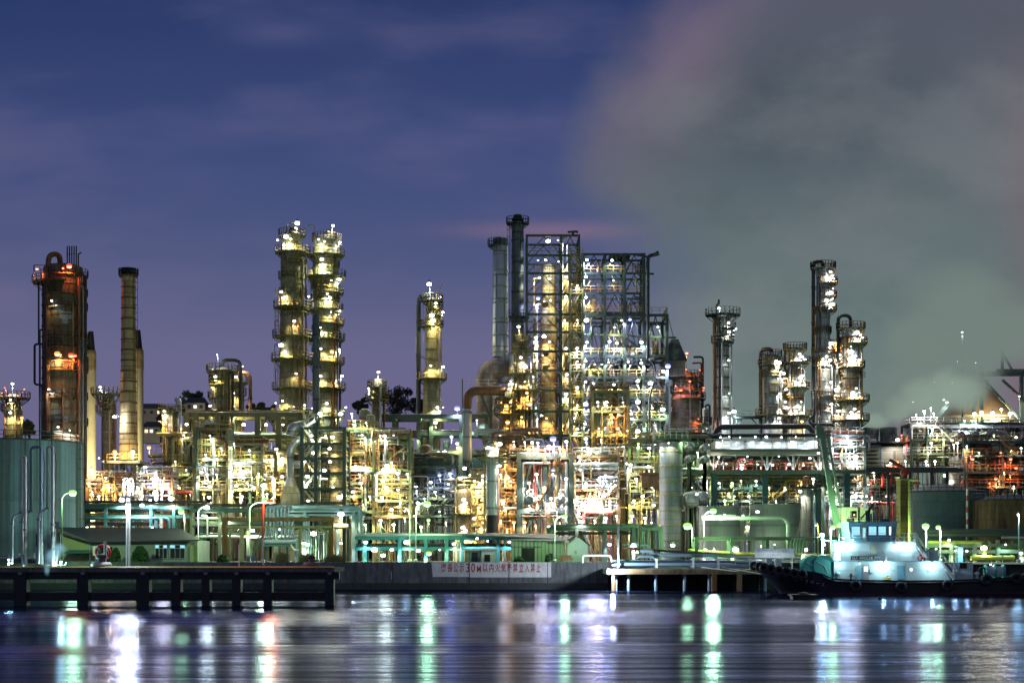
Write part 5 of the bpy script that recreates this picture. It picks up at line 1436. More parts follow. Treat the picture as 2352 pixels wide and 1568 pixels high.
module('yellow lit unit of stacked decks and bent pipes, right of the dark teal frame', 798, 870, [985, 1006, 1035, 1075, 1110, 1140, 1175], 300, 7, OLV, nv=36, nh=14, nd=3, seed=51, railmat='rail_orange',
    lamps=[(809, 951, 'L', 500), (815, 968, 'L', 600), (842, 972, 'L', 300), (833, 1000, 'W', 500), (852, 1010, 'A', 600), (876, 1003, 'W', 500), (818, 1071, 'W', 1300), (845, 1075, 'L', 900), (826, 1090, 'K', 500), (905, 1001, 'W', 400), (862, 1016, 'W', 600), (830, 1110, 'L', 600), (812, 1130, 'L', 600), (850, 1140, 'L', 700), (835, 1160, 'L', 500), (812, 1180, 'L', 600), (860, 1190, 'L', 500), (840, 1205, 'L', 600)])
t = module('orange decked unit with a glowing hopper vessel and many yellow green pipes', 858, 942, [1005, 1018, 1080, 1112, 1132, 1150, 1185], 297, 7, OLV, nv=40, nh=14, nd=2, seed=52, railmat='rail_orange',
    lamps=[(874, 1002, 'W', 600), (884, 1002, 'W', 700), (890, 1015, 'W', 500), (900, 1063, 'L', 500), (884, 1080, 'L', 1400), (890, 1070, 'L', 900), (914, 1088, 'W', 600), (936, 1089, 'L', 500), (880, 1105, 'Y', 800), (888, 1120, 'L', 900), (878, 1142, 'L', 900), (915, 1125, 'Y', 500), (920, 1150, 'L', 400), (900, 1170, 'L', 600), (875, 1195, 'L', 700), (905, 1205, 'L', 600), (930, 1190, 'G', 400)])
px = t.px
t.part('hopper', MB().lathe([(2.5 * px, t.h(1135)), (9 * px, t.h(1110)), (9 * px, t.h(1078))], 16, (t.x(884), 2, 0)).dome(9 * px, 4 * px, t.h(1078), 16, (t.x(884), 2, 0)), 'clad_cream')
module('dark piped unit with dim blue white lamps below the middle girder bridge', 945, 1045, [1062, 1090, 1120, 1145, 1185], 306, 8, DRK + ['pipe_ochre', 'pipe_silver'], nv=40, nh=18, nd=3, seed=53, steel='steel_dark', railmat='rail_dark', deck='steel_dark',
    lamps=[(956, 1119, 'C', 600), (1034, 1088, 'B', 900), (1010, 1092, 'B', 400), (975, 1145, 'L', 420), (1000, 1130, 'Y', 500), (1030, 1112, 'K', 700), (960, 1155, 'Y', 400), (990, 1108, 'C', 350), (950, 1185, 'L', 600), (985, 1195, 'G', 500), (1010, 1175, 'L', 400), (1025, 1200, 'Y', 400), (968, 1210, 'L', 600), (1020, 1140, 'L', 350)])
t = T('domed_vessel', 'dark domed vessel with two glaring lamp patches, left of the tall silver tube', 'vessel', 1065, 296)
px = t.px
t.part('shell', MB().lathe([(17.5 * px, 0), (17.5 * px, t.h(1132))], 26).dome(17.5 * px, 14 * px, t.h(1132), 26), 'clad_brown')
ring_platform(t, t.h(1178), 17.8 * px, 27 * px, -180, 180)
ring_platform(t, t.h(1112), 12 * px, 20 * px, -180, 180)
t.part('ladder', MB().ladder((19 * px, -8 * px, 0), (19 * px, -8 * px, t.h(1112))), 'rail_yellow')
t.part('pipe', MB().path([(0, 0, t.h(1120)), (0, 0, t.h(1096)), (-18 * px, 0, t.h(1096)), (-18 * px, -1, 0)], 2.4 * px, 8), 'pipe_ochre')
for lu, lv_, c, w in ((1066, 1148, 'W', 1600), (1070, 1156, 'Y', 900), (1064, 1212, 'W', 1300), (1070, 1218, 'Y', 700), (1068, 1077, 'C', 700), (1080, 1092, 'Y', 500), (1058, 1100, 'W', 500)):
    t.lamp((t.x(lu), -17.5 * px - 0.9, t.h(lv_)), c, w, arm=(t.x(lu), -16 * px, t.h(lv_)))
module('golden unit of rails, pipes and drums packed between domed vessel and silver tube', 1078, 1122, [1095, 1118, 1140, 1178, 1205], 300, 6, AMB, nv=30, nh=12, nd=2, seed=54,
    lamps=[(1090, 1105, 'Y', 700), (1102, 1112, 'Y', 600), (1110, 1093, 'W', 400), (1095, 1130, 'Y', 600), (1112, 1150, 'A', 500), (1110, 1200, 'A', 700), (1090, 1190, 'Y', 500), (1100, 1165, 'A', 500), (1115, 1020, 'W', 420), (1105, 1215, 'Y', 500)])
t, rad = column('tall_silver_tube', 'tall bare silver tube on a dark foot with a rusty railed head, among amber pipes', 1131, 290,
    [(1018, 14), (1050, 14), (1185, 14.2)], [(1050, 20, 12), (1018, 8, 8)], [(1140, 1020, 'A', 500), (1122, 1030, 'W', 420), (1147, 1020, 'W', 400), (1131, 1030, 'Y', 400), (1147, 1070, 'W', 300)], 'stack_silver', cat='vessel', seed=55, rings=0, pipes=[(-160, 1060, 0, 2, 'pipe_ochre')])
px = t.px
t.part('foot', MB().lathe([(14.6 * px, 0), (14.6 * px, t.h(1183)), (14 * px, t.h(1182))], 24), 'soot')
t.part('vapour_line', MB().path([t.p(1131, 1018), t.p(1131, 994), t.p(1210, 993, 6)], 3.6 * px, 10, bend=1), 'pipe_rust')
module('deep amber unit of vertical pipes right of the silver tube', 1146, 1196, [1005, 1032, 1080, 1120, 1150, 1186], 296, 7, AMB, nv=40, nh=14, nd=2, seed=56, railmat='rail_orange', steel='steel_rust',
    lamps=[(1168, 1095, 'A', 1100), (1172, 1105, 'A', 800), (1160, 1060, 'A', 600), (1180, 1015, 'W', 500), (1150, 1090, 'W', 400), (1156, 1150, 'W', 900), (1160, 1165, 'A', 800), (1185, 1140, 'A', 500), (1150, 1195, 'A', 700), (1180, 1200, 'A', 600), (1165, 1215, 'A', 500), (1190, 1060, 'A', 500)])

t = module('two storey pipe deck with pink white lamps on it, on dark steel posts', 1192, 1312, [1048, 1172], 290, 9, WHT, nv=46, nh=22, nd=4, seed=57, steel='steel_dark', railmat='rail_orange', deck='concrete', brace='V', pw=0.8, bw=1.0, posts=3,
    lamps=[(1205, 1016, 'W', 600), (1222, 1017, 'W', 700), (1235, 1018, 'K', 700), (1270, 1010, 'B', 1300), (1260, 1025, 'K', 600), (1285, 1030, 'K', 600), (1300, 1015, 'W', 600), (1215, 1030, 'A', 600), (1250, 1035, 'A', 500), (1295, 1038, 'A', 500),
           (1270, 1081, 'B', 600), (1232, 1090, 'C', 700), (1215, 1110, 'W', 700), (1250, 1120, 'W', 900), (1240, 1140, 'K', 900), (1265, 1145, 'K', 800), (1285, 1135, 'K', 600), (1215, 1160, 'W', 700), (1235, 1160, 'W', 700), (1260, 1162, 'K', 700), (1290, 1155, 'K', 700), (1300, 1100, 'W', 600),
           (1205, 1200, 'A', 500), (1230, 1205, 'A', 600), (1260, 1210, 'Y', 500), (1285, 1200, 'A', 500)])
px = t.px
for uu in (1217, 1290):
    t.part('heat_exchanger', MB().hdrum((t.x(uu), 0.5, t.h(1147)), 3.0, 12 * px, 18, 'y').torus((t.x(uu), -1.4, t.h(1147)), 12.5 * px, .12, 'y', 20, 6), 'clad_silver')
    t.part('pipe', MB().path([(t.x(uu - 5), 0, t.h(1138)), (t.x(uu - 5), 0, t.h(1125)), (t.x(uu + 8), 0, t.h(1125)), (t.x(uu + 8), 0, t.h(1138))], 2.2 * px, 8), 'pipe_white')
module('blazing white pink unit with long flights of stairs, centre right of the plant', 1316, 1420, [1048, 1085, 1125, 1172], 292, 9, WHT, nv=60, nh=22, nd=3, seed=58, steel='steel_rust', railmat='rail_white', brace='/',
    lamps=[(1332, 1079, 'W', 600), (1390, 1091, 'B', 1300), (1384, 1105, 'C', 900), (1394, 1110, 'C', 1100), (1388, 1133, 'B', 1100), (1375, 1130, 'K', 1100), (1365, 1145, 'K', 1400), (1372, 1160, 'K', 1400), (1358, 1150, 'K', 1100), (1340, 1155, 'C', 900), (1355, 1165, 'K', 1000), (1385, 1170, 'K', 900), (1400, 1150, 'C', 700), (1405, 1120, 'C', 700),
           (1325, 1140, 'K', 600), (1345, 1110, 'W', 500), (1335, 1197, 'W', 900), (1330, 1050, 'W', 500), (1350, 1030, 'W', 500), (1345, 1008, 'W', 700), (1370, 1040, 'W', 500), (1390, 1190, 'K', 800), (1365, 1195, 'Y', 600), (1330, 1170, 'C', 700), (1415, 1185, 'W', 500), (1380, 1010, 'W', 500)])
t = module('yellow green unit with a rusty box on a bracket, left of the pale silo', 1446, 1512, [1012, 1060, 1090, 1128, 1165], 300, 8, GRN + ['pipe_ochre', 'pipe_ochre'], nv=40, nh=16, nd=2, seed=59,
    lamps=[(1447, 1068, 'W', 420), (1488, 1072, 'W', 500), (1496, 1120, 'W', 500), (1460, 1100, 'L', 700), (1475, 1140, 'Y', 600), (1500, 1160, 'C', 500), (1455, 1150, 'Y', 600), (1465, 1020, 'G', 500), (1490, 1030, 'L', 500), (1450, 1185, 'W', 500), (1480, 1190, 'Y', 500), (1495, 1200, 'L', 400), (1452, 1215, 'W', 500)])
px = t.px
t.part('junction_box', MB().bx(t.p(1473, 1118, -2.2), t.p(1532, 1089, -0.6)), 'steel_rust')
t.part('canopy', MB().bx(t.p(1470, 1089, -2.6), t.p(1536, 1085.5, -0.4)), 'steel_rust')
t, rad = column('pale_silo', 'pale grey silo with rust stained rim, standing alone right of centre', 1541, 290,
    [(1016, 26), (1290, 27)], [], [(1576, 1006, 'G', 900), (1532, 1020, 'W', 300), (1503, 977, 'W', 400), (1504, 1021, 'C', 420)], 'silo', cat='silo', seed=60, rings=34, dome=0.06, railmat='rail_white')
px = t.px
t.part('deck', MB().bx(t.p(1506, 1009, -2), t.p(1580, 1006, 3)), 'steel_green')
t.part('handrail', MB().rail([t.p(1500, 1006, -2), t.p(1580, 1006, -2)], step=1.0).rail([t.p(1500, 1018, -1), t.p(1500, 1018, 2)]), 'rail_white')
t.part('lamp_standard', MB().path([t.p(1502, 1006, -1), t.p(1502, 976, -1), t.p(1507, 975, -1)], .1, 6), 'pipe_white')
module('green lit unit of dark frames and railings between the stepped structure and air coolers', 1534, 1632, [1000, 1030, 1078, 1092, 1145], 312, 8, GRN, nv=40, nh=18, nd=2, seed=61, steel='steel_green', railmat='rail_dark', deck='steel_green',
    lamps=[(1576, 1006, 'G', 700), (1590, 1050, 'G', 600), (1610, 1070, 'L', 500), (1600, 1040, 'L', 400), (1545, 1090, 'L', 500), (1612, 1095, 'C', 400), (1620, 1110, 'L', 600), (1585, 1120, 'L', 500), (1600, 1180, 'Y', 500), (1575, 1160, 'L', 600)])
for i, (uu, v) in enumerate(((1583, 1028), (1618, 1029), (1584, 1054), (1618, 1055))):
    t = T('horizontal_drum', ['upper left of four end on drums in the green lit unit', 'upper right of four end on drums in the green lit unit', 'lower left of four end on drums in the green lit unit', 'lower right of four end on drums in the green lit unit'][i], 'drum', uu, 300, group='four drums seen end on')
    o = t.part('shell', MB().hdrum((0, 0, t.h(v)), 5, 9 * t.px, 18, 'y'), 'clad_silver')
    t.part('support', MB().bar((0, -1.5, 0), (0, -1.5, t.h(v) - 8.6 * t.px), .4).bar((0, 1.5, 0), (0, 1.5, t.h(v) - 8.6 * t.px), .4), 'steel_green')
t = T('round_vessel', 'bulging white vessel end on, under the green lit unit left of the storage tanks', 'vessel', 1591, 288)
px = t.px
t.part('shell', MB().hdrum((0, 3, t.h(1146)), 6, 19 * px, 24, 'y').hdrum((26 * px, 5, t.h(1142)), 6, 16 * px, 24, 'y'), 'clad_silver')
t.part('support', MB().bx((-12 * px, 0, 0), (-9 * px, 4, t.h(1155))).bx((9 * px, 0, 0), (12 * px, 4, t.h(1155))), 'steel_green')
t.lamp(t.p(1625, 1162, -2), 'W', 500, arm=t.p(1638, 1175, -2)); t.lamp(t.p(1600, 1135, -4), 'L', 350, arm=t.p(1600, 1125, -2))

# air cooler bank
t = T('air_cooler_bank', 'long white air cooler bank with railings on a green steel table, right of centre', 'air cooler', 1761, 302)
px = t.px
x0, x1 = t.x(1632), t.x(1893)
t.part('cooler_box', MB().bx((x0, 0, t.h(1046)), (x1, 9, t.h(1031))), 'clad_grey')
t.part('header_box', MB().bx((x0 + 1, 1, t.h(1029.5)), (x1 - 1, 8, t.h(1010))), 'clad_silver')
t.part('walkway', MB().grate(x0 - 1, x1 + 1, -1.4, 0, t.h(1031)), 'steel_grey')
t.part('handrail', MB().rail([(x0 - 1, -1.35, t.h(1031)), (x1 + 1, -1.35, t.h(1031))], h=1.7, step=1.45, t=.1), 'rail_white')
t.part('handrail', MB().rail([(x0 - 1, -1.2, t.h(1078)), (x1 + 3, -1.2, t.h(1078))], step=1.2), 'rail_orange')
t.part('table_beam', MB().bx((t.x(1575), -1.3, t.h(1088)), (t.x(1985), 9, t.h(1079))), 'steel_green')
for uu in (1640, 1703, 1762, 1822, 1880):
    t.part('post', MB().bar(t.p(uu, 1079, 1), t.p(uu, 1046, 1), .35), 'steel_white')
    t.part('brace', MB().bar(t.p(uu, 1079, 1), t.p(uu - 14, 1047, 1), .25), 'steel_white')
    t.part('brace', MB().bar(t.p(uu, 1079, 1), t.p(uu + 14, 1047, 1), .25), 'steel_white')
for uu in (1640, 1757, 1878, 1945):
    t.part('leg', MB().bar(t.p(uu, 1290, 0), t.p(uu, 1088, 0), 1.0), 'pipe_teal')
for i in range(15):
    uu = 1638 + 17 * i
    t.part('fan_ring', MB().lathe([(1.1, t.h(1052)), (1.3, t.h(1047))], 14, (t.x(uu), 3, 0)), 'pipe_dark')
rr = random.Random(8)
for i in range(46):
    uu = rr.uniform(1636, 1890)
    y = rr.uniform(-.6, 7)
    v0, v1 = 1078, rr.uniform(1048, 1068)
    t.part('pipe', MB().path([t.p(uu, v0, y), t.p(uu, v1, y), t.p(uu + rr.uniform(5, 30), v1, y), t.p(uu + rr.uniform(5, 30), v0, y)][:rr.choice((2, 3, 3))], rr.choice((.1, .16, .24)), 6), rr.choice(['pipe_red', 'pipe_white', 'pipe_white', 'pipe_silver', 'pipe_rust', 'pipe_dark']))
for i in range(14):
    v = rr.uniform(1050, 1076)
    t.part('pipe', MB().tube(t.p(1634, v, rr.uniform(0, 7)), t.p(1890, v, rr.uniform(0, 7)), rr.choice((.1, .15, .2)), n=6), rr.choice(['pipe_red', 'pipe_white', 'pipe_dark', 'pipe_silver']))
for lu, lv_, c, w, dd_ in ((1655, 1004, 'W', 700, -1), (1675, 1003, 'C', 300, -1), (1735, 1003, 'C', 700, -1), (1760, 1003, 'C', 700, -1), (1828, 1003, 'C', 900, -1), (1876, 1002, 'C', 900, -1), (1700, 1004, 'C', 500, -1), (1795, 1004, 'C', 500, -1), (1650, 1025, 'W', 500, -2.2), (1880, 1040, 'C', 600, -2.2), (1690, 1020, 'C', 400, -2.2), (1850, 1020, 'C', 400, -2.2),
                            (1651, 1049, 'C', 500, -1), (1717, 1048, 'C', 500, -1), (1789, 1048, 'C', 500, -1), (1860, 1052, 'W', 500, -1), (1668, 1065, 'C', 500, 0), (1702, 1068, 'K', 500, 0), (1740, 1066, 'W', 600, 0), (1775, 1068, 'C', 600, 0), (1812, 1066, 'K', 500, 0), (1845, 1068, 'W', 600, 0), (1885, 1066, 'C', 600, 0)):
    t.lamp(t.p(lu, lv_, dd_), c, w * .45, r=.26, arm=t.p(lu, lv_ - 5, dd_ + .6))
t = T('overhead_pipe', 'thick black overhead pipe running above the white air cooler bank', 'pipe', 1760, 318)
px = t.px
t.part('pipe', MB().path([t.p(1641, 1030), t.p(1641, 980), t.p(1860, 979), t.p(1870, 1000)], 6 * px, 12, bend=2), 'pipe_dark')
t.part('pipe', MB().path([t.p(1565, 1000, -2), t.p(1890, 999, -2)], 4.2 * px, 12).path([t.p(1620, 1040, -3), t.p(1620, 1003, -3), t.p(1650, 1003, -3)], 5 * px, 12), 'pipe_dark')
t.part('pipe', MB().path([t.p(1870, 900, 3), t.p(1870, 955, 0), t.p(1858, 962, 0), t.p(1862, 974, 0), t.p(1915, 975, 0), t.p(1920, 1000, 0)], 3.4 * px, 10, bend=.8), 'pipe_dark')
t.part('bracket', MB().bar(t.p(1680, 1290), t.p(1680, 985), .3).bar(t.p(1800, 1290), t.p(1800, 985), .3), 'steel_dark')
t = T('crossover_platform', 'high steel crossover walkway between the lone dark tower and the silver group', 'walkway', 1725, 327)
px = t.px
t.part('deck', MB().bx(t.p(1690, 960, 0), t.p(1745, 957, 2)), 'steel_dark')
t.part('handrail', MB().rail([t.p(1690, 957, 0), t.p(1745, 957, 0)]), 'rail_white')
t.part('support', MB().bar(t.p(1692, 1000, 1), t.p(1692, 960, 1), .3).bar(t.p(1692, 980, 1), t.p(1705, 960, 1), .2).bar(t.p(1725, 960, 1), t.p(1745, 980, 1), .2), 'steel_dark')
t.lamp(t.p(1686, 945, -1), 'C', 1600, r=.4, arm=t.p(1686, 958, 0))

module('yellow green pipe rack under the air cooler table, behind the two grey storage tanks', 1640, 1890, [1098, 1122, 1150], 306, 8, GRN + ['pipe_yellow', 'pipe_yellow', 'pipe_white'], nv=64, nh=24, nd=4, seed=62, steel='steel_green', railmat='rail_yellow', deck='steel_green',
    lamps=[(1663, 1150, 'L', 500), (1672, 1133, 'L', 600), (1685, 1140, 'L', 500), (1718, 1140, 'W', 700), (1765, 1120, 'Y', 700), (1780, 1150, 'L', 800), (1700, 1105, 'C', 400), (1792, 1082, 'W', 400), (1823, 1083, 'W', 400), (1800, 1120, 'W', 500), (1835, 1105, 'A', 400), (1840, 1130, 'W', 700), (1870, 1140, 'C', 600), (1650, 1110, 'C', 500), (1735, 1105, 'T', 500), (1755, 1155, 'Y', 600), (1880, 1110, 'W', 500), (1680, 1110, 'T', 400), (1660, 1180, 'C', 700), (1705, 1185, 'C', 900), (1715, 1210, 'C', 900), (1828, 1200, 'C', 1300), (1822, 1215, 'C', 900)])
t = T('decked_tank', 'grey upright vessel under a wide round dark deck, right of the grey tanks', 'vessel', 1851, 298)
px = t.px
t.part('shell', MB().lathe([(16 * px, 0), (18 * px, t.h(1124))], 24), 'clad_grey')
ring_platform(t, t.h(1118), 4 * px, 34 * px, -180, 180, 'rail_orange', 'steel_dark')
t.part('pump', MB().lathe([(6 * px, t.h(1117)), (6 * px, t.h(1095))], 14).dome(6 * px, 3 * px, t.h(1095), 14), 'pipe_rust')
t.lamp(t.p(1840, 1106, -2), 'A', 400, arm=t.p(1840, 1116, -2)); t.lamp(t.p(1838, 1128, -2.5), 'W', 420, arm=t.p(1838, 1120, -2)); t.lamp(t.p(1868, 1100, -2), 'W', 350, arm=t.p(1868, 1116, -2))
module('white lit pipe unit at the feet of the silver towers, right of air coolers', 1892, 1986, [1000, 1030, 1060, 1083, 1118, 1150], 310, 8, WHT, nv=48, nh=16, nd=4, seed=63, steel='steel_dark', railmat='rail_white',
    lamps=[(1944, 1003, 'C', 1100), (1950, 1015, 'C', 700), (1962, 1050, 'W', 900), (1955, 1065, 'W', 900), (1940, 1030, 'C', 500), (1910, 1030, 'C', 500), (1900, 1060, 'K', 500), (1925, 1070, 'W', 600), (1970, 1080, 'A', 400), (1972, 1110, 'W', 500), (1920, 1110, 'W', 500), (1917, 1150, 'C', 800), (1900, 1130, 'C', 500), (1960, 1140, 'C', 900), (1975, 1140, 'K', 600), (1945, 1150, 'C', 600), (1905, 1170, 'C', 600)])
module('dim pipe unit with red lines and hazy lamps, left of the yellow block tower', 1992, 2070, [1090, 1118, 1145], 330, 8, RED, nv=34, nh=14, nd=3, seed=64, steel='steel_dark', railmat='rail_dark', deck='steel_dark',
    lamps=[(2003, 1085, 'W', 500), (2005, 1092, 'A', 300), (2038, 1088, 'R', 250), (1992, 1113, 'C', 350), (1986, 1140, 'W', 700), (2000, 1142, 'K', 500), (2035, 1140, 'W', 420), (2044, 1063, 'Y', 350), (2058, 1062, 'A', 250), (2060, 1130, 'C', 300)])

# cooling tower -------------------------------------------------------------------
t = T('cooling_tower', 'grey louvred cooling tower with two flared fan stacks breathing steam', 'cooling tower', 2010, 400)
px = t.px
for uu, hw in ((2002, 33), (2052, 21)):
    o = t.part('fan_stack', MB().lathe([(hw * .93 * px, 0), (hw * .96 * px, 18 * px), (hw * px, 36 * px), (hw * .97 * px, 36 * px), (hw * .9 * px, 10 * px)], 30), 'cooling_wood')
    o.location = (t.x(uu), 5 + (2052 - uu) * 0.05, t.h(1014))
t.part('casing', MB().bx((t.x(1966), -2, 0), (t.x(2020), 12, t.h(1022))), 'cooling_wood')
t.part('casing', MB().bx((t.x(2022), -1, 0), (t.x(2098), 12, t.h(1026))), 'clad_cream')
t.part('deck', MB().bx((t.x(1960), -2.6, t.h(1018)), (t.x(2090), 12.4, t.h(1014))), 'steel_dark')
t.part('handrail', MB().rail([(t.x(1960), -2.5, t.h(1014)), (t.x(2090), -2.5, t.h(1014))]), 'rail_dark')
for v in (1030, 1039, 1048, 1057, 1066):
    t.part('louvre', MB().bx((t.x(1968), -3.0, t.h(v + 5)), (t.x(2014), -2.05, t.h(v))), 'steel_olive')
t.part('stair', MB().stairs(t.p(2088, 1070, -3), t.p(2076, 1036, -3)), 'rail_white')
t.lamp(t.p(2071, 999, -4), 'R', 250, arm=t.p(2071, 1014, -3)); t.lamp(t.p(2062, 1010, -4), 'C', 700, arm=t.p(2062, 1016, -3)); t.lamp(t.p(2040, 1070, -5), 'L', 600, arm=t.p(2040, 1080, -4)); t.lamp(t.p(2080, 1060, -5), 'L', 500, arm=t.p(2080, 1080, -4)); t.lamp(t.p(2000, 1085, -6), 'L', 400, arm=t.p(2000, 1095, -5))

# big cone roofed store with its gantry -------------------------------------------
t = T('cone_store', 'huge brown conical store under a heavy steel gantry, half lost in steam at far right', 'conical store', 2275, 420)
px = t.px
t.part('cone', MB().lathe([(98 * px, t.h(950)), (34 * px, t.h(886)), (28 * px, t.h(882))], 36, (0, 12, 0)), 'dome_brown')
t.part('neck', MB().lathe([(28 * px, t.h(884)), (25 * px, t.h(880)), (25 * px, t.h(861))], 26, (0, 12, 0)), 'tank_rust')
t.part('base_wall', MB().lathe([(99 * px, t.h(1060)), (99 * px, t.h(950))], 36, (0, 12, 0)), 'clad_cream')
g = MB()
for p, q, w in (((2150, 960), (2246, 863), .8), ((2262, 874), (2340, 960), .55), ((2302, 872), (2370, 935), .6), ((2242, 905), (2235, 955), .7), ((2245, 868), (2245, 905), .6), ((2208, 866), (2208, 880), .5)):
    g.bar(t.p(p[0], p[1], -3), t.p(q[0], q[1], -3), w)
t.part('gantry_strut', g, 'steel_dark')
t.part('gantry_beam', MB().bx(t.p(2250, 862, -3.4), t.p(2380, 854, -1.5)).bx(t.p(2290, 851, -3), t.p(2380, 848, -2)), 'steel_dark')
t.part('gantry_post', MB().bar(t.p(2254, 970, -3), t.p(2254, 840, -3), .8).bar(t.p(2346, 970, -3), t.p(2346, 848, -3), .9).bar(t.p(2302, 852, -3), t.p(2302, 800, -3), .6), 'steel_dark')
t.part('gantry_post', MB().bar(t.p(2302, 808, -3), t.p(2326, 852, -3), .5), 'steel_dark')
t.part('conveyor', MB().bar(t.p(2125, 985, -5), t.p(2215, 880, -5), .5).bar(t.p(2125, 992, -5), t.p(2215, 888, -5), .5), 'steel_dark')
t.part('mast', MB().bar(t.p(2210, 1000, -6), t.p(2210, 766, -6), .35), 'steel_dark')
for lu, lv_, c, w, dd_ in ((2210, 763, 'C', 1500, -6.5), (2199, 830, 'K', 500, -5), (2241, 833, 'C', 300, -5), (2146, 877, 'C', 200, -5), (2187, 879, 'C', 200, -5), (2097, 923, 'C', 700, -6), (2168, 918, 'C', 900, -6), (2238, 950, 'Y', 2400, -3.5), (2280, 948, 'Y', 2400, -3.5), (2320, 950, 'W', 2400, -3.5), (2341, 910, 'Y', 420, -6), (2175, 924, 'W', 500, -6), (2300, 940, 'Y', 1900, -3.5), (2255, 945, 'Y', 1900, -3.5)):
    t.lamp(t.p(lu, lv_, dd_), c, w, arm=t.p(lu, lv_ + 8, dd_ + 1))
t = module('white hot upper deck of vessels in front of the cone store, right edge', 2092, 2390, [973, 1010, 1042], 392, 9, WHT + ['pipe_teal'], nv=60, nh=22, nd=6, seed=65, steel='steel_green', railmat='rail_white', deck='steel_green', posts=9,
    lamps=[(2102, 952, 'K', 900), (2120, 945, 'K', 900), (2135, 938, 'W', 900), (2142, 950, 'W', 700), (2112, 962, 'W', 700), (2139, 985, 'W', 900), (2150, 1000, 'Y', 800), (2165, 1010, 'Y', 600), (2136, 1018, 'W', 800), (2160, 990, 'Y', 700), (2200, 990, 'Y', 600), (2213, 967, 'T', 800), (2230, 967, 'T', 800), (2238, 967, 'T', 700), (2215, 995, 'C', 900), (2235, 998, 'C', 900), (2260, 1000, 'C', 700), (2280, 1000, 'Y', 700), (2300, 1010, 'Y', 600), (2330, 1005, 'Y', 700), (2185, 1012, 'W', 500), (2130, 1040, 'Y', 900), (2145, 1060, 'Y', 900), (2125, 1060, 'W', 700), (2345, 1030, 'Y', 500)])
t = T('stacked_exchanger', 'pair of white horizontal exchangers on the upper deck at the right edge', 'heat exchanger', 2235, 372)
px = t.px
t.part('shell', MB().hdrum(t.p(2235, 1006, 0), 40 * px, 9 * px, 18, 'x'), 'pipe_white')
t.part('shell', MB().hdrum(t.p(2205, 1000, -1), 4, 8 * px, 18, 'y').hdrum(t.p(2237, 999, -1), 4, 8 * px, 18, 'y'), 'clad_silver')
t.part('bent_pipe', MB().path([t.p(2267, 1030, -2), t.p(2267, 990, -2), t.p(2300, 990, -2), t.p(2300, 1080, -2)], 5 * px, 10, bend=2).path([t.p(2290, 990, -3), t.p(2314, 995, -3), t.p(2314, 1040, -3)], 5 * px, 10, bend=1.5), 'pipe_silver')
t.part('support', MB().bar(t.p(2222, 1040, 0), t.p(2222, 1015, 0), .5).bar(t.p(2248, 1040, 0), t.p(2248, 1015, 0), .5).bar(t.p(2268, 1288, -2), t.p(2268, 1030, -2), .4), 'steel_green')
t = module('dense reddish pipe unit with small drums at the right edge, above the storage tanks', 2215, 2390, [1015, 1048, 1085, 1118], 330, 9, ['pipe_silver', 'pipe_dark', 'pipe_rust', 'pipe_red', 'pipe_green', 'pipe_ochre', 'pipe_dark'], nv=60, nh=20, nd=7, seed=66, steel='steel_dark', railmat='rail_orange', deck='steel_dark',
    lamps=[(2187, 1022, 'W', 600), (2217, 1025, 'Y', 500), (2195, 1018, 'K', 400), (2215, 1050, 'R', 400), (2225, 1048, 'R', 400), (2230, 1055, 'R', 300), (2302, 1085, 'A', 500), (2290, 1105, 'A', 500), (2317, 1055, 'R', 400), (2305, 1065, 'R', 400), (2295, 1040, 'R', 420), (2318, 1032, 'L', 500), (2341, 1030, 'W', 420), (2316, 1092, 'R', 350), (2283, 1100, 'R', 300), (2325, 1117, 'Y', 600), (2245, 1040, 'L', 300), (2270, 1110, 'R', 300), (2330, 1075, 'R', 300)])
t, rad = column('grey_vessel', 'plain grey vertical vessel behind the green tank, left of the reddish pipe unit', 2196, 334, [(1050, 16), (1290, 17)], [(1040, 6, 10)], [(2170, 1092, 'W', 500)], 'clad_grey', cat='vessel', seed=67, rings=24, railmat='rail_dark')
column('grey_vessel', 'lower pale vertical vessel tucked behind the roof of the green tank', 2235, 338, [(1072, 18), (1290, 18)], [], [(2212, 1062, 'C', 250)], 'clad_grey', cat='vessel', seed=68, rings=24)
t = T('pipe_walkway', 'long dark pipe walkway with railings behind the green tank and yellow block tower', 'walkway', 2085, 325)
px = t.px
t.part('deck', MB().bx(t.p(1985, 1083, 0), t.p(2200, 1077, 4)), 'steel_dark')
t.part('handrail', MB().rail([t.p(2012, 1077, 0), t.p(2190, 1077, 0)]), 'rail_dark')
for uu in (2040, 2090, 2140, 2175):
    t.part('leg', MB().bar(t.p(uu, 1288, 1), t.p(uu, 1083, 1), .5), 'steel_dark')
t.part('pipe', MB().tube(t.p(1985, 1074, 2), t.p(2200, 1074, 2), 2.2 * px, n=8), 'pipe_dark')


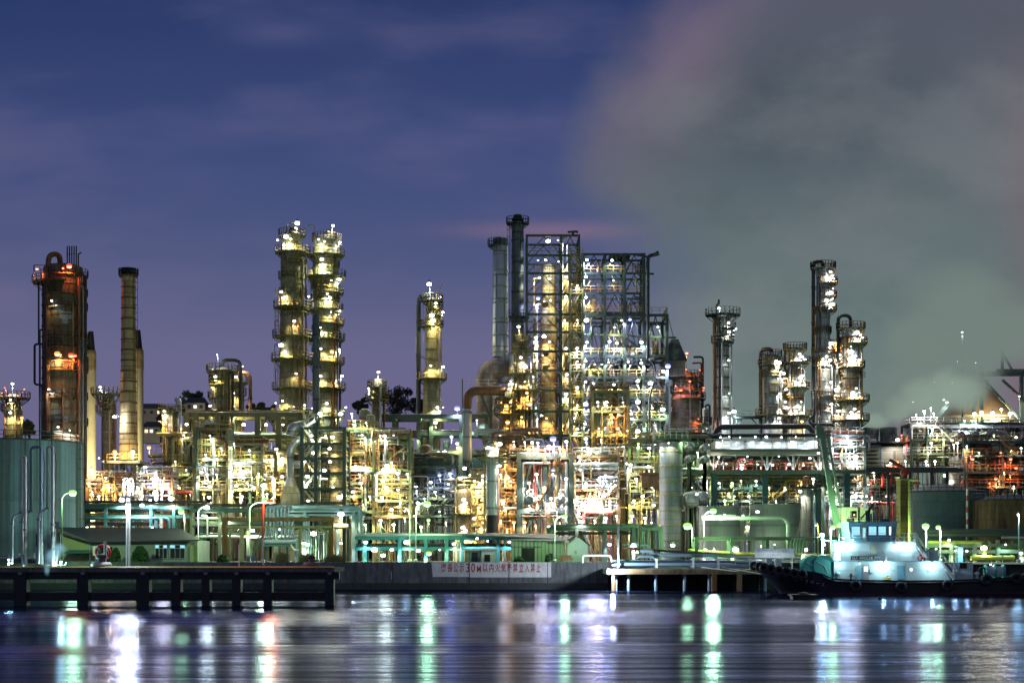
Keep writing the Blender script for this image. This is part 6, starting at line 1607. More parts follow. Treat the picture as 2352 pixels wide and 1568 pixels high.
# ------------------------------------------------------------------ storage tanks
def tank(label, u, vt, hw, D, mat, roof_v, roofmat='roof_dark', name='storage_tank', stair=None, rail=True, lamps=()):
    t = T(name, label, 'storage tank', u, D)
    px = t.px
    r = hw * px
    o = t.part('shell', MB().lathe([(r, -0.2), (r, t.h(vt))], 48), mat)
    t.part('roof', MB().lathe([(r + 0.12, t.h(vt) - .15), (r + 0.12, t.h(vt) + .05), (r * .5, t.h(vt) + (t.h(roof_v) - t.h(vt)) * .62), (0.02, t.h(roof_v))], 48), roofmat)
    if rail:
        pts = [V(r * math.cos(math.radians(a)), r * math.sin(math.radians(a)), t.h(vt)) for a in range(180, 361, 10)]
        t.part('handrail', MB().rail(pts, step=2), 'rail_dark')
    if stair:
        a0, a1, zb = stair
        pr = None
        n = 10
        st = MB()
        for i in range(n):
            p = [math.radians(a0 + (a1 - a0) * k / n) for k in (i, i + 1)]
            z = [zb + (t.h(vt) - zb) * k / n for k in (i, i + 1)]
            st.stairs(V((r + .6) * math.cos(p[0]), (r + .6) * math.sin(p[0]), z[0]), V((r + .6) * math.cos(p[1]), (r + .6) * math.sin(p[1]), z[1]))
        t.part('spiral_stair', st, 'rail_white')
    for lu, lv_, c, w, dd_ in lamps: t.lamp(t.p(lu, lv_, dd_), c, w, arm=t.p(lu, lv_ - 4, dd_ + .8))
    return t


D = 250
t = tank('big blue grey tank with dark vertical streaks cut by the left edge', 28, 1017, 158, D, 'tank_blue', 1006)
px = t.px
t.part('vent', MB().lathe([(.5, t.h(1012)), (.5, t.h(1002)), (1, t.h(1001)), (.02, t.h(997))], 12, (7, -5, 0)), 'steel_dark')
t.part('inspection_box', MB().bx((t.x(28), -10.6, t.h(1034)), (t.x(36), -9.9, t.h(1020))), 'steel_dark')
t.part('ladder', MB().ladder((t.x(186.5), -1.5, 0), (t.x(186.5), -1.5, t.h(1010))), 'steel_teal')
tank('grey tank with dark streaks and a flat top, left of its twin, right of centre', 1653, 1163, 47, 282, 'tank_grey', 1160, 'tank_grey', stair=(-20, 40, 6))
tank('grey tank with rusty spiral stairs on its right side, nearest the tug bow', 1780, 1159, 57, 280, 'tank_grey', 1155, 'tank_grey', stair=(-58, 5, 1.5))
tank('wide dark green tank with a low conical roof behind the tug', 2166, 1130, 96, 300, 'tank_green', 1110)
t = tank('heavily rusted brown tank with a dark conical roof at the right edge', 2320, 1149, 85, 292, 'tank_rust', 1132)
t = T('tank_pump_house', 'white roller door shed between the two grey storage tanks', 'shed', 1700, 283)
t.part('wall', MB().bx((t.x(1666), -1, 0), (t.x(1708), 5, t.h(1196))), 'shed_grey')
t.part('door', MB().bx((t.x(1672), -1.1, 0.05), (t.x(1700), -1.02, t.h(1206))), 'pipe_white')
t.part('post', MB().bar(t.p(1658, 1288, -2), t.p(1658, 1195, -2), .5).bar(t.p(1692, 1288, -2), t.p(1692, 1198, -2), .5), 'pipe_teal')
t.lamp(t.p(1740, 1175, -16), 'W', 420, arm=t.p(1740, 1168, -15)); t.lamp(t.p(1664, 1182, -13), 'W', 350, arm=t.p(1664, 1176, -12))
t.lamp(t.p(1681, 1214, -3), 'C', 1100, arm=t.p(1681, 1208, -1)); t.lamp(t.p(1620, 1262, -6), 'C', 700, arm=t.p(1620, 1270, -5))
t.lamp(t.p(1752, 1254, -8), 'C', 900, arm=t.p(1752, 1262, -7))

# people standing on the tank walkways? none can be told apart: left out

# ------------------------------------------------------------------ low pipe racks behind the waterfront
def rack(label, u0, u1, vbeams, vtop, D, mat, pipes, nlegs, depth=4.0, lamps=(), beamw=.5, name='pipe_rack', legs=None):
    t = T(name, label, 'pipe rack', (u0 + u1) / 2, D)
    us = legs or [u0 + (u1 - u0) * i / (nlegs - 1) for i in range(nlegs)]
    for uu in us:
        for y in (0, depth):
            t.part('post', MB().bar((t.x(uu), y, 0), (t.x(uu), y, t.h(vtop)), beamw), mat)
    for v in vbeams:
        b = MB()
        for y in (-.02, depth + .02): b.bar((t.x(u0), y, t.h(v)), (t.x(u1), y, t.h(v)), beamw * .5, beamw)
        for uu in us: b.bar((t.x(uu), beamw / 2, t.h(v)), (t.x(uu), depth - beamw / 2, t.h(v)), beamw * .6)
        t.part('beam', b, mat)
    for pts, y, r, mm in pipes:
        mb = MB().path([t.p(a, b, y) for a, b in pts], r * t.px, 10)
        t.part('pipe', mb, mm)
    for lu, lv_, c, w in lamps: t.lamp(t.p(lu, lv_, -.8), c, w, arm=t.p(lu, lv_ - 6, 0))
    return t


rack('long dark pipe rack with thick pipes turning down, behind the dark roofed house', 190, 452, (1165, 1186), 1160, 276, 'pipe_teal',
     [(((188, 1160), (405, 1160), (405, 1225)), 1, 5, 'pipe_green'), (((188, 1172), (398, 1172), (398, 1225)), 2, 4, 'pipe_dark'), (((188, 1190), (388, 1190), (388, 1228)), 0, 4, 'pipe_teal'),
      (((188, 1202), (350, 1202)), 1, 5, 'pipe_dark'), (((188, 1180), (440, 1180)), 3, 2.4, 'pipe_yellow'), (((410, 1165), (440, 1165), (440, 1228)), 1, 3, 'pipe_silver'), (((370, 1190), (370, 1228)), -.5, 3, 'pipe_silver'), (((188, 1152), (470, 1152)), 3, 3, 'pipe_dark')], 6,
     lamps=[(326, 1160, 'C', 900), (350, 1215, 'W', 800), (335, 1222, 'W', 700), (200, 1212, 'Y', 400), (260, 1213, 'W', 300), (280, 1148, 'W', 500), (345, 1148, 'K', 700), (393, 1145, 'W', 800), (480, 1142, 'W', 600), (484, 1158, 'W', 500)])
rack('dark rack of long horizontal pipes between the house and the blue vertical pipe bundle', 440, 700, (1172, 1200), 1160, 272, 'steel_green',
     [(((440, 1160), (640, 1160)), 1, 4, 'pipe_dark'), (((440, 1170), (560, 1170)), 0, 4, 'pipe_teal'), (((450, 1232), (690, 1232)), 0, 3.6, 'pipe_silver'), (((455, 1226), (600, 1226)), 1.5, 2.4, 'pipe_teal'), (((450, 1190), (700, 1190)), 2, 3, 'pipe_silver'), (((440, 1208), (690, 1208)), 1, 3, 'pipe_dark'), (((463, 1184), (476, 1184), (476, 1230)), -.5, 2.4, 'pipe_silver')], 5,
     lamps=[(475, 1165, 'L', 500), (580, 1218, 'W', 900), (575, 1212, 'Y', 400), (520, 1190, 'W', 400), (640, 1215, 'L', 500)])

t = T('pipe_bundle', 'row of eight blue grey pipes bending down side by side into a horizontal header', 'pipe bundle', 648, 262)
px = t.px
for i in range(8):
    uu = 612 + i * 8.6
    t.part('pipe', MB().path([t.p(uu + 30 + i * 3, 1166 - i * .3, 5), t.p(uu, 1167, 5 - .2 * i), t.p(uu, 1185, 5 - .2 * i), t.p(uu, 1236, 4 - .2 * i)][1:], 3.4 * px, 10), 'pipe_blue')
    t.part('bend', MB().path([t.p(uu, 1180, 5 - .2 * i), t.p(uu, 1164, 5 - .2 * i), t.p(uu + 26, 1163, 6.4)], 3.42 * px, 10, bend=.7), 'pipe_blue')
t.part('header', MB().path([t.p(598, 1244, 2), t.p(676, 1244, 2), t.p(683, 1240, 2), t.p(683, 1290, 2)], 6 * px, 14), 'pipe_blue')
t.part('branch', MB().path([t.p(668, 1250, 1), t.p(675, 1263, 1), t.p(728, 1263, 1), t.p(728, 1256, 1)], 2.2 * px, 10), 'pipe_white')
t.part('support', MB().bar(t.p(612, 1290, 3), t.p(612, 1248, 3), .35).bar(t.p(660, 1290, 3), t.p(660, 1250, 3), .35).bar(t.p(600, 1252, 2), t.p(690, 1252, 2), .3), 'pipe_teal')
t = T('pipe_portal', 'rusty dark portal frame with curved knees straddling the blue pipe bundle', 'portal frame', 638, 254)
px = t.px
t.part('beam', MB().bx(t.p(508, 1196, 0), t.p(770, 1188, 2)), 'steel_rust')
t.part('beam', MB().bx(t.p(520, 1212, .2), t.p(765, 1207, 1.8)), 'steel_olive')
for uu in (517, 761):
    t.part('post', MB().bar(t.p(uu, 1290, 1), t.p(uu, 1196, 1), .75), 'steel_rust')
t.part('knee', MB().path([t.p(528, 1275, .5), t.p(528, 1222, .5), t.p(545, 1213, .5)], 3 * px, 8, bend=1.1).path([t.p(752, 1275, .5), t.p(752, 1222, .5), t.p(735, 1213, .5)], 3 * px, 8, bend=1.1), 'steel_olive')
for uu in (556, 690):
    t.part('post', MB().bar(t.p(uu, 1290, 1), t.p(uu, 1212, 1), .5), 'steel_olive')
t.part('stair', MB().stairs(t.p(580, 1278, 1), t.p(605, 1228, 1)), 'rail_dark')
rr = random.Random(3)
for i in range(12):
    uu = 690 + i * 6
    t.part('pipe', MB().path([t.p(uu, 1285, 3 + (i % 3)), t.p(uu, 1205 + rr.uniform(0, 25), 3 + (i % 3)), t.p(uu + rr.choice((-14, 16)), 1206 + rr.uniform(0, 25), 3 + (i % 3))], rr.choice((1.2, 2, 2.6)) * px, 8), rr.choice(['pipe_teal', 'pipe_dark', 'pipe_blue', 'pipe_green']))
for lu, lv_, c, w in ((698, 1247, 'Y', 500), (707, 1250, 'L', 500), (783, 1247, 'W', 400), (720, 1225, 'L', 400)):
    t.lamp(t.p(lu, lv_, 2), c, w, arm=t.p(lu, lv_ - 8, 2.5))
rack('blue pipe trestle with a bent end pipe, right of the rusty portal', 665, 835, (1176, 1180), 1176, 258, 'pipe_blue',
     [(((672, 1166), (828, 1166), (828, 1225), (840, 1232), (880, 1232)), 0, 5, 'pipe_blue'), (((690, 1170), (800, 1170), (800, 1182)), 1.5, 4, 'pipe_blue'), (((675, 1163), (780, 1163)), 3, 4, 'pipe_teal'), (((765, 1208), (800, 1208)), 0, 6, 'pipe_silver'), (((770, 1212), (776, 1225), (776, 1280)), 0, 3.5, 'pipe_blue')], 2, legs=[700, 812], lamps=[(783, 1180, 'Y', 900)])
t = rack('turquoise pipe rack with lit tops standing along the sea wall, centre', 815, 1192, (1235, 1259), 1232, 246, 'steel_teal',
     [(((818, 1228), (1192, 1228)), 1, 4.4, 'pipe_silver'), (((818, 1254), (1192, 1254)), 2, 3.2, 'pipe_dark'), (((820, 1231), (1190, 1231)), 3, 3, 'pipe_blue'), (((822, 1258), (1050, 1258)), 1, 2, 'pipe_teal'), (((818, 1250), (1192, 1250)), 3.4, 2.4, 'pipe_dark')], 7,
     legs=[838, 918, 978, 1026, 1060, 1144, 1188], lamps=[(1043, 1249, 'Y', 700), (900, 1262, 'L', 700), (960, 1264, 'L', 900), (860, 1262, 'L', 500), (1010, 1262, 'Y', 500), (935, 1245, 'L', 500), (1080, 1245, 'T', 160), (1170, 1244, 'T', 180), (1120, 1242, 'C', 500), (985, 1272, 'G', 500), (880, 1275, 'L', 500), (840, 1245, 'T', 160)])
for i in range(5):
    t.part('cable_pipe', MB().path([t.p(1042 + i * 4, 1288, -1), t.p(1042 + i * 4, 1248, -1), t.p(1044 + i * 4, 1243, 1)], 1.1 * t.px, 6), 'pipe_white')
t = T('rack_roof', 'long grey canopy roof over the right part of the turquoise pipe rack', 'canopy', 1160, 244)
t.part('sheet', MB().add([t.p(1060, 1226, -2), t.p(1275, 1236, -2), t.p(1275, 1225, 7), t.p(1060, 1224, 7), t.p(1060, 1228, -2), t.p(1275, 1238, -2)], [(0, 1, 2, 3), (4, 5, 1, 0)]), 'roof_teal')
t.part('post', MB().bar(t.p(1064, 1288, 2), t.p(1064, 1228, 2), .25).bar(t.p(1160, 1288, 2), t.p(1160, 1230, 2), .25), 'steel_teal')
t.lamp(t.p(1196, 1238.5, -1), 'T', 500, r=.22, arm=t.p(1196, 1234, 0)); t.lamp(t.p(1096, 1236, -1), 'T', 350, r=.22, arm=t.p(1096, 1230, 0))

t = T('kiosk', 'small pale green guard kiosk with white door frame above the painted sea wall', 'kiosk', 1105, 238)
t.part('wall', MB().bx((t.x(1068), 0, 0), (t.x(1106), 3, t.h(1264))), 'shed_green')
t.part('annex', MB().bx((t.x(1106), -.4, 0), (t.x(1138), 3, t.h(1262))), 'pipe_white')
t.part('roof', MB().bx((t.x(1064), -.6, t.h(1264)), (t.x(1107), 3.2, t.h(1260))).bx((t.x(1108), -.9, t.h(1261.8)), (t.x(1146), 3.2, t.h(1258))), 'pipe_white')
t.part('door', MB().bx((t.x(1084), -.06, .1), (t.x(1097), .0 - .01, t.h(1268))), 'glass_dark')
t.part('door', MB().bx((t.x(1113), -.47, .1), (t.x(1126), -.41, t.h(1273))), 'dark_void')
t = T('corrugated_shed', 'green corrugated shed with a dark doorway above the lettered sea wall', 'shed', 1235, 240)
t.part('wall', MB().bx((t.x(1173), 0, 0), (t.x(1258), 7, t.h(1240))), 'shed_green')
t.part('wall', MB().bx((t.x(1258), .6, 0), (t.x(1297), 7, t.h(1243))), 'shed_green')
t.part('roof', MB().add([t.p(1170, 1241, -.4), t.p(1300, 1243, -.4), t.p(1318, 1230, 7), t.p(1176, 1230, 7), t.p(1170, 1239.5, -.4), t.p(1300, 1241.5, -.4)], [(0, 1, 5, 4), (4, 5, 2, 3)]), 'roof_teal')
t.part('door', MB().bx((t.x(1198), -.06, .1), (t.x(1228), -.01, t.h(1258))), 'dark_void')
t.part('door_track', MB().bx((t.x(1172), -.2, t.h(1256)), (t.x(1243), -.07, t.h(1254.5))), 'steel_dark')
t.part('window', MB().bx((t.x(1262), .52, t.h(1286)), (t.x(1270), .59, t.h(1270))), 'glass_dark')
t = T('gable_shed', 'white gable ended shed with a dark roof, right of the green corrugated shed', 'shed', 1326, 243)
x0, x1, xm = t.x(1303), t.x(1350), t.x(1328)
zt, ze = t.h(1233), t.h(1250)
t.part('wall', MB().add([(x0, 0, 0), (x1, 0, 0), (x1, 0, ze), (xm, 0, zt), (x0, 0, ze), (x0, 7, 0), (x1, 7, 0), (x1, 7, ze), (xm, 7, zt), (x0, 7, ze)], [(0, 1, 2, 3, 4), (1, 6, 7, 2), (5, 0, 4, 9), (9, 8, 7, 6, 5)]), 'boat_white')
t.part('roof', MB().add([(x0 - .4, -.3, ze - .1), (xm, -.3, zt + .15), (xm, 7, zt + .15), (x0 - .4, 7, ze - .1), (x1 + .4, -.3, ze - .1), (x1 + .4, 7, ze - .1)], [(0, 1, 2, 3), (1, 4, 5, 2)]), 'roof_teal')
t.part('vent_box', MB().bx((t.x(1320), -.3, t.h(1270)), (t.x(1324), -.02, t.h(1264))), 'wall_cream')
rack('dark green trestle with five big pipes curving down, right of the gable shed', 1260, 1520, (1214,), 1210, 262, 'steel_dark',
     [(((1262, 1232), (1264, 1210), (1462, 1208), (1466, 1215), (1466, 1270)), 0, 6, 'pipe_green')] + [(((1300 + 20 * i, 1206 + i), (1474 + 13 * i, 1208), (1474 + 13 * i, 1272)), 1 + i * .7, 5.2, 'pipe_green') for i in range(4)] + [(((1265, 1224), (1450, 1224)), 3, 3.4, 'pipe_dark'), (((1430, 1250), (1490, 1252)), -1, 2, 'pipe_blue')], 5,
     lamps=[(1335, 1197, 'W', 600), (1455, 1252, 'W', 1000), (1545, 1252, 'W', 500), (1400, 1250, 'C', 400)])
rack('green pipe rack with yellow lagged lines behind the tug bow sign board', 1600, 1925, (1236,), 1232, 250, 'steel_green',
     [(((1580, 1264), (1700, 1272), (1930, 1276)), 1, 4.4, 'pipe_yellow'), (((1612, 1189), (1800, 1189), (1810, 1200), (1810, 1262)), 2, 5, 'steel_grey'), (((1625, 1184), (1690, 1184)), 3, 3, 'pipe_silver')] +
     [(((1925, 1236 - i * .5), (1818 + 7 * i, 1238), (1818 + 7 * i, 1270)), -1 - .4 * i, 3, 'pipe_green') for i in range(5)] + [(((1620, 1280), (1930, 1281)), 3, 4, 'pipe_blue')], 5, lamps=[(1880, 1234, 'C', 900), (1640, 1262, 'L', 500), (1690, 1262, 'L', 500), (1850, 1262, 'Y', 600)])
rack('low green pipe racks with pale pipes behind the tug stern', 2130, 2400, (1252, 1266), 1240, 246, 'steel_green',
     [(((2130, 1245), (2262, 1245), (2262, 1282)), 0, 4.4, 'pipe_yellow'), (((2262, 1262), (2290, 1262), (2400, 1262)), 1, 3, 'pipe_yellow'), (((2130, 1228), (2400, 1228)), 2, 5, 'pipe_dark'), (((2130, 1220), (2400, 1219)), 4, 6, 'pipe_dark'), (((2230, 1281), (2330, 1281)), -1, 6, 'pipe_yellow'), (((2275, 1245), (2276, 1280)), .6, 2.4, 'pipe_yellow'), (((2130, 1256), (2400, 1256)), 3, 2, 'pipe_silver'), (((2300, 1234), (2400, 1234)), 1, 3, 'pipe_silver')], 6,
     lamps=[(2150, 1260, 'L', 500), (2200, 1262, 'L', 500), (2260, 1258, 'L', 700), (2310, 1250, 'T', 160), (2345, 1270, 'L', 600), (2180, 1240, 'L', 400)])

# ------------------------------------------------------------------ house with dark roof
t = T('office_house', 'low cream house with a wide dark hipped roof behind the left pier', 'house', 290, 236)
px = t.px
zg = 0.0
t.part('wall', MB().bx((t.x(170), 0, 0), (t.x(455), 9, t.h(1240))), 'wall_grey')
t.part('gable_wall', MB().add([t.p(150, 1288, -.1), t.p(203, 1288, -.1), t.p(203, 1245, -.1), t.p(132, 1222, -.1), t.p(120, 1235, -.1), t.p(120, 1288, -.1)], [(0, 1, 2, 3, 4, 5)]), 'wall_cream')
t.part('end_panel', MB().bx((t.x(437), -.15, 0), (t.x(455), 0 - .02, t.h(1252))), 'wall_cream')
t.part('roof', MB().add([t.p(115, 1216, -1.2), t.p(205, 1245, -1.2), t.p(460, 1241, -1.2), t.p(412, 1212, 6), t.p(130, 1210, 6), t.p(205, 1242.5, -1.2), t.p(460, 1238.5, -1.2), t.p(115, 1213.5, -1.2)],
       [(7, 5, 4), (5, 6, 3, 4), (0, 1, 5, 7), (1, 2, 6, 5)]), 'roof_dark')
for a, b in ((356, 385), (390, 426)):
    fr = t.part('window', MB().bx((t.x(a), -.1, t.h(1282)), (t.x(b), -.02, t.h(1250))), 'pipe_white')
    n = 3
    for i in range(n):
        w0 = a + 1.5 + (b - a - 1.5) * i / n
        w1 = a + (b - a - 1.5) * (i + 1) / n
        t.part('pane', MB().bx((t.x(w0), -.14, t.h(1281)), (t.x(w1), -.1, t.h(1259))), 'glass_dark', fr)
        t.part('pane', MB().bx((t.x(w0), -.14, t.h(1257.5)), (t.x(w1), -.1, t.h(1251.5))), 'window_glow' if i != 1 else 'glass_dark', fr)
t.part('awning', MB().add([t.p(148, 1268, -2.2), t.p(222, 1266, -2.2), t.p(236, 1262, 0), t.p(160, 1262, 0), t.p(148, 1271, -2.2), t.p(222, 1269, -2.2)], [(0, 1, 2, 3), (4, 5, 1, 0)]), 'steel_teal')
t.part('wall_lamp', MB().box(t.p(377, 1248, -.3), (.6, .3, .3)).box(t.p(419, 1248, -.3), (.6, .3, .3)), 'steel_dark')
t.part('door', MB().bx((t.x(232), -.1, 0), (t.x(258), -.02, t.h(1256))), 'dark_void')
t.part('drainpipe', MB().tube(t.p(206, 1288, -.2), t.p(206, 1246, -.2), .1, n=6).tube(t.p(454, 1288, -.3), t.p(454, 1242, -.3), .1, n=6), 'pipe_white')


def shrub(label, u, vt, hw, D, seed, mat='shrub_leaf', name='shrub', n=900, blades=False):
    rr = random.Random(seed)
    t = T(name, label, 'shrub', u, D, group=None)
    px = t.px
    hh, w = t.h(vt), hw * px
    cr = MB()
    if blades:
        for i in range(n):
            x, y = rr.gauss(0, w * .4), rr.gauss(0, .5)
            q = hh * rr.uniform(.5, 1.05)
            dx = rr.gauss(0, q * .25)
            cr.add([(x - .025, y, 0), (x + .025, y, 0), (x + dx, y + rr.gauss(0, .2), q)], [(0, 1, 2)])
        t.part('blades', cr, mat)
        return t
    st = MB()
    for i in range(6): st.path([(0, 0, 0), (rr.gauss(0, w * .2), 0, hh * .4), (rr.gauss(0, w * .5), rr.gauss(0, .3), hh * .8)], .05, 5)
    t.part('stem', st, 'bark')
    for i in range(n):
        z = hh * rr.random() ** .8
        q = w * (1.05 - .75 * (z / hh) ** 2) * math.sqrt(rr.random())
        a = rr.uniform(0, 6.28)
        p = V(math.cos(a) * q, math.sin(a) * q * .6, z)
        s_ = rr.uniform(.1, .2)
        d = V(rr.gauss(0, 1), rr.gauss(0, 1), rr.gauss(0, 1)).normalized() * s_
        e = d.orthogonal().normalized() * s_ * .6
        cr.add([p - d, p - e, p + d, p + e], [(0, 1, 2, 3)])
    t.part('foliage', cr, mat)
    return t


shrub('dark rounded bush in front of the house door, left one of two', 266, 1258, 12, 233, 1)
shrub('wide dark bushy hedge clump in front of the house windows', 322, 1254, 22, 233, 2, n=1800)
shrub('low green bush just right of the house by the sea wall', 512, 1273, 14, 230, 3)
shrub('tuft of dry grass on the sea wall below the blue pipe bundle', 648, 1262, 14, 229, 4, 'dry_grass', 'grass_tuft', 500, True)
shrub('wide tuft of dry grass on the sea wall below the rusty portal', 705, 1268, 18, 229, 5, 'dry_grass', 'grass_tuft', 700, True)
shrub('long tuft of dry grass on the sea wall at the pier end', 768, 1270, 26, 229, 6, 'dry_grass', 'grass_tuft', 800, True)
shrub('small weedy plant in front of the green corrugated shed door', 1192, 1278, 12, 232, 7, n=400)
shrub('small weedy plant at the right corner of the green corrugated shed', 1258, 1272, 6, 232, 8, n=300)

# ------------------------------------------------------------------ sea wall with its painted warning
wallD = 224.0
t = T('sea_wall', 'long concrete sea wall with a white painted band of red Japanese warning letters', 'sea wall', 1176, wallD, z=0.0)
zt = Z(1290, wallD)
def zz(v): return Z(v, wallD)
t.part('wall', MB().bx((t.x(-700), 0, -2), (t.x(1402), 1.2, zt)), 'concrete')
t.part('wall', MB().bx((t.x(1402), 6, -2), (t.x(3000), 7.2, zt - .3)), 'concrete')
t.part('tide_band', MB().bx((t.x(-700), -.06, -2), (t.x(1402), -.004, zz(1338))), 'concrete_wet')
t.part('joint', MB().bx((t.x(1077), -.03, zz(1352)), (t.x(1079), -.003, zt - .02)).bx((t.x(1168), -.03, zz(1352)), (t.x(1170), -.003, zt - .02)).bx((t.x(1257), -.03, zz(1352)), (t.x(1258.5), -.003, zt - .02)).bx((t.x(1334), -.03, zz(1352)), (t.x(1335.5), -.003, zt - .02)).bx((t.x(900), -.03, zz(1352)), (t.x(901.5), -.003, zt - .02)), 'concrete_wet')
t.part('drip_mark', MB().bx((t.x(898.5), -.02, zz(1330)), (t.x(900), -.004, zz(1312))), 'board_white')
pn = MB().add([(t.x(991), -.012, zt - .03), (t.x(994), -.012, zz(1324)), (t.x(1077), -.012, zz(1324)), (t.x(1077), -.012, zt - .03)], [(0, 1, 2, 3)])
for a, b in ((1079, 1168), (1170, 1257), (1258.5, 1266)):
    pn.add([(t.x(a), -.012, zt - .03), (t.x(a), -.012, zz(1325)), (t.x(b), -.012, zz(1325)), (t.x(b), -.012, zt - .03)], [(0, 1, 2, 3)])
t.part('painted_band', pn, 'paint_white')


def text_mesh(body, size, mat, parent, loc, name='lettering', bold=0.0, sx=1.0, align='LEFT', spacing=1.0, fit=None):
    cu = bpy.data.curves.new(name, 'FONT')
    cu.body = body
    cu.size = size
    cu.align_x = align
    cu.offset = bold
    cu.space_character = spacing
    cu.resolution_u = 3
    ob = bpy.data.objects.new(name, cu)
    COL.objects.link(ob)
    bpy.context.view_layer.update()
    me = bpy.data.meshes.new_from_object(ob.evaluated_get(bpy.context.evaluated_depsgraph_get()))
    bpy.data.objects.remove(ob)
    xs = [v.co.x for v in me.vertices] or [0, 1]
    ys = [v.co.y for v in me.vertices] or [0, 1]
    w, hgt = max(xs) - min(xs), max(ys) - min(ys)
    fx = fz = 1.0
    if fit: fx, fz = fit[0] / max(w, 1e-4), fit[1] / max(hgt, 1e-4)
    for v in me.vertices:
        v.co = ((v.co.x - min(xs)) * fx, 0, (v.co.y - min(ys)) * fz)
    me.materials.clear(); me.materials.append(MATS[mat])
    o = bpy.data.objects.new(name, me)
    COL.objects.link(o)
    o.parent = parent
    o.location = loc
    return o


# one glyph after another: the painted letters are evenly spaced and hand cut
msg = '港長公示30M以内火気厳禁立入禁止'
starts = [280, 395, 500, 600, 715, 805, 905, 1008, 1120, 1222, 1325, 1430, 1535, 1640, 1745, 1840, 1945]
widths = [92, 88, 78, 82, 62, 70, 72, 92, 78, 86, 90, 80, 78, 76, 70, 76, 66]
for ch, s0, w in zip(msg, starts, widths):
    ua = 976 + s0 * 540 / 2352 / 1.7415
    ub = 976 + (s0 + w) * 540 / 2352 / 1.7415
    tall = ch not in 'M'
    text_mesh(ch, 1.0, 'letter_red', t.o, (t.x(ua), -.016, zz(1313.4)), 'lettering', bold=0.02, fit=((t.x(ub) - t.x(ua)), (zz(1292.8) - zz(1313.4)) * (1.0 if tall else .72)))

# ------------------------------------------------------------------ left pier
pD = 149.0
t = T('pier', 'dark loading pier on thick square piles crossing the left foreground', 'pier', 385, pD, z=0.0)
px = t.px
def pz(v): return Z(v, pD)
t.part('deck', MB().bx((t.x(-500), 0, pz(1313)), (t.x(768), 9, pz(1303))), 'concrete')
t.part('kerb', MB().add([(t.x(-500), -.06, pz(1303) + .01), (t.x(766), -.06, pz(1303) + .01), (t.x(766), .42, pz(1299.6)), (t.x(-500), .42, pz(1299.6)), (t.x(-500), .42, pz(1303)), (t.x(766), .42, pz(1303))], [(0, 1, 2, 3), (3, 2, 5, 4), (1, 5, 2), (4, 0, 3)]), 'pipe_yellow')
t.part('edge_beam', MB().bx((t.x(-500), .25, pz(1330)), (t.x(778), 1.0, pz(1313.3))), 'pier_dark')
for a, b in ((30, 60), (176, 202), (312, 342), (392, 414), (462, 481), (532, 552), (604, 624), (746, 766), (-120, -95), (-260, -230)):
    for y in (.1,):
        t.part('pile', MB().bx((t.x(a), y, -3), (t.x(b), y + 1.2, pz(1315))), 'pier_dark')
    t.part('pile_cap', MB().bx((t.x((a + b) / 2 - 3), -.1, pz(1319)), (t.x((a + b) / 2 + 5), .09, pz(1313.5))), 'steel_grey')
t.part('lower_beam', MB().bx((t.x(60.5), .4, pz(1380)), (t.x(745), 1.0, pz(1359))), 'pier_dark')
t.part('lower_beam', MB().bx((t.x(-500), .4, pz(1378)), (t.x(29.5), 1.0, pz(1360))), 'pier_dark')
DECKZ = pz(1303)

# marine loading arms
def loading_arm(label, ul, ur, vtop, vbl, vbr, mast_u, mast_v, D, mat, counter=True):
    t = T('loading_arm', label, 'loading arm', (ul + ur) / 2, D, z=DECKZ)
    px = t.px
    r = 3.1 * px
    t.part('outer_arm', MB().path([t.p(ul, vbl), t.p(ul, vtop), t.p(ur, vtop)], r, 12, bend=abs(ur - ul) * px * .45), mat)
    t.part('inboard_riser', MB().path([t.p(ur, vtop), t.p(ur, vbr)], r * 1.15, 12), mat)
    t.part('swivel_joint', MB().path([t.p(ul, vbl), t.p(ul - 8, vbl + 6), t.p(ul - 18, vbl + 10, -.4), t.p(ul - 20, vbl + 30, -.4), t.p(ul - 20, 1294, -.4)], r * .9, 10, bend=.4), 'pipe_silver')
    for v in (vbl - 1, vbl + 24, vbr - 18):
        uu = ul if v == vbl - 1 else (ul - 20 if v == vbl + 24 else ur)
        t.part('flange', MB().tube(t.p(uu, v, 0 if uu != ul - 20 else -.4), t.p(uu, v + 4, 0 if uu != ul - 20 else -.4), r * 1.7, n=12), 'steel_grey')
    t.part('mast', MB().tube(t.p(mast_u, vtop + 6, .4), t.p(mast_u, mast_v, .4), 1.7 * px, n=8), 'pipe_green')
    t.part('counterweight', MB().bx(t.p(ur - 4, vbr + 40, -.3), t.p(ur + 5, vbr + 12, .5)), 'steel_grey')
    t.part('pedestal', MB().lathe([(5.5 * px, 0), (5.5 * px, t.h(vbr + 42)), (3.6 * px, t.h(vbr + 38)), (3.6 * px, t.h(vbr))], 14, (t.x(ur), 0, 0)), 'steel_grey')
    t.part('base_plate', MB().bx((t.x(ur) - .55, -.5, 0), (t.x(ur) + .55, .5, .1)), 'steel_grey')
    t.part('cable', MB().path([t.p(ur + 3, vtop + 4, .5), t.p(ur + 9, vtop + 40, .5), t.p(ur + 2, vbr - 10, .5)], .035, 5), 'pipe_dark')
    return t


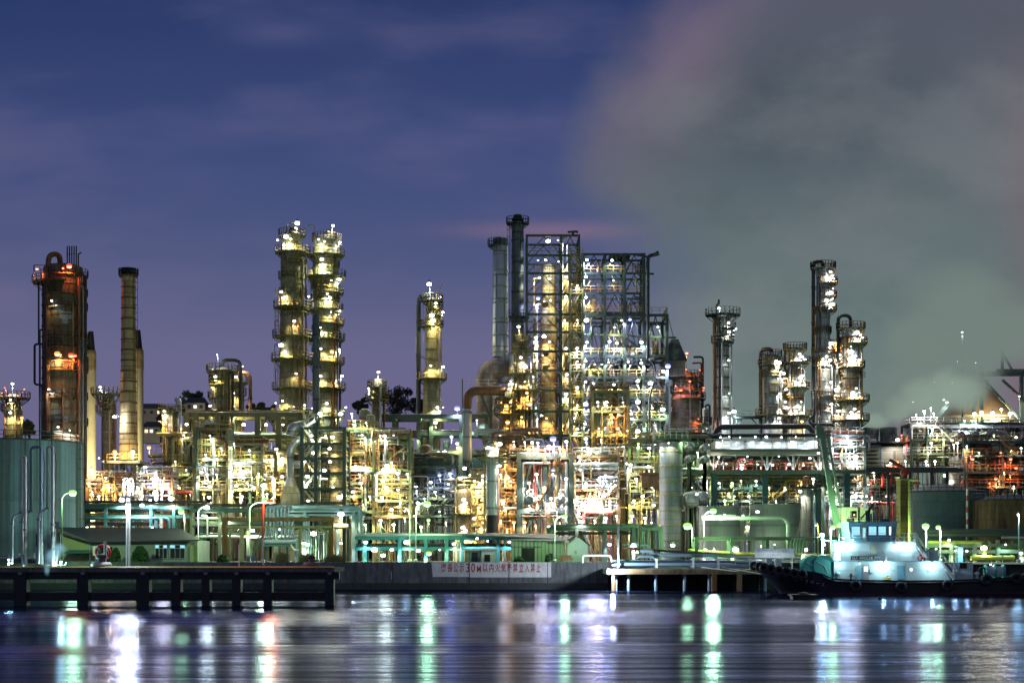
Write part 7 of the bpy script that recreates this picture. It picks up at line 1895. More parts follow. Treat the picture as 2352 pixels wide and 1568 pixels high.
loading_arm('short white marine loading arm, leftmost of three on the pier', 48, 58, 1049, 1176, 1232, 58.5, 998, 152.0, 'pipe_white')
loading_arm('blue shaded marine loading arm with the tallest mast, middle of three on the pier', 71, 94, 1026, 1172, 1232, 92, 957, 153.0, 'pipe_blue')
loading_arm('white green lit marine loading arm, rightmost of three, beside steam on the pier', 109, 121, 1026, 1166, 1220, 119.5, 975, 151.5, 'pipe_white')
t = T('deck_piping', 'low green lit pipes and valves on the pier under the loading arms', 'pipework', 70, 153.5, z=DECKZ)
px = t.px
t.part('pipe', MB().path([t.p(-40, 1288), t.p(85, 1288)], 5 * px, 12), 'pipe_green')
t.part('pipe', MB().path([t.p(-40, 1281, 1), t.p(95, 1281, 1)], 2.6 * px, 10), 'pipe_silver')
t.part('pipe', MB().path([t.p(100, 1297, -1), t.p(150, 1297, -1), t.p(152, 1290, -1)], 1.8 * px, 8), 'pipe_silver')
t.part('stanchion', MB().rail([(t.x(-40), -1.2, 0), (t.x(28), -1.2, 0)], h=1.0, t=.05), 'pipe_green')
vm = MB()
for uu in (20, 45, 60, 78, 90): valve(vm, t.p(uu, 1279, .8), .13)
t.part('valve', vm, 'steel_grey')
t.part('actuator', MB().box(t.p(126, 1205, -1), (.7, .4, .6), .4).box(t.p(135, 1245, -1), (.35, .4, 1.5)).box(t.p(88, 1240, -1), (.35, .4, 1.2)), 'steel_dark')
t.lamp(t.p(140, 1290, -2.2), 'T', 700, r=.14, arm=t.p(140, 1297, -2), point=True)  # low lamp added to brighten the loading arms
t.lamp(t.p(20, 1285, -2.2), 'T', 500, r=.12, arm=t.p(20, 1297, -2))
t.part('support', MB().bar((t.x(126), -1, 0), t.p(126, 1210, -1), .18).bar((t.x(135), -1, 0), t.p(135, 1255, -1), .14).bar((t.x(88), -1, 0), t.p(88, 1250, -1), .14), 'steel_grey')

t = T('flood_mast', 'white twin tube floodlight mast glaring on the pier, left foreground', 'light mast', 294, 154, z=DECKZ)
px = t.px
t.part('mast', MB().tube(t.p(291, 1300.5), t.p(291, 1140), 1.9 * px, n=12).tube(t.p(297.5, 1300.5), t.p(297.5, 1140), 2.4 * px, n=12), 'pipe_white')
t.part('lamp_platform', MB().bx((t.x(281), -.5, t.h(1141)), (t.x(309), .5, t.h(1138))), 'pipe_white')
t.part('cage', MB().path([t.p(285, 1138), t.p(283, 1100), t.p(290, 1096), t.p(295, 1100), t.p(295, 1138)], .06, 6, bend=.25).path([t.p(298, 1138), t.p(297, 1100), t.p(303, 1096), t.p(306, 1104), t.p(306, 1138)], .06, 6, bend=.25), 'pipe_white')
t.part('foot', MB().bx((t.x(281), -.5, 0), (t.x(309), .5, .08)).bar((t.x(284), 0, .05), t.p(290, 1294), .08).bar((t.x(306), 0, .05), t.p(299, 1294), .08), 'steel_dark')
for du, v, c, w in ((286, 1112, 'C', 400), (300, 1110, 'C', 400), (292, 1104, 'C', 260), (296, 1126, 'C', 260), (286, 1130, 'B', 200), (303, 1122, 'C', 260)):
    t.lamp(t.p(du, v, -.3), c, w, r=.13, arm=t.p(du, v + 6, 0), point=True)
t.lamp(t.p(294, 1148, -.5), 'C', 500, r=.10, arm=t.p(294, 1141, 0))


def street_lamp(label, ubase, vbase, vtop, ulamp, vlamp, D, c, power, mat='pipe_white', z=None, r=.3, straight=False, extra=None):
    t = T('street_lamp', label, 'street lamp', ubase, D, z=z)
    px = t.px
    if straight: pts = [(0, 0, 0), t.p(ubase, vlamp + 3)]
    else: pts = [(0, 0, 0), t.p(ubase, vtop + 8), t.p(ubase + (ulamp - ubase) * .45, vtop - 2), t.p(ulamp, vtop - 2)]
    t.part('pole', MB().path(pts, .085 if D > 200 else .07, 8, bend=1.0), mat)
    t.part('base', MB().lathe([(.28, 0), (.28, .35), (.13, .45)], 10), mat)
    t.lamp(t.p(ulamp, vlamp + 1, -.2), c, power * (1.3 if power > 1000 else 1), r=r * .85 if r > .4 else r, arm=t.p(ulamp, vtop - 2), point=True)
    for e in extra or (): t.lamp(t.p(e[0], e[1], -.2), e[2], e[3], r=e[4], arm=t.p(e[0], e[1] - 3))
    return t


street_lamp('green glowing street lamp on a thin curved pole in front of the blue tank', 142, 1286, 1133, 167, 1133, 221, 'G', 3400, 'pipe_green', r=.5)
street_lamp('curved pale street lamp with a white glow, right of the house', 455, 1280, 1165, 475, 1164, 240, 'L', 1300, r=.4)
street_lamp('short street lamp with a greenish glow above the house roof', 424, 1230, 1175, 416, 1175, 262, 'G', 1500, r=.4, mat='pipe_silver')
street_lamp('tall curved street lamp left of the red topped pole at the blue pipe bundle', 573, 1278, 1155, 610, 1150, 232, 'G', 2600, r=.5)
street_lamp('yellow green lamp on a straight pole above the red topped pole', 604, 1290, 1118, 606, 1114, 256, 'L', 2400, straight=True, r=.5)
t = T('beacon_pole', 'thin beacon pole, red above and white below, on the left pier', 'pole', 604.5, 151, z=DECKZ)
t.part('lower_pole', MB().tube((0, 0, 0), t.p(604, 1235), .075, n=8), 'pipe_white')
t.part('upper_pole', MB().tube(t.p(604, 1235), t.p(604.5, 1156), .075, n=8), 'pipe_red')
t.part('foot', MB().box((0, 0, .12), (1.1, .6, .24)), 'concrete')
t.lamp(t.p(621, 1153, -.1), 'R', 500, r=.2, arm=t.p(604.5, 1157), point=True)
street_lamp('bright green street lamp on a thin straight pole in the centre of the plant', 955, 1288, 1156, 981, 1158, 240, 'G', 3000, r=.5)
street_lamp('unlit looking curved white lamp pole left of the central green street lamp', 941, 1270, 1170, 930, 1172, 243, 'T', 120, 'pipe_white', r=.18)
street_lamp('green street lamp on a curved pole beside the green corrugated shed', 1274, 1288, 1187, 1297, 1186, 232, 'G', 1600, r=.45)
street_lamp('green yellow street lamp in front of the left grey storage tank', 1616, 1285, 1176, 1638, 1174, 250, 'G', 4500, r=.5)
street_lamp('low green street lamp between the pale silo and the left grey tank', 1590, 1285, 1205, 1579, 1209, 258, 'G', 2200, r=.45)
street_lamp('green lamp hidden by the crane foot, left of the tug wheelhouse', 1908, 1285, 1202, 1913, 1211, 222, 'G', 2600, r=.42)
street_lamp('left of two starry green lamps on the right side behind the tug funnel deck', 2127, 1285, 1206, 2126, 1209, 236, 'G', 2600, r=.5)
street_lamp('right of two starry green lamps on the right side behind the tug funnel deck', 2160, 1285, 1210, 2155, 1211, 240, 'G', 2200, r=.45)
street_lamp('tall orange street lamp on the hillside road right of the banded chimney', 343, 1100, 1026, 342, 1027, 400, 'A', 700, 'steel_grey', r=.4)
street_lamp('orange lamp on a mast at the edge of the dark hillside, above the white skid', 380, 1100, 976, 380, 978, 360, 'A', 900, 'steel_grey', r=.45)
street_lamp('yellow lamp pole standing behind the tug bow winches', 1879, 1290, 1201, 1874, 1205, 215, 'Y', 260, 'pipe_yellow', r=.14)
street_lamp('thick white lamp post at the right edge behind the tug stern', 2340, 1290, 1178, 2338, 1180, 210, 'T', 200, 'boat_white', r=.16)
t = T('antenna_pole', 'slender unlit pole with a small yard on the corner of the right jetty', 'pole', 1420, 214, z=3.0)
t.part('pole', MB().tube((0, 0, 0), t.p(1420, 1202), .13, n=8), 'pipe_white')
t.lamp(t.p(1408, 1297, -2.0), 'C', 4000, r=.16, arm=t.p(1420, 1296))  # lamp added low beside the pole to brighten the sea wall band
t.part('yard', MB().bar(t.p(1416, 1204), t.p(1420, 1212), .07).bar(t.p(1424, 1204), t.p(1420, 1212), .07), 'steel_grey')
t = T('antenna_pole', 'slender pole with a forked head before the dark green trestle', 'pole', 1469, 238)
t.part('pole', MB().tube((0, 0, 0), t.p(1469, 1206), .12, n=8), 'pipe_rust')
t.part('fork', MB().bar(t.p(1464, 1199), t.p(1469, 1207), .07).bar(t.p(1474, 1199), t.p(1469, 1207), .07).bar(t.p(1469, 1199), t.p(1469, 1207), .07), 'steel_grey')

# things on the left pier
t = T('mooring_bollard', 'squat white bollard in front of the red life ring on the left pier', 'bollard', 233, 150.2, z=DECKZ)
t.part('base', MB().lathe([(.95, 0), (.95, .3), (.75, .5)], 20), 'pipe_white')
t.part('head', MB().lathe([(.36, .5), (.32, .8), (.5, .95), (.5, 1.15), (.1, 1.3), (.01, 1.3)], 18), 'concrete')
t = T('mooring_bollard', 'squat grey bollard near the free right end of the left pier', 'bollard', 715, 150.2, z=DECKZ)
t.part('base', MB().lathe([(.8, 0), (.8, .3), (.65, .5)], 20), 'concrete')
t.part('head', MB().lathe([(.26, .5), (.22, .8), (.34, .95), (.34, 1.1), (.05, 1.2), (.01, 1.2)], 18), 'concrete')
t = T('life_ring', 'red and white life ring on a stand behind the white bollard on the pier', 'life ring', 236, 151.5, z=DECKZ)
o = t.part('ring', MB().torus((0, 0, 1.35), .62, .15, 'y', 24, 8), 'ring_red')
bm_ = MB()
for a in (45, 135, 225, 315):
    c = V(.62 * math.cos(math.radians(a)), 0, 1.35 + .62 * math.sin(math.radians(a)))
    d = V(-math.sin(math.radians(a)), 0, math.cos(math.radians(a))) * .1
    bm_.tube(c - d, c + d, .165, n=10)
t.part('band', bm_, 'board_white', o)
t.part('stand', MB().bar((-.25, .2, 0), (-.25, .2, 1.9), .07).bar((.25, .2, 0), (.25, .2, 1.9), .07), 'pipe_green')
t = T('white_post', 'plain white marker post beside the life ring on the pier', 'post', 241.5, 150.6, z=DECKZ)
t.part('post', MB().tube((0, 0, 0), t.p(241.5, 1243), .12, n=10), 'pipe_white')
t.part('foot', MB().box((0, 0, .05), (.5, .5, .1)), 'steel_grey')
t = T('control_panel', 'pair of blue control boxes on a frame on the left pier', 'control panel', 576, 151.5, z=DECKZ)
t.part('frame', MB().bar((-.55, 0, 0), (-.55, 0, 1.05), .06).bar((.55, 0, 0), (.55, 0, 1.05), .06).bar((-.6, 0, .35), (.6, 0, .35), .06).bar((-.6, 0, 1.02), (.6, 0, 1.02), .06), 'steel_grey')
for sx_ in (-.3, .3):
    b_ = t.part('box', MB().box((sx_, -.05, .75), (.5, .25, .4)), 'pipe_blue')
    t.part('lid', MB().box((sx_, -.19, .78), (.42, .02, .28)), 'boat_blue', b_)
t = T('white_post', 'short white pipe post left of the blue control boxes on the pier', 'post', 549, 151, z=DECKZ)
t.part('post', MB().path([(0, 0, 0), (0, 0, 2.1), (.2, 0, 2.25)], .06, 8), 'pipe_white')
t.part('foot', MB().box((0, 0, .04), (.35, .35, .08)), 'steel_grey')
t = T('notice_sign', 'small white notice on a post at the house corner behind the pier', 'sign', 219, 231)
t.part('board', MB().box((0, 0, 1.6), (.7, .06, 1.3)), 'pipe_white')
t.part('post', MB().bar((0, .08, 0), (0, .08, 2.2), .07), 'steel_grey')

# ------------------------------------------------------------------ right jetty with blue pipes
jD = 213.0
t = T('jetty', 'right concrete jetty on round piles with a rusty lit edge', 'jetty', 1590, jD, z=0.0)
def jz(v): return Z(v, jD)
t.part('deck', MB().bx((t.x(1394), 0, jz(1318)), (t.x(1800), 10, jz(1306))), 'concrete')
t.part('edge_plate', MB().bx((t.x(1396), -.08, jz(1316)), (t.x(1800), -.01, jz(1307))), 'tank_rust')
for uu in (1417, 1445, 1508, 1574, 1631, 1700, 1760):
    for y in (1.0, 7.0):
        t.part('pile', MB().tube((t.x(uu), y, -3), (t.x(uu), y, jz(1318)), (3.6 if uu != 1417 else 2) * t.px, n=12), 'pipe_blue' if y < 2 else 'pier_dark')
    t.part('pile_collar', MB().lathe([(6 * t.px, jz(1318.1)), (3.7 * t.px, jz(1324))], 12, (t.x(uu), 1.0, 0)), 'steel_grey')
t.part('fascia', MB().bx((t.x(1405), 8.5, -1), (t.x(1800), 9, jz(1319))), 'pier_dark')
t.part('fender', MB().bx((t.x(1635), -.3, -.5), (t.x(1646), .8, jz(1318))).bx((t.x(1692), -.3, -.5), (t.x(1704), .8, jz(1318))).bx((t.x(1405), .2, -.5), (t.x(1412), .9, jz(1318))), 'steel_rust')
JZ = jz(1306)
t = T('jetty_piping', 'blue white pipes with bends lying along the right jetty', 'pipework', 1590, 216, z=JZ)
px = t.px
for pts, y, r, mm in ((((1410, 1300), (1414, 1295), (1590, 1295), (1600, 1299), (1790, 1299)), 0, 4, 'pipe_blue'), (((1404, 1287), (1790, 1290)), 2, 3, 'pipe_blue'), (((1338, 1292), (1338, 1275), (1402, 1275), (1405, 1290)), 1, 2.4, 'pipe_white'),
                      (((1470, 1265), (1497, 1265), (1500, 1274), (1640, 1275), (1648, 1280)), 4, 4.6, 'pipe_blue'), (((1462, 1282), (1470, 1277), (1500, 1278), (1503, 1284)), 3, 3, 'pipe_blue'), (((1640, 1275), (1800, 1284)), 5, 3.4, 'pipe_silver'), (((1430, 1258), (1800, 1282)), 7, 2.6, 'pipe_rust')):
    mb = MB().path([t.p(a, b, y) for a, b in pts], r * px, 10)
    t.part('pipe', mb, mm)
for uu in (1508, 1592, 1650, 1730):
    t.part('support', MB().bar((t.x(uu), -.1, 0), (t.x(uu), -.1, 1.3), .3).bar((t.x(uu), 2.2, 0), (t.x(uu), 2.2, 1.3), .25), 'pipe_white')
t.part('net', MB().add([t.p(1475, 1305, -1), t.p(1600, 1305, -1), t.p(1560, 1300, 1), t.p(1500, 1300, 1)], [(0, 1, 2, 3)]), 'steel_green')
t = T('warning_board', 'white board with two lines of Japanese writing behind the tug bow', 'sign board', 1779, 209, z=JZ)
px = t.px
t.part('board', MB().bx(t.p(1734, 1280, 0), t.p(1824, 1259, .12)), 'board_white')
t.part('post', MB().bar((t.x(1738), .2, 0), t.p(1738, 1280, .2), .12).bar((t.x(1780), .2, 0), t.p(1780, 1280, .2), .12).bar((t.x(1820), .2, 0), t.p(1820, 1280, .2), .12).rail([(t.x(1690), .4, .6), (t.x(1850), .4, .6)], h=.9, t=.06), 'pipe_white')
text_mesh('30m以内の海域および桟橋に', .5, 'letter_violet', t.o, t.p(1740, 1268.2, -.01), fit=(72 * px, 6.6 * px))
text_mesh('立入ることを禁じます', .5, 'letter_violet', t.o, t.p(1740, 1276, -.01), fit=(54 * px, 5.4 * px))
t.lamp(t.p(1779, 1250, -2.2), 'C', 130, r=.12, arm=t.p(1779, 1259, .1))
t = T('site_sign', 'small orange and white sign strip on the sea wall right of the green shed', 'sign', 1300, 230)
t.part('board', MB().box((0, 0, .8), (1.5, .05, .34)).box((0, -.01, .48), (2.0, .05, .22)), 'rail_orange')
t.part('post', MB().bar((-.6, .1, 0), (-.6, .1, 1), .08).bar((.6, .1, 0), (.6, .1, 1), .08), 'steel_grey')
t = T('round_sign', 'round red rimmed traffic sign on a pole behind the tug stern', 'sign', 2303, 222)
t.part('plate', MB().tube(t.p(2303, 1278.5), t.p(2303, 1278.5, .06), 3.4 * t.px, n=18), 'ring_red')
t.part('face', MB().tube(t.p(2303, 1278.5, -.02), t.p(2303, 1278.5, 0), 2.4 * t.px, n=18), 'board_white')
t.part('pole', MB().bar((0, .1, -1), t.p(2303, 1278, .1), .07), 'steel_grey')

# ------------------------------------------------------------------ block tower with fire monitor, striped pole, crane
t = T('monitor_tower', 'tall ochre block tower with a red water cannon on its top, behind the tug', 'tower', 2078, 236, z=2.4)
px = t.px
t.part('tower', MB().bx((t.x(2064.5), -1, -3), (t.x(2082), 1.5, t.h(1103))), 'brick_yellow')
t.part('side_face', MB().add([(t.x(2082), -1.0, -3), (t.x(2092.5), .5, -3), (t.x(2092.5), .5, t.h(1104)), (t.x(2082), -1.0, t.h(1104))], [(0, 1, 2, 3)]), 'brick_yellow')
t.part('top_slab', MB().bx((t.x(2063), -1.3, t.h(1103)), (t.x(2108), 1.8, t.h(1099.5))), 'steel_olive')
t.part('ladder', MB().ladder((t.x(2087), -1.2, -3), (t.x(2087), -1.2, t.h(1103)), cage=False), 'rail_yellow')
mo = t.part('monitor', MB().tube(t.p(2077, 1100), t.p(2077, 1088), .45, n=12).lathe([(.55, t.h(1091)), (.65, t.h(1086)), (.45, t.h(1080))], 14, (t.x(2077), 0, 0)), 'monitor_red')
t.part('barrel', MB().tube(t.p(2080, 1079), t.p(2043, 1055), .34, .24, n=12).tube(t.p(2078, 1083), t.p(2090, 1083), .25, n=10), 'monitor_red', mo)
t = T('striped_pole', 'tall thin pole striped red and white, in front of the green tank', 'pole', 2221.5, 262, z=2.6)
px = t.px
seg = [1217, 1204, 1191.5, 1177, 1164, 1150, 1137, 1122, 1109.5]
for i, (a, b) in enumerate(zip(seg[:-1], seg[1:])):
    t.part('stripe', MB().tube(t.p(2221.5, a), t.p(2221.5, b), 2.4 * px, n=12), 'board_white' if i % 2 == 0 else 'ring_red')
t.part('upper_pole', MB().tube(t.p(2221.5, 1109.5), t.p(2224.5, 1048), 1.7 * px, 1.4 * px, n=10), 'rail_dark')
t.part('foot', MB().bx((t.x(2219), -.3, -1), (t.x(2224), .3, t.h(1217))), 'concrete')
t = T('boom_crane', 'pale green lattice boom crane leaning up from a cream machine house behind the tug', 'crane', 1922, 228, z=2.6)
px = t.px
a, b = t.p(1922, 1206), t.p(1884, 978)
a2, b2 = t.p(1931, 1165), t.p(1900, 1000)
t.part('boom', MB().bar(a, t.p(1906, 1120), .75, .75).bar(t.p(1906, 1120), b, .62, .62).bar(a2, b2, .3).bar(t.p(1906, 1120), t.p(1926, 1140), .18).bar(t.p(1903, 1080), t.p(1918, 1095), .18).bar(t.p(1895, 1035), t.p(1908, 1045), .18).bar(t.p(1900, 1060), t.p(1912, 1060), .18).bar(t.p(1908, 1130), t.p(1921, 1112), .18), 'crane_green')
t.part('jib_head', MB().bar(b, t.p(1877, 976), .4).bar(t.p(1877, 976), t.p(1879, 1004), .3).bar(t.p(1879, 1004), t.p(1896, 1002), .3).bar(t.p(1884, 978), t.p(1896, 1002), .25).bar(t.p(1880, 990), t.p(1892, 990), .15), 'crane_green')
t.part('hoist_cable', MB().bar(t.p(1879, 1004), t.p(1879, 1150), .05), 'pipe_dark')
mh = t.part('machine_house', MB().bx(t.p(1933, 1203, -1), t.p(1960, 1166, 2)), 'crane_cream')
t.part('machine_house', MB().bx(t.p(1960, 1203, -.5), t.p(1995, 1168, 2)), 'crane_cream')
t.part('handrail', MB().rail([t.p(1932, 1166, -1), t.p(1996, 1166, -1)]), 'rail_dark')
t.part('carriage', MB().bx(t.p(1925, 1211, -1.4), t.p(1965, 1203.2, 2.2)), 'crane_cream')
t.part('pedestal', MB().lathe([(1.2, 0), (1.2, t.h(1211))], 16, (t.x(1946), .4, 0)), 'steel_dark')

# ------------------------------------------------------------------ tug boat
tD = 199.5
t = T('tug_boat', 'white and black harbour tug moored at the right jetty, all deck lights on', 'tug boat', 2060, tD, z=0.0)
px = 195.0 / F
def tx(u): return (u - U0) * 195.0 / F - t.o.location.x
def tz(v): return H + (VH - v) * 195.0 / F
# hull stations: photo u at deck, sheer height, half beam at deck, waterline shift
st = [(1734, 1291, .15, 74, .05), (1742, 1293, 1.0, 66, .4), (1760, 1297, 2.0, 54, .8), (1790, 1302, 3.0, 40, 1.7), (1830, 1307, 3.8, 25, 2.7), (1870, 1312, 4.3, 12, 3.6), (1890, 1317, 4.4, 8, 4.0), (1912, 1327, 4.5, 4, 4.3), (1960, 1330, 4.5, 0, 4.4), (2060, 1332, 4.5, 0, 4.5), (2180, 1331, 4.5, 0, 4.5), (2270, 1327, 4.4, 0, 4.3), (2340, 1324, 4.2, -4, 4.0), (2400, 1322, 3.6, -14, 3.2), (2425, 1321, 2.4, -20, 2.0)]
hv, hr = [], []
for (u, v, hb, sh, wb) in st:
    zs_ = tz(v)
    row = []
    for k, (f, zz_) in enumerate(((0.0, zs_), (.4, zs_ * .62), (.8, zs_ * .22), (1.0, 0.0), (1.1, -.8))):
        xx = tx(u + sh * min(f, 1.0))
        b_ = hb + (wb - hb) * min(f, 1.0) ** 1.3
        row.append((xx, b_, zz_))
    hr.append(row)
hm_ = MB()
n = 5
for sgn in (-1, 1):
    vs = [(x, sgn * b_, z) for row in hr for x, b_, z in row]
    fs = []
    for i in range(len(hr) - 1):
        for k in range(n - 1):
            q = (i * n + k, i * n + k + 1, (i + 1) * n + k + 1, (i + 1) * n + k)
            fs.append(q if sgn > 0 else tuple(reversed(q)))
    hm_.add(vs, fs, True)
for end in (0, -1):
    vs = [(x, -b_, z) for x, b_, z in hr[end]] + [(x, b_, z) for x, b_, z in reversed(hr[end])]
    hm_.add(vs, [tuple(range(len(vs)))])
hull = t.part('hull', hm_, 'hull_black')
dk = MB()
dl = [(r_[0][0], r_[0][1] - .12, r_[0][2] - .55) for r_ in hr]
for p, q in zip(dl[:-1], dl[1:]): dk.add([(p[0], -p[1], p[2]), (q[0], -q[1], q[2]), (q[0], q[1], q[2]), (p[0], p[1], p[2])], [(0, 1, 2, 3)])
t.part('deck', dk, 'boat_green')
rb = MB()
for sgn in (-1, 1):
    pts = [(r_[0][0], sgn * (r_[0][1] + .06), r_[0][2] - .35) for r_ in hr[6:]]
    rb.path(pts, .16, 8)
t.part('rubbing_strake', rb, 'tyre', hull)
t.part('boot_top', MB().path([(r_[3][0], -(r_[3][1] + .02), .12) for r_ in hr], .09, 6), 'hull_red', hull)
t.part('side_stripe', MB().bx((tx(2015), -4.62, tz(1341)), (tx(2178), -4.45, tz(1337.5))), 'boat_green', hull)
def tyre(u, v, r=.62, y=None, ax='y', tilt=0):
    xx = tx(u)
    if y is None:
        y = -4.75
        for a, b_ in zip(st[:-1], st[1:]):
            if a[0] <= u <= b_[0]:
                y = -(a[2] + (b_[2] - a[2]) * (u - a[0]) / (b_[0] - a[0])) - .28
    o = t.part('tyre_fender', MB().torus((0, 0, 0), r * .66, r * .36, 'y', 20, 10), 'tyre', hull)
    o.location = (xx, y, tz(v)); o.rotation_euler = (0, 0, tilt)
for i, (u, v) in enumerate(((1741, 1299), (1752, 1301), (1762, 1304), (1777, 1307), (1794, 1311), (1810, 1313), (1827, 1317), (1843, 1319))):
    tyre(u, v, .62 if i > 1 else .55, tilt=-.7 + .07 * i)
for u, v in ((1964, 1345), (2069, 1348), (2175, 1345), (2265, 1331), (2335, 1328), (2391, 1327)):
    tyre(u, v, .68)
    t.part('fender_pad', MB().bx((tx(u + 6), -4.85, tz(v + 1.5)), (tx(u + 22), -4.5, tz(v - 3))).bx((tx(u - 16), -4.8, tz(v - 1)), (tx(u - 10), -4.5, tz(v - 3))), 'tyre', hull)
# superstructure tiers; the near faces stand a little inside the rail
def tier(name, u0, u1t, u1b, vt, vb, y, mat, yb=None, u0b=None):
    u0b = u0 if u0b is None else u0b
    yb = y if yb is None else yb
    vs = [(tx(u0b), -yb, tz(vb)), (tx(u1b), -yb, tz(vb)), (tx(u1b), yb, tz(vb)), (tx(u0b), yb, tz(vb)), (tx(u0), -y, tz(vt)), (tx(u1t), -y, tz(vt)), (tx(u1t), y, tz(vt)), (tx(u0), y, tz(vt))]
    return t.part(name, MB().add(vs, [(0, 1, 5, 4), (1, 2, 6, 5), (2, 3, 7, 6), (3, 0, 4, 7), (4, 5, 6, 7)]), mat)
d1 = tier('lower_deckhouse', 1919, 2162, 2190, 1289, 1335, 3.6, 'boat_white')
d2 = tier('upper_deckhouse', 1937, 2105, 2128, 1243.5, 1287.6, 3.0, 'boat_white')
t.part('boat_deck', MB().bx((tx(1914), -4.1, tz(1289)), (tx(2168), 4.1, tz(1287.7))), 'boat_blue')
t.part('bridge_deck', MB().bx((tx(1932), -3.4, tz(1243.4)), (tx(2112), 3.4, tz(1242.2))), 'boat_blue')
wh = tier('wheelhouse', 1957, 2070, 2064, 1199.5, 1242, 2.5, 'boat_blue', 2.3, 1962)
t.part('wheelhouse_roof', MB().bx((tx(1955), -2.8, tz(1199.4)), (tx(2072), 2.8, tz(1196.5))), 'boat_blue', wh)
for a, b_, m_ in ((1963.5, 1984, 'window_glow'), (2003, 2022, 'window_glow'), (2025.5, 2044, 'window_glow'), (2050, 2056.5, 'window_white')):
    fr = t.part('window', MB().bx((tx(a), -2.52, tz(1228)), (tx(b_), -2.38, tz(1207))), 'boat_white', wh)
    t.part('pane', MB().bx((tx(a + 1), -2.56, tz(1227)), (tx(b_ - 1), -2.525, tz(1208))), m_, fr)
dr = t.part('door', MB().bx((tx(1987.5), -2.52, tz(1240)), (tx(1999), -2.36, tz(1207))), 'crane_cream', wh)
t.part('pane', MB().bx((tx(1990), -2.56, tz(1234)), (tx(1996.5), -2.53, tz(1211))), 'window_glow', dr)
for y in (-3.35,):
    t.part('handrail', MB().rail([(tx(1932), y, tz(1242.2)), (tx(2112), y, tz(1242.2))], h=.95, t=.045, step=1.6), 'pipe_white')
    t.part('handrail', MB().rail([(tx(1914), -4.05, tz(1287.7)), (tx(2130), -4.05, tz(1287.7))], h=.95, t=.045, step=1.6), 'pipe_white')
t.part('handrail', MB().rail([(tx(1956), -2.75, tz(1196.5)), (tx(2071), -2.75, tz(1196.5))], h=.55, t=.05, step=1.5), 'steel_dark')
def tstairs(u0, v0, u1, v1, y):
    t.part('stair', MB().stairs(V(tx(u0), y, tz(v0)), V(tx(u1), y, tz(v1)), .7), 'pipe_white')
tstairs(2137, 1287, 2107, 1243, -3.3)
tstairs(2193, 1326, 2160, 1288, -3.9)
nb = t.part('name_board', MB().bx((tx(1955.5), -4.14, tz(1285)), (tx(2009), -4.06, tz(1276.3))), 'dark_void')
text_mesh('SEA BREEZE', .5, 'board_white', nb, (tx(1957.5), -4.15, tz(1283.7)), bold=.006, fit=(49 * px, 6.0 * px))
for ch, u, v in zip('シーブリーズ', (1822, 1834, 1846, 1858, 1870, 1882), (1325, 1327, 1329.5, 1332, 1334.5, 1337)):
    yy = -(3.5 + (u - 1822) * .0105) - .05
    o = text_mesh(ch, .45, 'board_white', hull, (tx(u + 6), yy - .12, tz(v + 8)), fit=(6.2 * px, (7 if ch != 'ー' else 1.2) * px))
    if ch == 'ー': o.location.z += 3 * px
for a, b_, v0, v1 in ((1971, 1982, 1332, 1298), (2065, 2080, 1330, 1298)):
    t.part('door', MB().bx((tx(a), -3.68, tz(v0)), (tx(b_), -3.61, tz(v1))), 'boat_blue', d1)
dr = t.part('door', MB().bx((tx(1984.5), -3.68, tz(1331)), (tx(1999), -3.61, tz(1297))), 'pipe_silver', d1)
t.part('pane', MB().bx((tx(1987.5), -3.71, tz(1312)), (tx(1997), -3.69, tz(1300))), 'window_white', dr)
t.part('hatch', MB().bx((tx(2006), -3.07, tz(1275)), (tx(2018), -3.01, tz(1251))), 'crane_cream', d2)
t.part('porthole', MB().tube((tx(2097), -3.66, tz(1307.5)), (tx(2097), -3.61, tz(1307.5)), .2, n=16), 'window_white', d1)
t.part('porthole', MB().tube((tx(2137), -3.66, tz(1309)), (tx(2137), -3.61, tz(1309)), .2, n=16), 'pipe_silver', d1)
t.part('vent_box', MB().bx((tx(2001), -3.75, tz(1315)), (tx(2010), -3.61, tz(1308))), 'boat_white', d1)
for u, v, y in ((2065.6, 1235.5, -3.5), (2116, 1281, -4.2)):
    o = t.part('life_ring', MB().torus((0, 0, 0), .29, .075, 'y', 22, 8), 'ring_red')
    o.location = (tx(u), y, tz(v))
    bm_ = MB()
    for a in (45, 135, 225, 315):
        c = V(.29 * math.cos(math.radians(a)), 0, .29 * math.sin(math.radians(a)))
        d = V(-math.sin(math.radians(a)), 0, math.cos(math.radians(a))) * .05
        bm_.tube(c - d, c + d, .085, n=8)
    t.part('band', bm_, 'board_white', o)
# foredeck winches
for u, y in ((1874, -2.2), (1899, -2.4)):
    w_ = t.part('winch', MB().tube((tx(u), y - .5, tz(1300)), (tx(u), y + 1.2, tz(1300)), .75, n=22), 'boat_green')
    t.part('winch_flange', MB().tube((tx(u), y - .72, tz(1299)), (tx(u), y - .5, tz(1299)), 1.28, n=26).tube((tx(u), y + 1.2, tz(1299)), (tx(u), y + 1.4, tz(1299)), 1.28, n=26), 'boat_green', w_)
    t.part('spoke', MB().bar((tx(u), y - .76, tz(1299)), (tx(u + 9), y - .76, tz(1318)), .14).bar((tx(u - 17), y - .76, tz(1290)), (tx(u), y - .76, tz(1299)), .1), 'boat_white', w_)
t.part('winch_bed', MB().bx((tx(1862), -3.2, tz(1327)), (tx(1918), 2, tz(1312))), 'boat_green')
t.part('foredeck_bulwark', MB().bx((tx(1771), -1.2, tz(1303)), (tx(1784), .6, tz(1262 + 20))).bx((tx(1795), -1.2, tz(1306)), (tx(1806), .6, tz(1264 + 20))), 'boat_white')
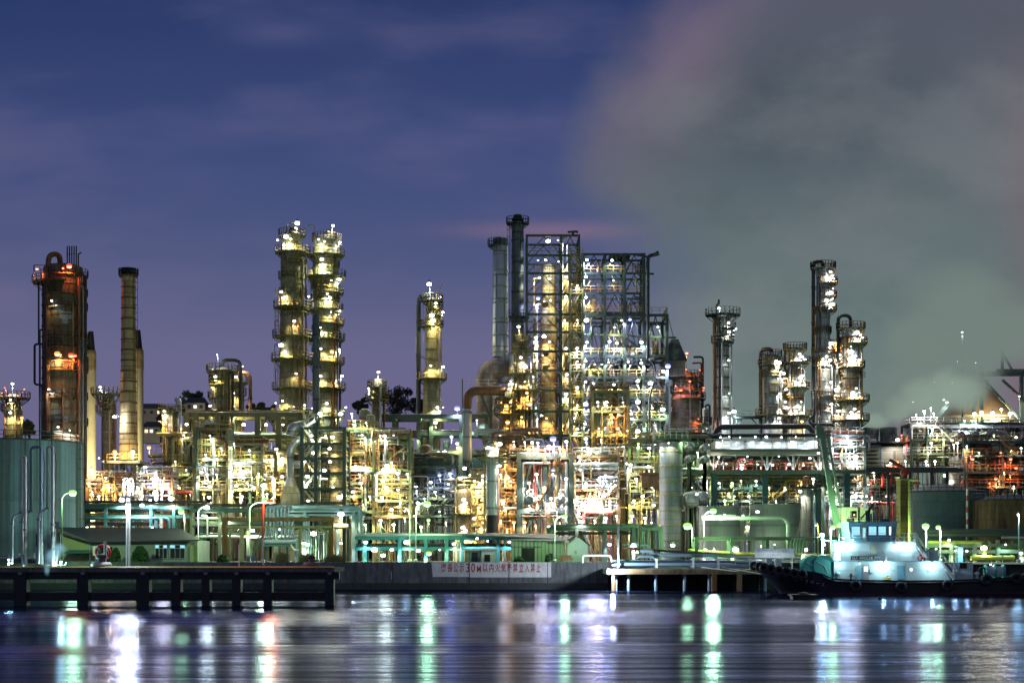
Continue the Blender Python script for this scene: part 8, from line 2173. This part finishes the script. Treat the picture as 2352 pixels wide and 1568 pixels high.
# roof gear
t.part('searchlight', MB().tube((tx(1974), -1, tz(1196)), (tx(1974), -1, tz(1188)), .12, n=8).bx((tx(1968), -1.5, tz(1188)), (tx(1980), -.6, tz(1171))), 'steel_dark')
t.lamp((tx(1973), -1.75, tz(1180)), 'A', 40, r=.10, arm=(tx(1974), -1.4, tz(1184)))
mm_ = t.part('fire_monitor', MB().lathe([(.3, tz(1196)), (.26, tz(1178)), (.34, tz(1170))], 12, (tx(2008), -1, 0)).tube((tx(2008), -1, tz(1172)), (tx(2020), -1, tz(1157)), .14, n=8).tube((tx(2008), -1, tz(1170)), (tx(1992), -1, tz(1189)), .09, n=8), 'steel_dark')
t.part('mast', MB().bar((tx(2022), -.5, tz(1196)), (tx(2022), -.5, tz(1162)), .14).bar((tx(2012), -.5, tz(1166)), (tx(2034), -.5, tz(1166)), .1).bar((tx(2040), -.5, tz(1196)), (tx(2040), -.5, tz(1177)), .3), 'steel_grey')
t.part('stump_funnel', MB().lathe([(.42, tz(1196)), (.42, tz(1176))], 14, (tx(2026), .4, 0)), 'crane_cream')
t.part('radar_box', MB().bx((tx(2040), -1.2, tz(1196)), (tx(2056), -.6, tz(1190))).bx((tx(1958), -1.4, tz(1196)), (tx(1970), -.9, tz(1189))), 'steel_dark')
# aft
ab = t.part('aft_house', MB().bx((tx(2200), -3.2, tz(1330)), (tx(2242), 2, tz(1291))), 'boat_white')
t.part('funnel_casing', MB().bx((tx(2150), -2.8, tz(1332)), (tx(2199), 2.5, tz(1291))), 'wall_grey')
t.part('doorway', MB().bx((tx(2211), -3.27, tz(1305)), (tx(2227), -3.21, tz(1270 + 22))), 'dark_void', ab)
t.part('mast_block', MB().bx((tx(2214), -2, tz(1290.8)), (tx(2225), -.5, tz(1256))), 'boat_blue', ab)
t.part('handrail', MB().rail([(tx(2190), -3.1, tz(1290.8)), (tx(2242), -3.1, tz(1290.8))], h=.95, t=.045, step=1.0).rail([(tx(2200), -3.1, tz(1290.8)), (tx(2242), -3.1, tz(1290.8))], h=1.6, t=.04, step=2.5), 'pipe_white')
t.part('vent_trunk', MB().bx((tx(2133), -2.4, tz(1287)), (tx(2166), 2, tz(1261))), 'wall_grey')
w_ = t.part('aft_winch', MB().tube((tx(2277), -2.2, tz(1312)), (tx(2318), -2.2, tz(1312)), .62, n=20), 'boat_white')
t.part('winch_flange', MB().tube((tx(2275), -2.2, tz(1312)), (tx(2278), -2.2, tz(1312)), .85, n=22).tube((tx(2296), -2.2, tz(1312)), (tx(2299), -2.2, tz(1312)), .85, n=22).tube((tx(2316), -2.2, tz(1312)), (tx(2319), -2.2, tz(1312)), .85, n=22), 'boat_green', w_)
t.part('towing_arch', MB().path([(tx(2256), -2.5, tz(1326)), (tx(2260), -2.5, tz(1304)), (tx(2272), -2.5, tz(1302)), (tx(2276), -2.5, tz(1322))], .1, 8, bend=.4), 'pipe_dark')
t.part('bitts', MB().tube((tx(1957), -3.9, tz(1332)), (tx(1957), -3.9, tz(1316)), .12, n=8).tube((tx(1953), -3.9, tz(1322)), (tx(1961), -3.9, tz(1322)), .08, n=8).tube((tx(2042), -4.0, tz(1333)), (tx(2042), -4.0, tz(1322)), .12, n=8).tube((tx(2037), -4.0, tz(1327)), (tx(2047), -4.0, tz(1327)), .08, n=8), 'steel_dark')
t.part('mooring_eye', MB().sphere((tx(1914), -4.62, tz(1327)), .14).sphere((tx(2170), -4.6, tz(1332)), .1), 'boat_green', hull)
for u, v, y, c, w in ((1948, 1250, -3.55, 'N', 320), (2090, 1250, -3.55, 'N', 420), (2060, 1251, -3.4, 'N', 60), (1930, 1293, -4.4, 'N', 260), (2030, 1292, -4.4, 'N', 420), (2142, 1293, -4.4, 'N', 420), (1975, 1293, -4.4, 'T', 60), (2205, 1264, -2.6, 'N', 380), (2231, 1265, -2.6, 'N', 380), (1900, 1284, -1.6, 'T', 420), (1873, 1282, -1.6, 'T', 350), (2295, 1296, -1.0, 'T', 120), (1940, 1236, -3.6, 'N', 220), (1962, 1238, -3.6, 'N', 90), (1901, 1227, -1, 'N', 1300), (1906, 1250, -1, 'N', 700)):
    t.lamp((tx(u), y, tz(v)), c, w * (.5 if w < 600 else 1), r=.15 if w < 600 else .26, arm=(tx(u), y + .5, tz(v) + .1), point=True)  # the two by the wheelhouse corner are added to brighten its front
t.part('foremast', MB().bar((tx(1903), -.7, tz(1318)), (tx(1903), -.7, tz(1224)), .2).bar((tx(1903), -.7, tz(1240)), (tx(1936), -.7, tz(1240)), .12), 'boat_blue')

for (u0, v0, y0), (u1, v1, y1) in (((1914, 1327, -4.4), (1700, 1303, 12.5)), ((1775, 1301, -2.4), (1650, 1304, 12.5)), ((2330, 1322, -3), (2480, 1300, 13))):
    a, b = V(tx(u0), y0, tz(v0)), V(tx(u1), y1, tz(v1))
    t.part('mooring_rope', MB().path([a, (a + b) / 2 - V(0, 0, .5), b], .045, 6), 'rail_white')
for u, y in ((1926, -3.9), (2195, -3.7), (2250, -3.4)):
    t.part('deck_vent', MB().lathe([(.16, tz(1331)), (.16, tz(1320)), (.3, tz(1318)), (.28, tz(1314)), (.01, tz(1312))], 12, (tx(u), y, 0)), 'boat_white')
t.part('rope_coil', MB().torus((tx(2040), -3.9, tz(1330)), .35, .1, 'z', 18, 7).torus((tx(2040), -3.9, tz(1326.5)), .3, .1, 'z', 18, 7), 'rail_yellow')
t.part('antenna', MB().bar((tx(2030), .5, tz(1196)), (tx(2030), .5, tz(1140)), .05).bar((tx(2062), .5, tz(1196)), (tx(2062), .5, tz(1158)), .05).bar((tx(1964), .5, tz(1196)), (tx(1964), .5, tz(1165)), .05), 'rail_white')
t.part('radar_scanner', MB().bx((tx(2008), -.6, tz(1160)), (tx(2036), -.4, tz(1157.5))), 'board_white')
t.part('fire_locker', MB().bx((tx(2122), -3.5, tz(1287)), (tx(2130), -3.0, tz(1276))), 'ring_red')
t.part('plating_seam', MB().bx((tx(1920), -3.625, tz(1309.6)), (tx(2172), -3.605, tz(1309.2))).bx((tx(1938), -3.03, tz(1266.3)), (tx(2112), -3.005, tz(1266))), 'steel_grey')
t = T('mooring_raft', 'small dark flat raft floating off the tug bow', 'raft', 1844, 172, z=0.0)
px = t.px
t.part('float', MB().bx((t.x(1818), -.9, -.2), (t.x(1872), 1.0, .35)), 'pier_dark')
t.part('deck_board', MB().bx((t.x(1814), -1.1, .35), (t.x(1876), 1.2, .5)), 'pier_dark')
t.part('hump', MB().lathe([(.6, .5), (.5, .68), (.1, .75), (.01, .75)], 14, (t.x(1846), 0, 0)), 'pier_dark')
t = T('marker_float', 'tiny dark buoy bobbing in front of the tug hull', 'buoy', 2021, 170, z=0.0)
t.part('float', MB().sphere((0, 0, .12), .22, 12, 8), 'pier_dark')
t.part('ring', MB().torus((0, 0, .3), .08, .02, 'x', 12, 5), 'steel_dark')
print('lamps', NLAMP, 'objects', len(COL.objects))
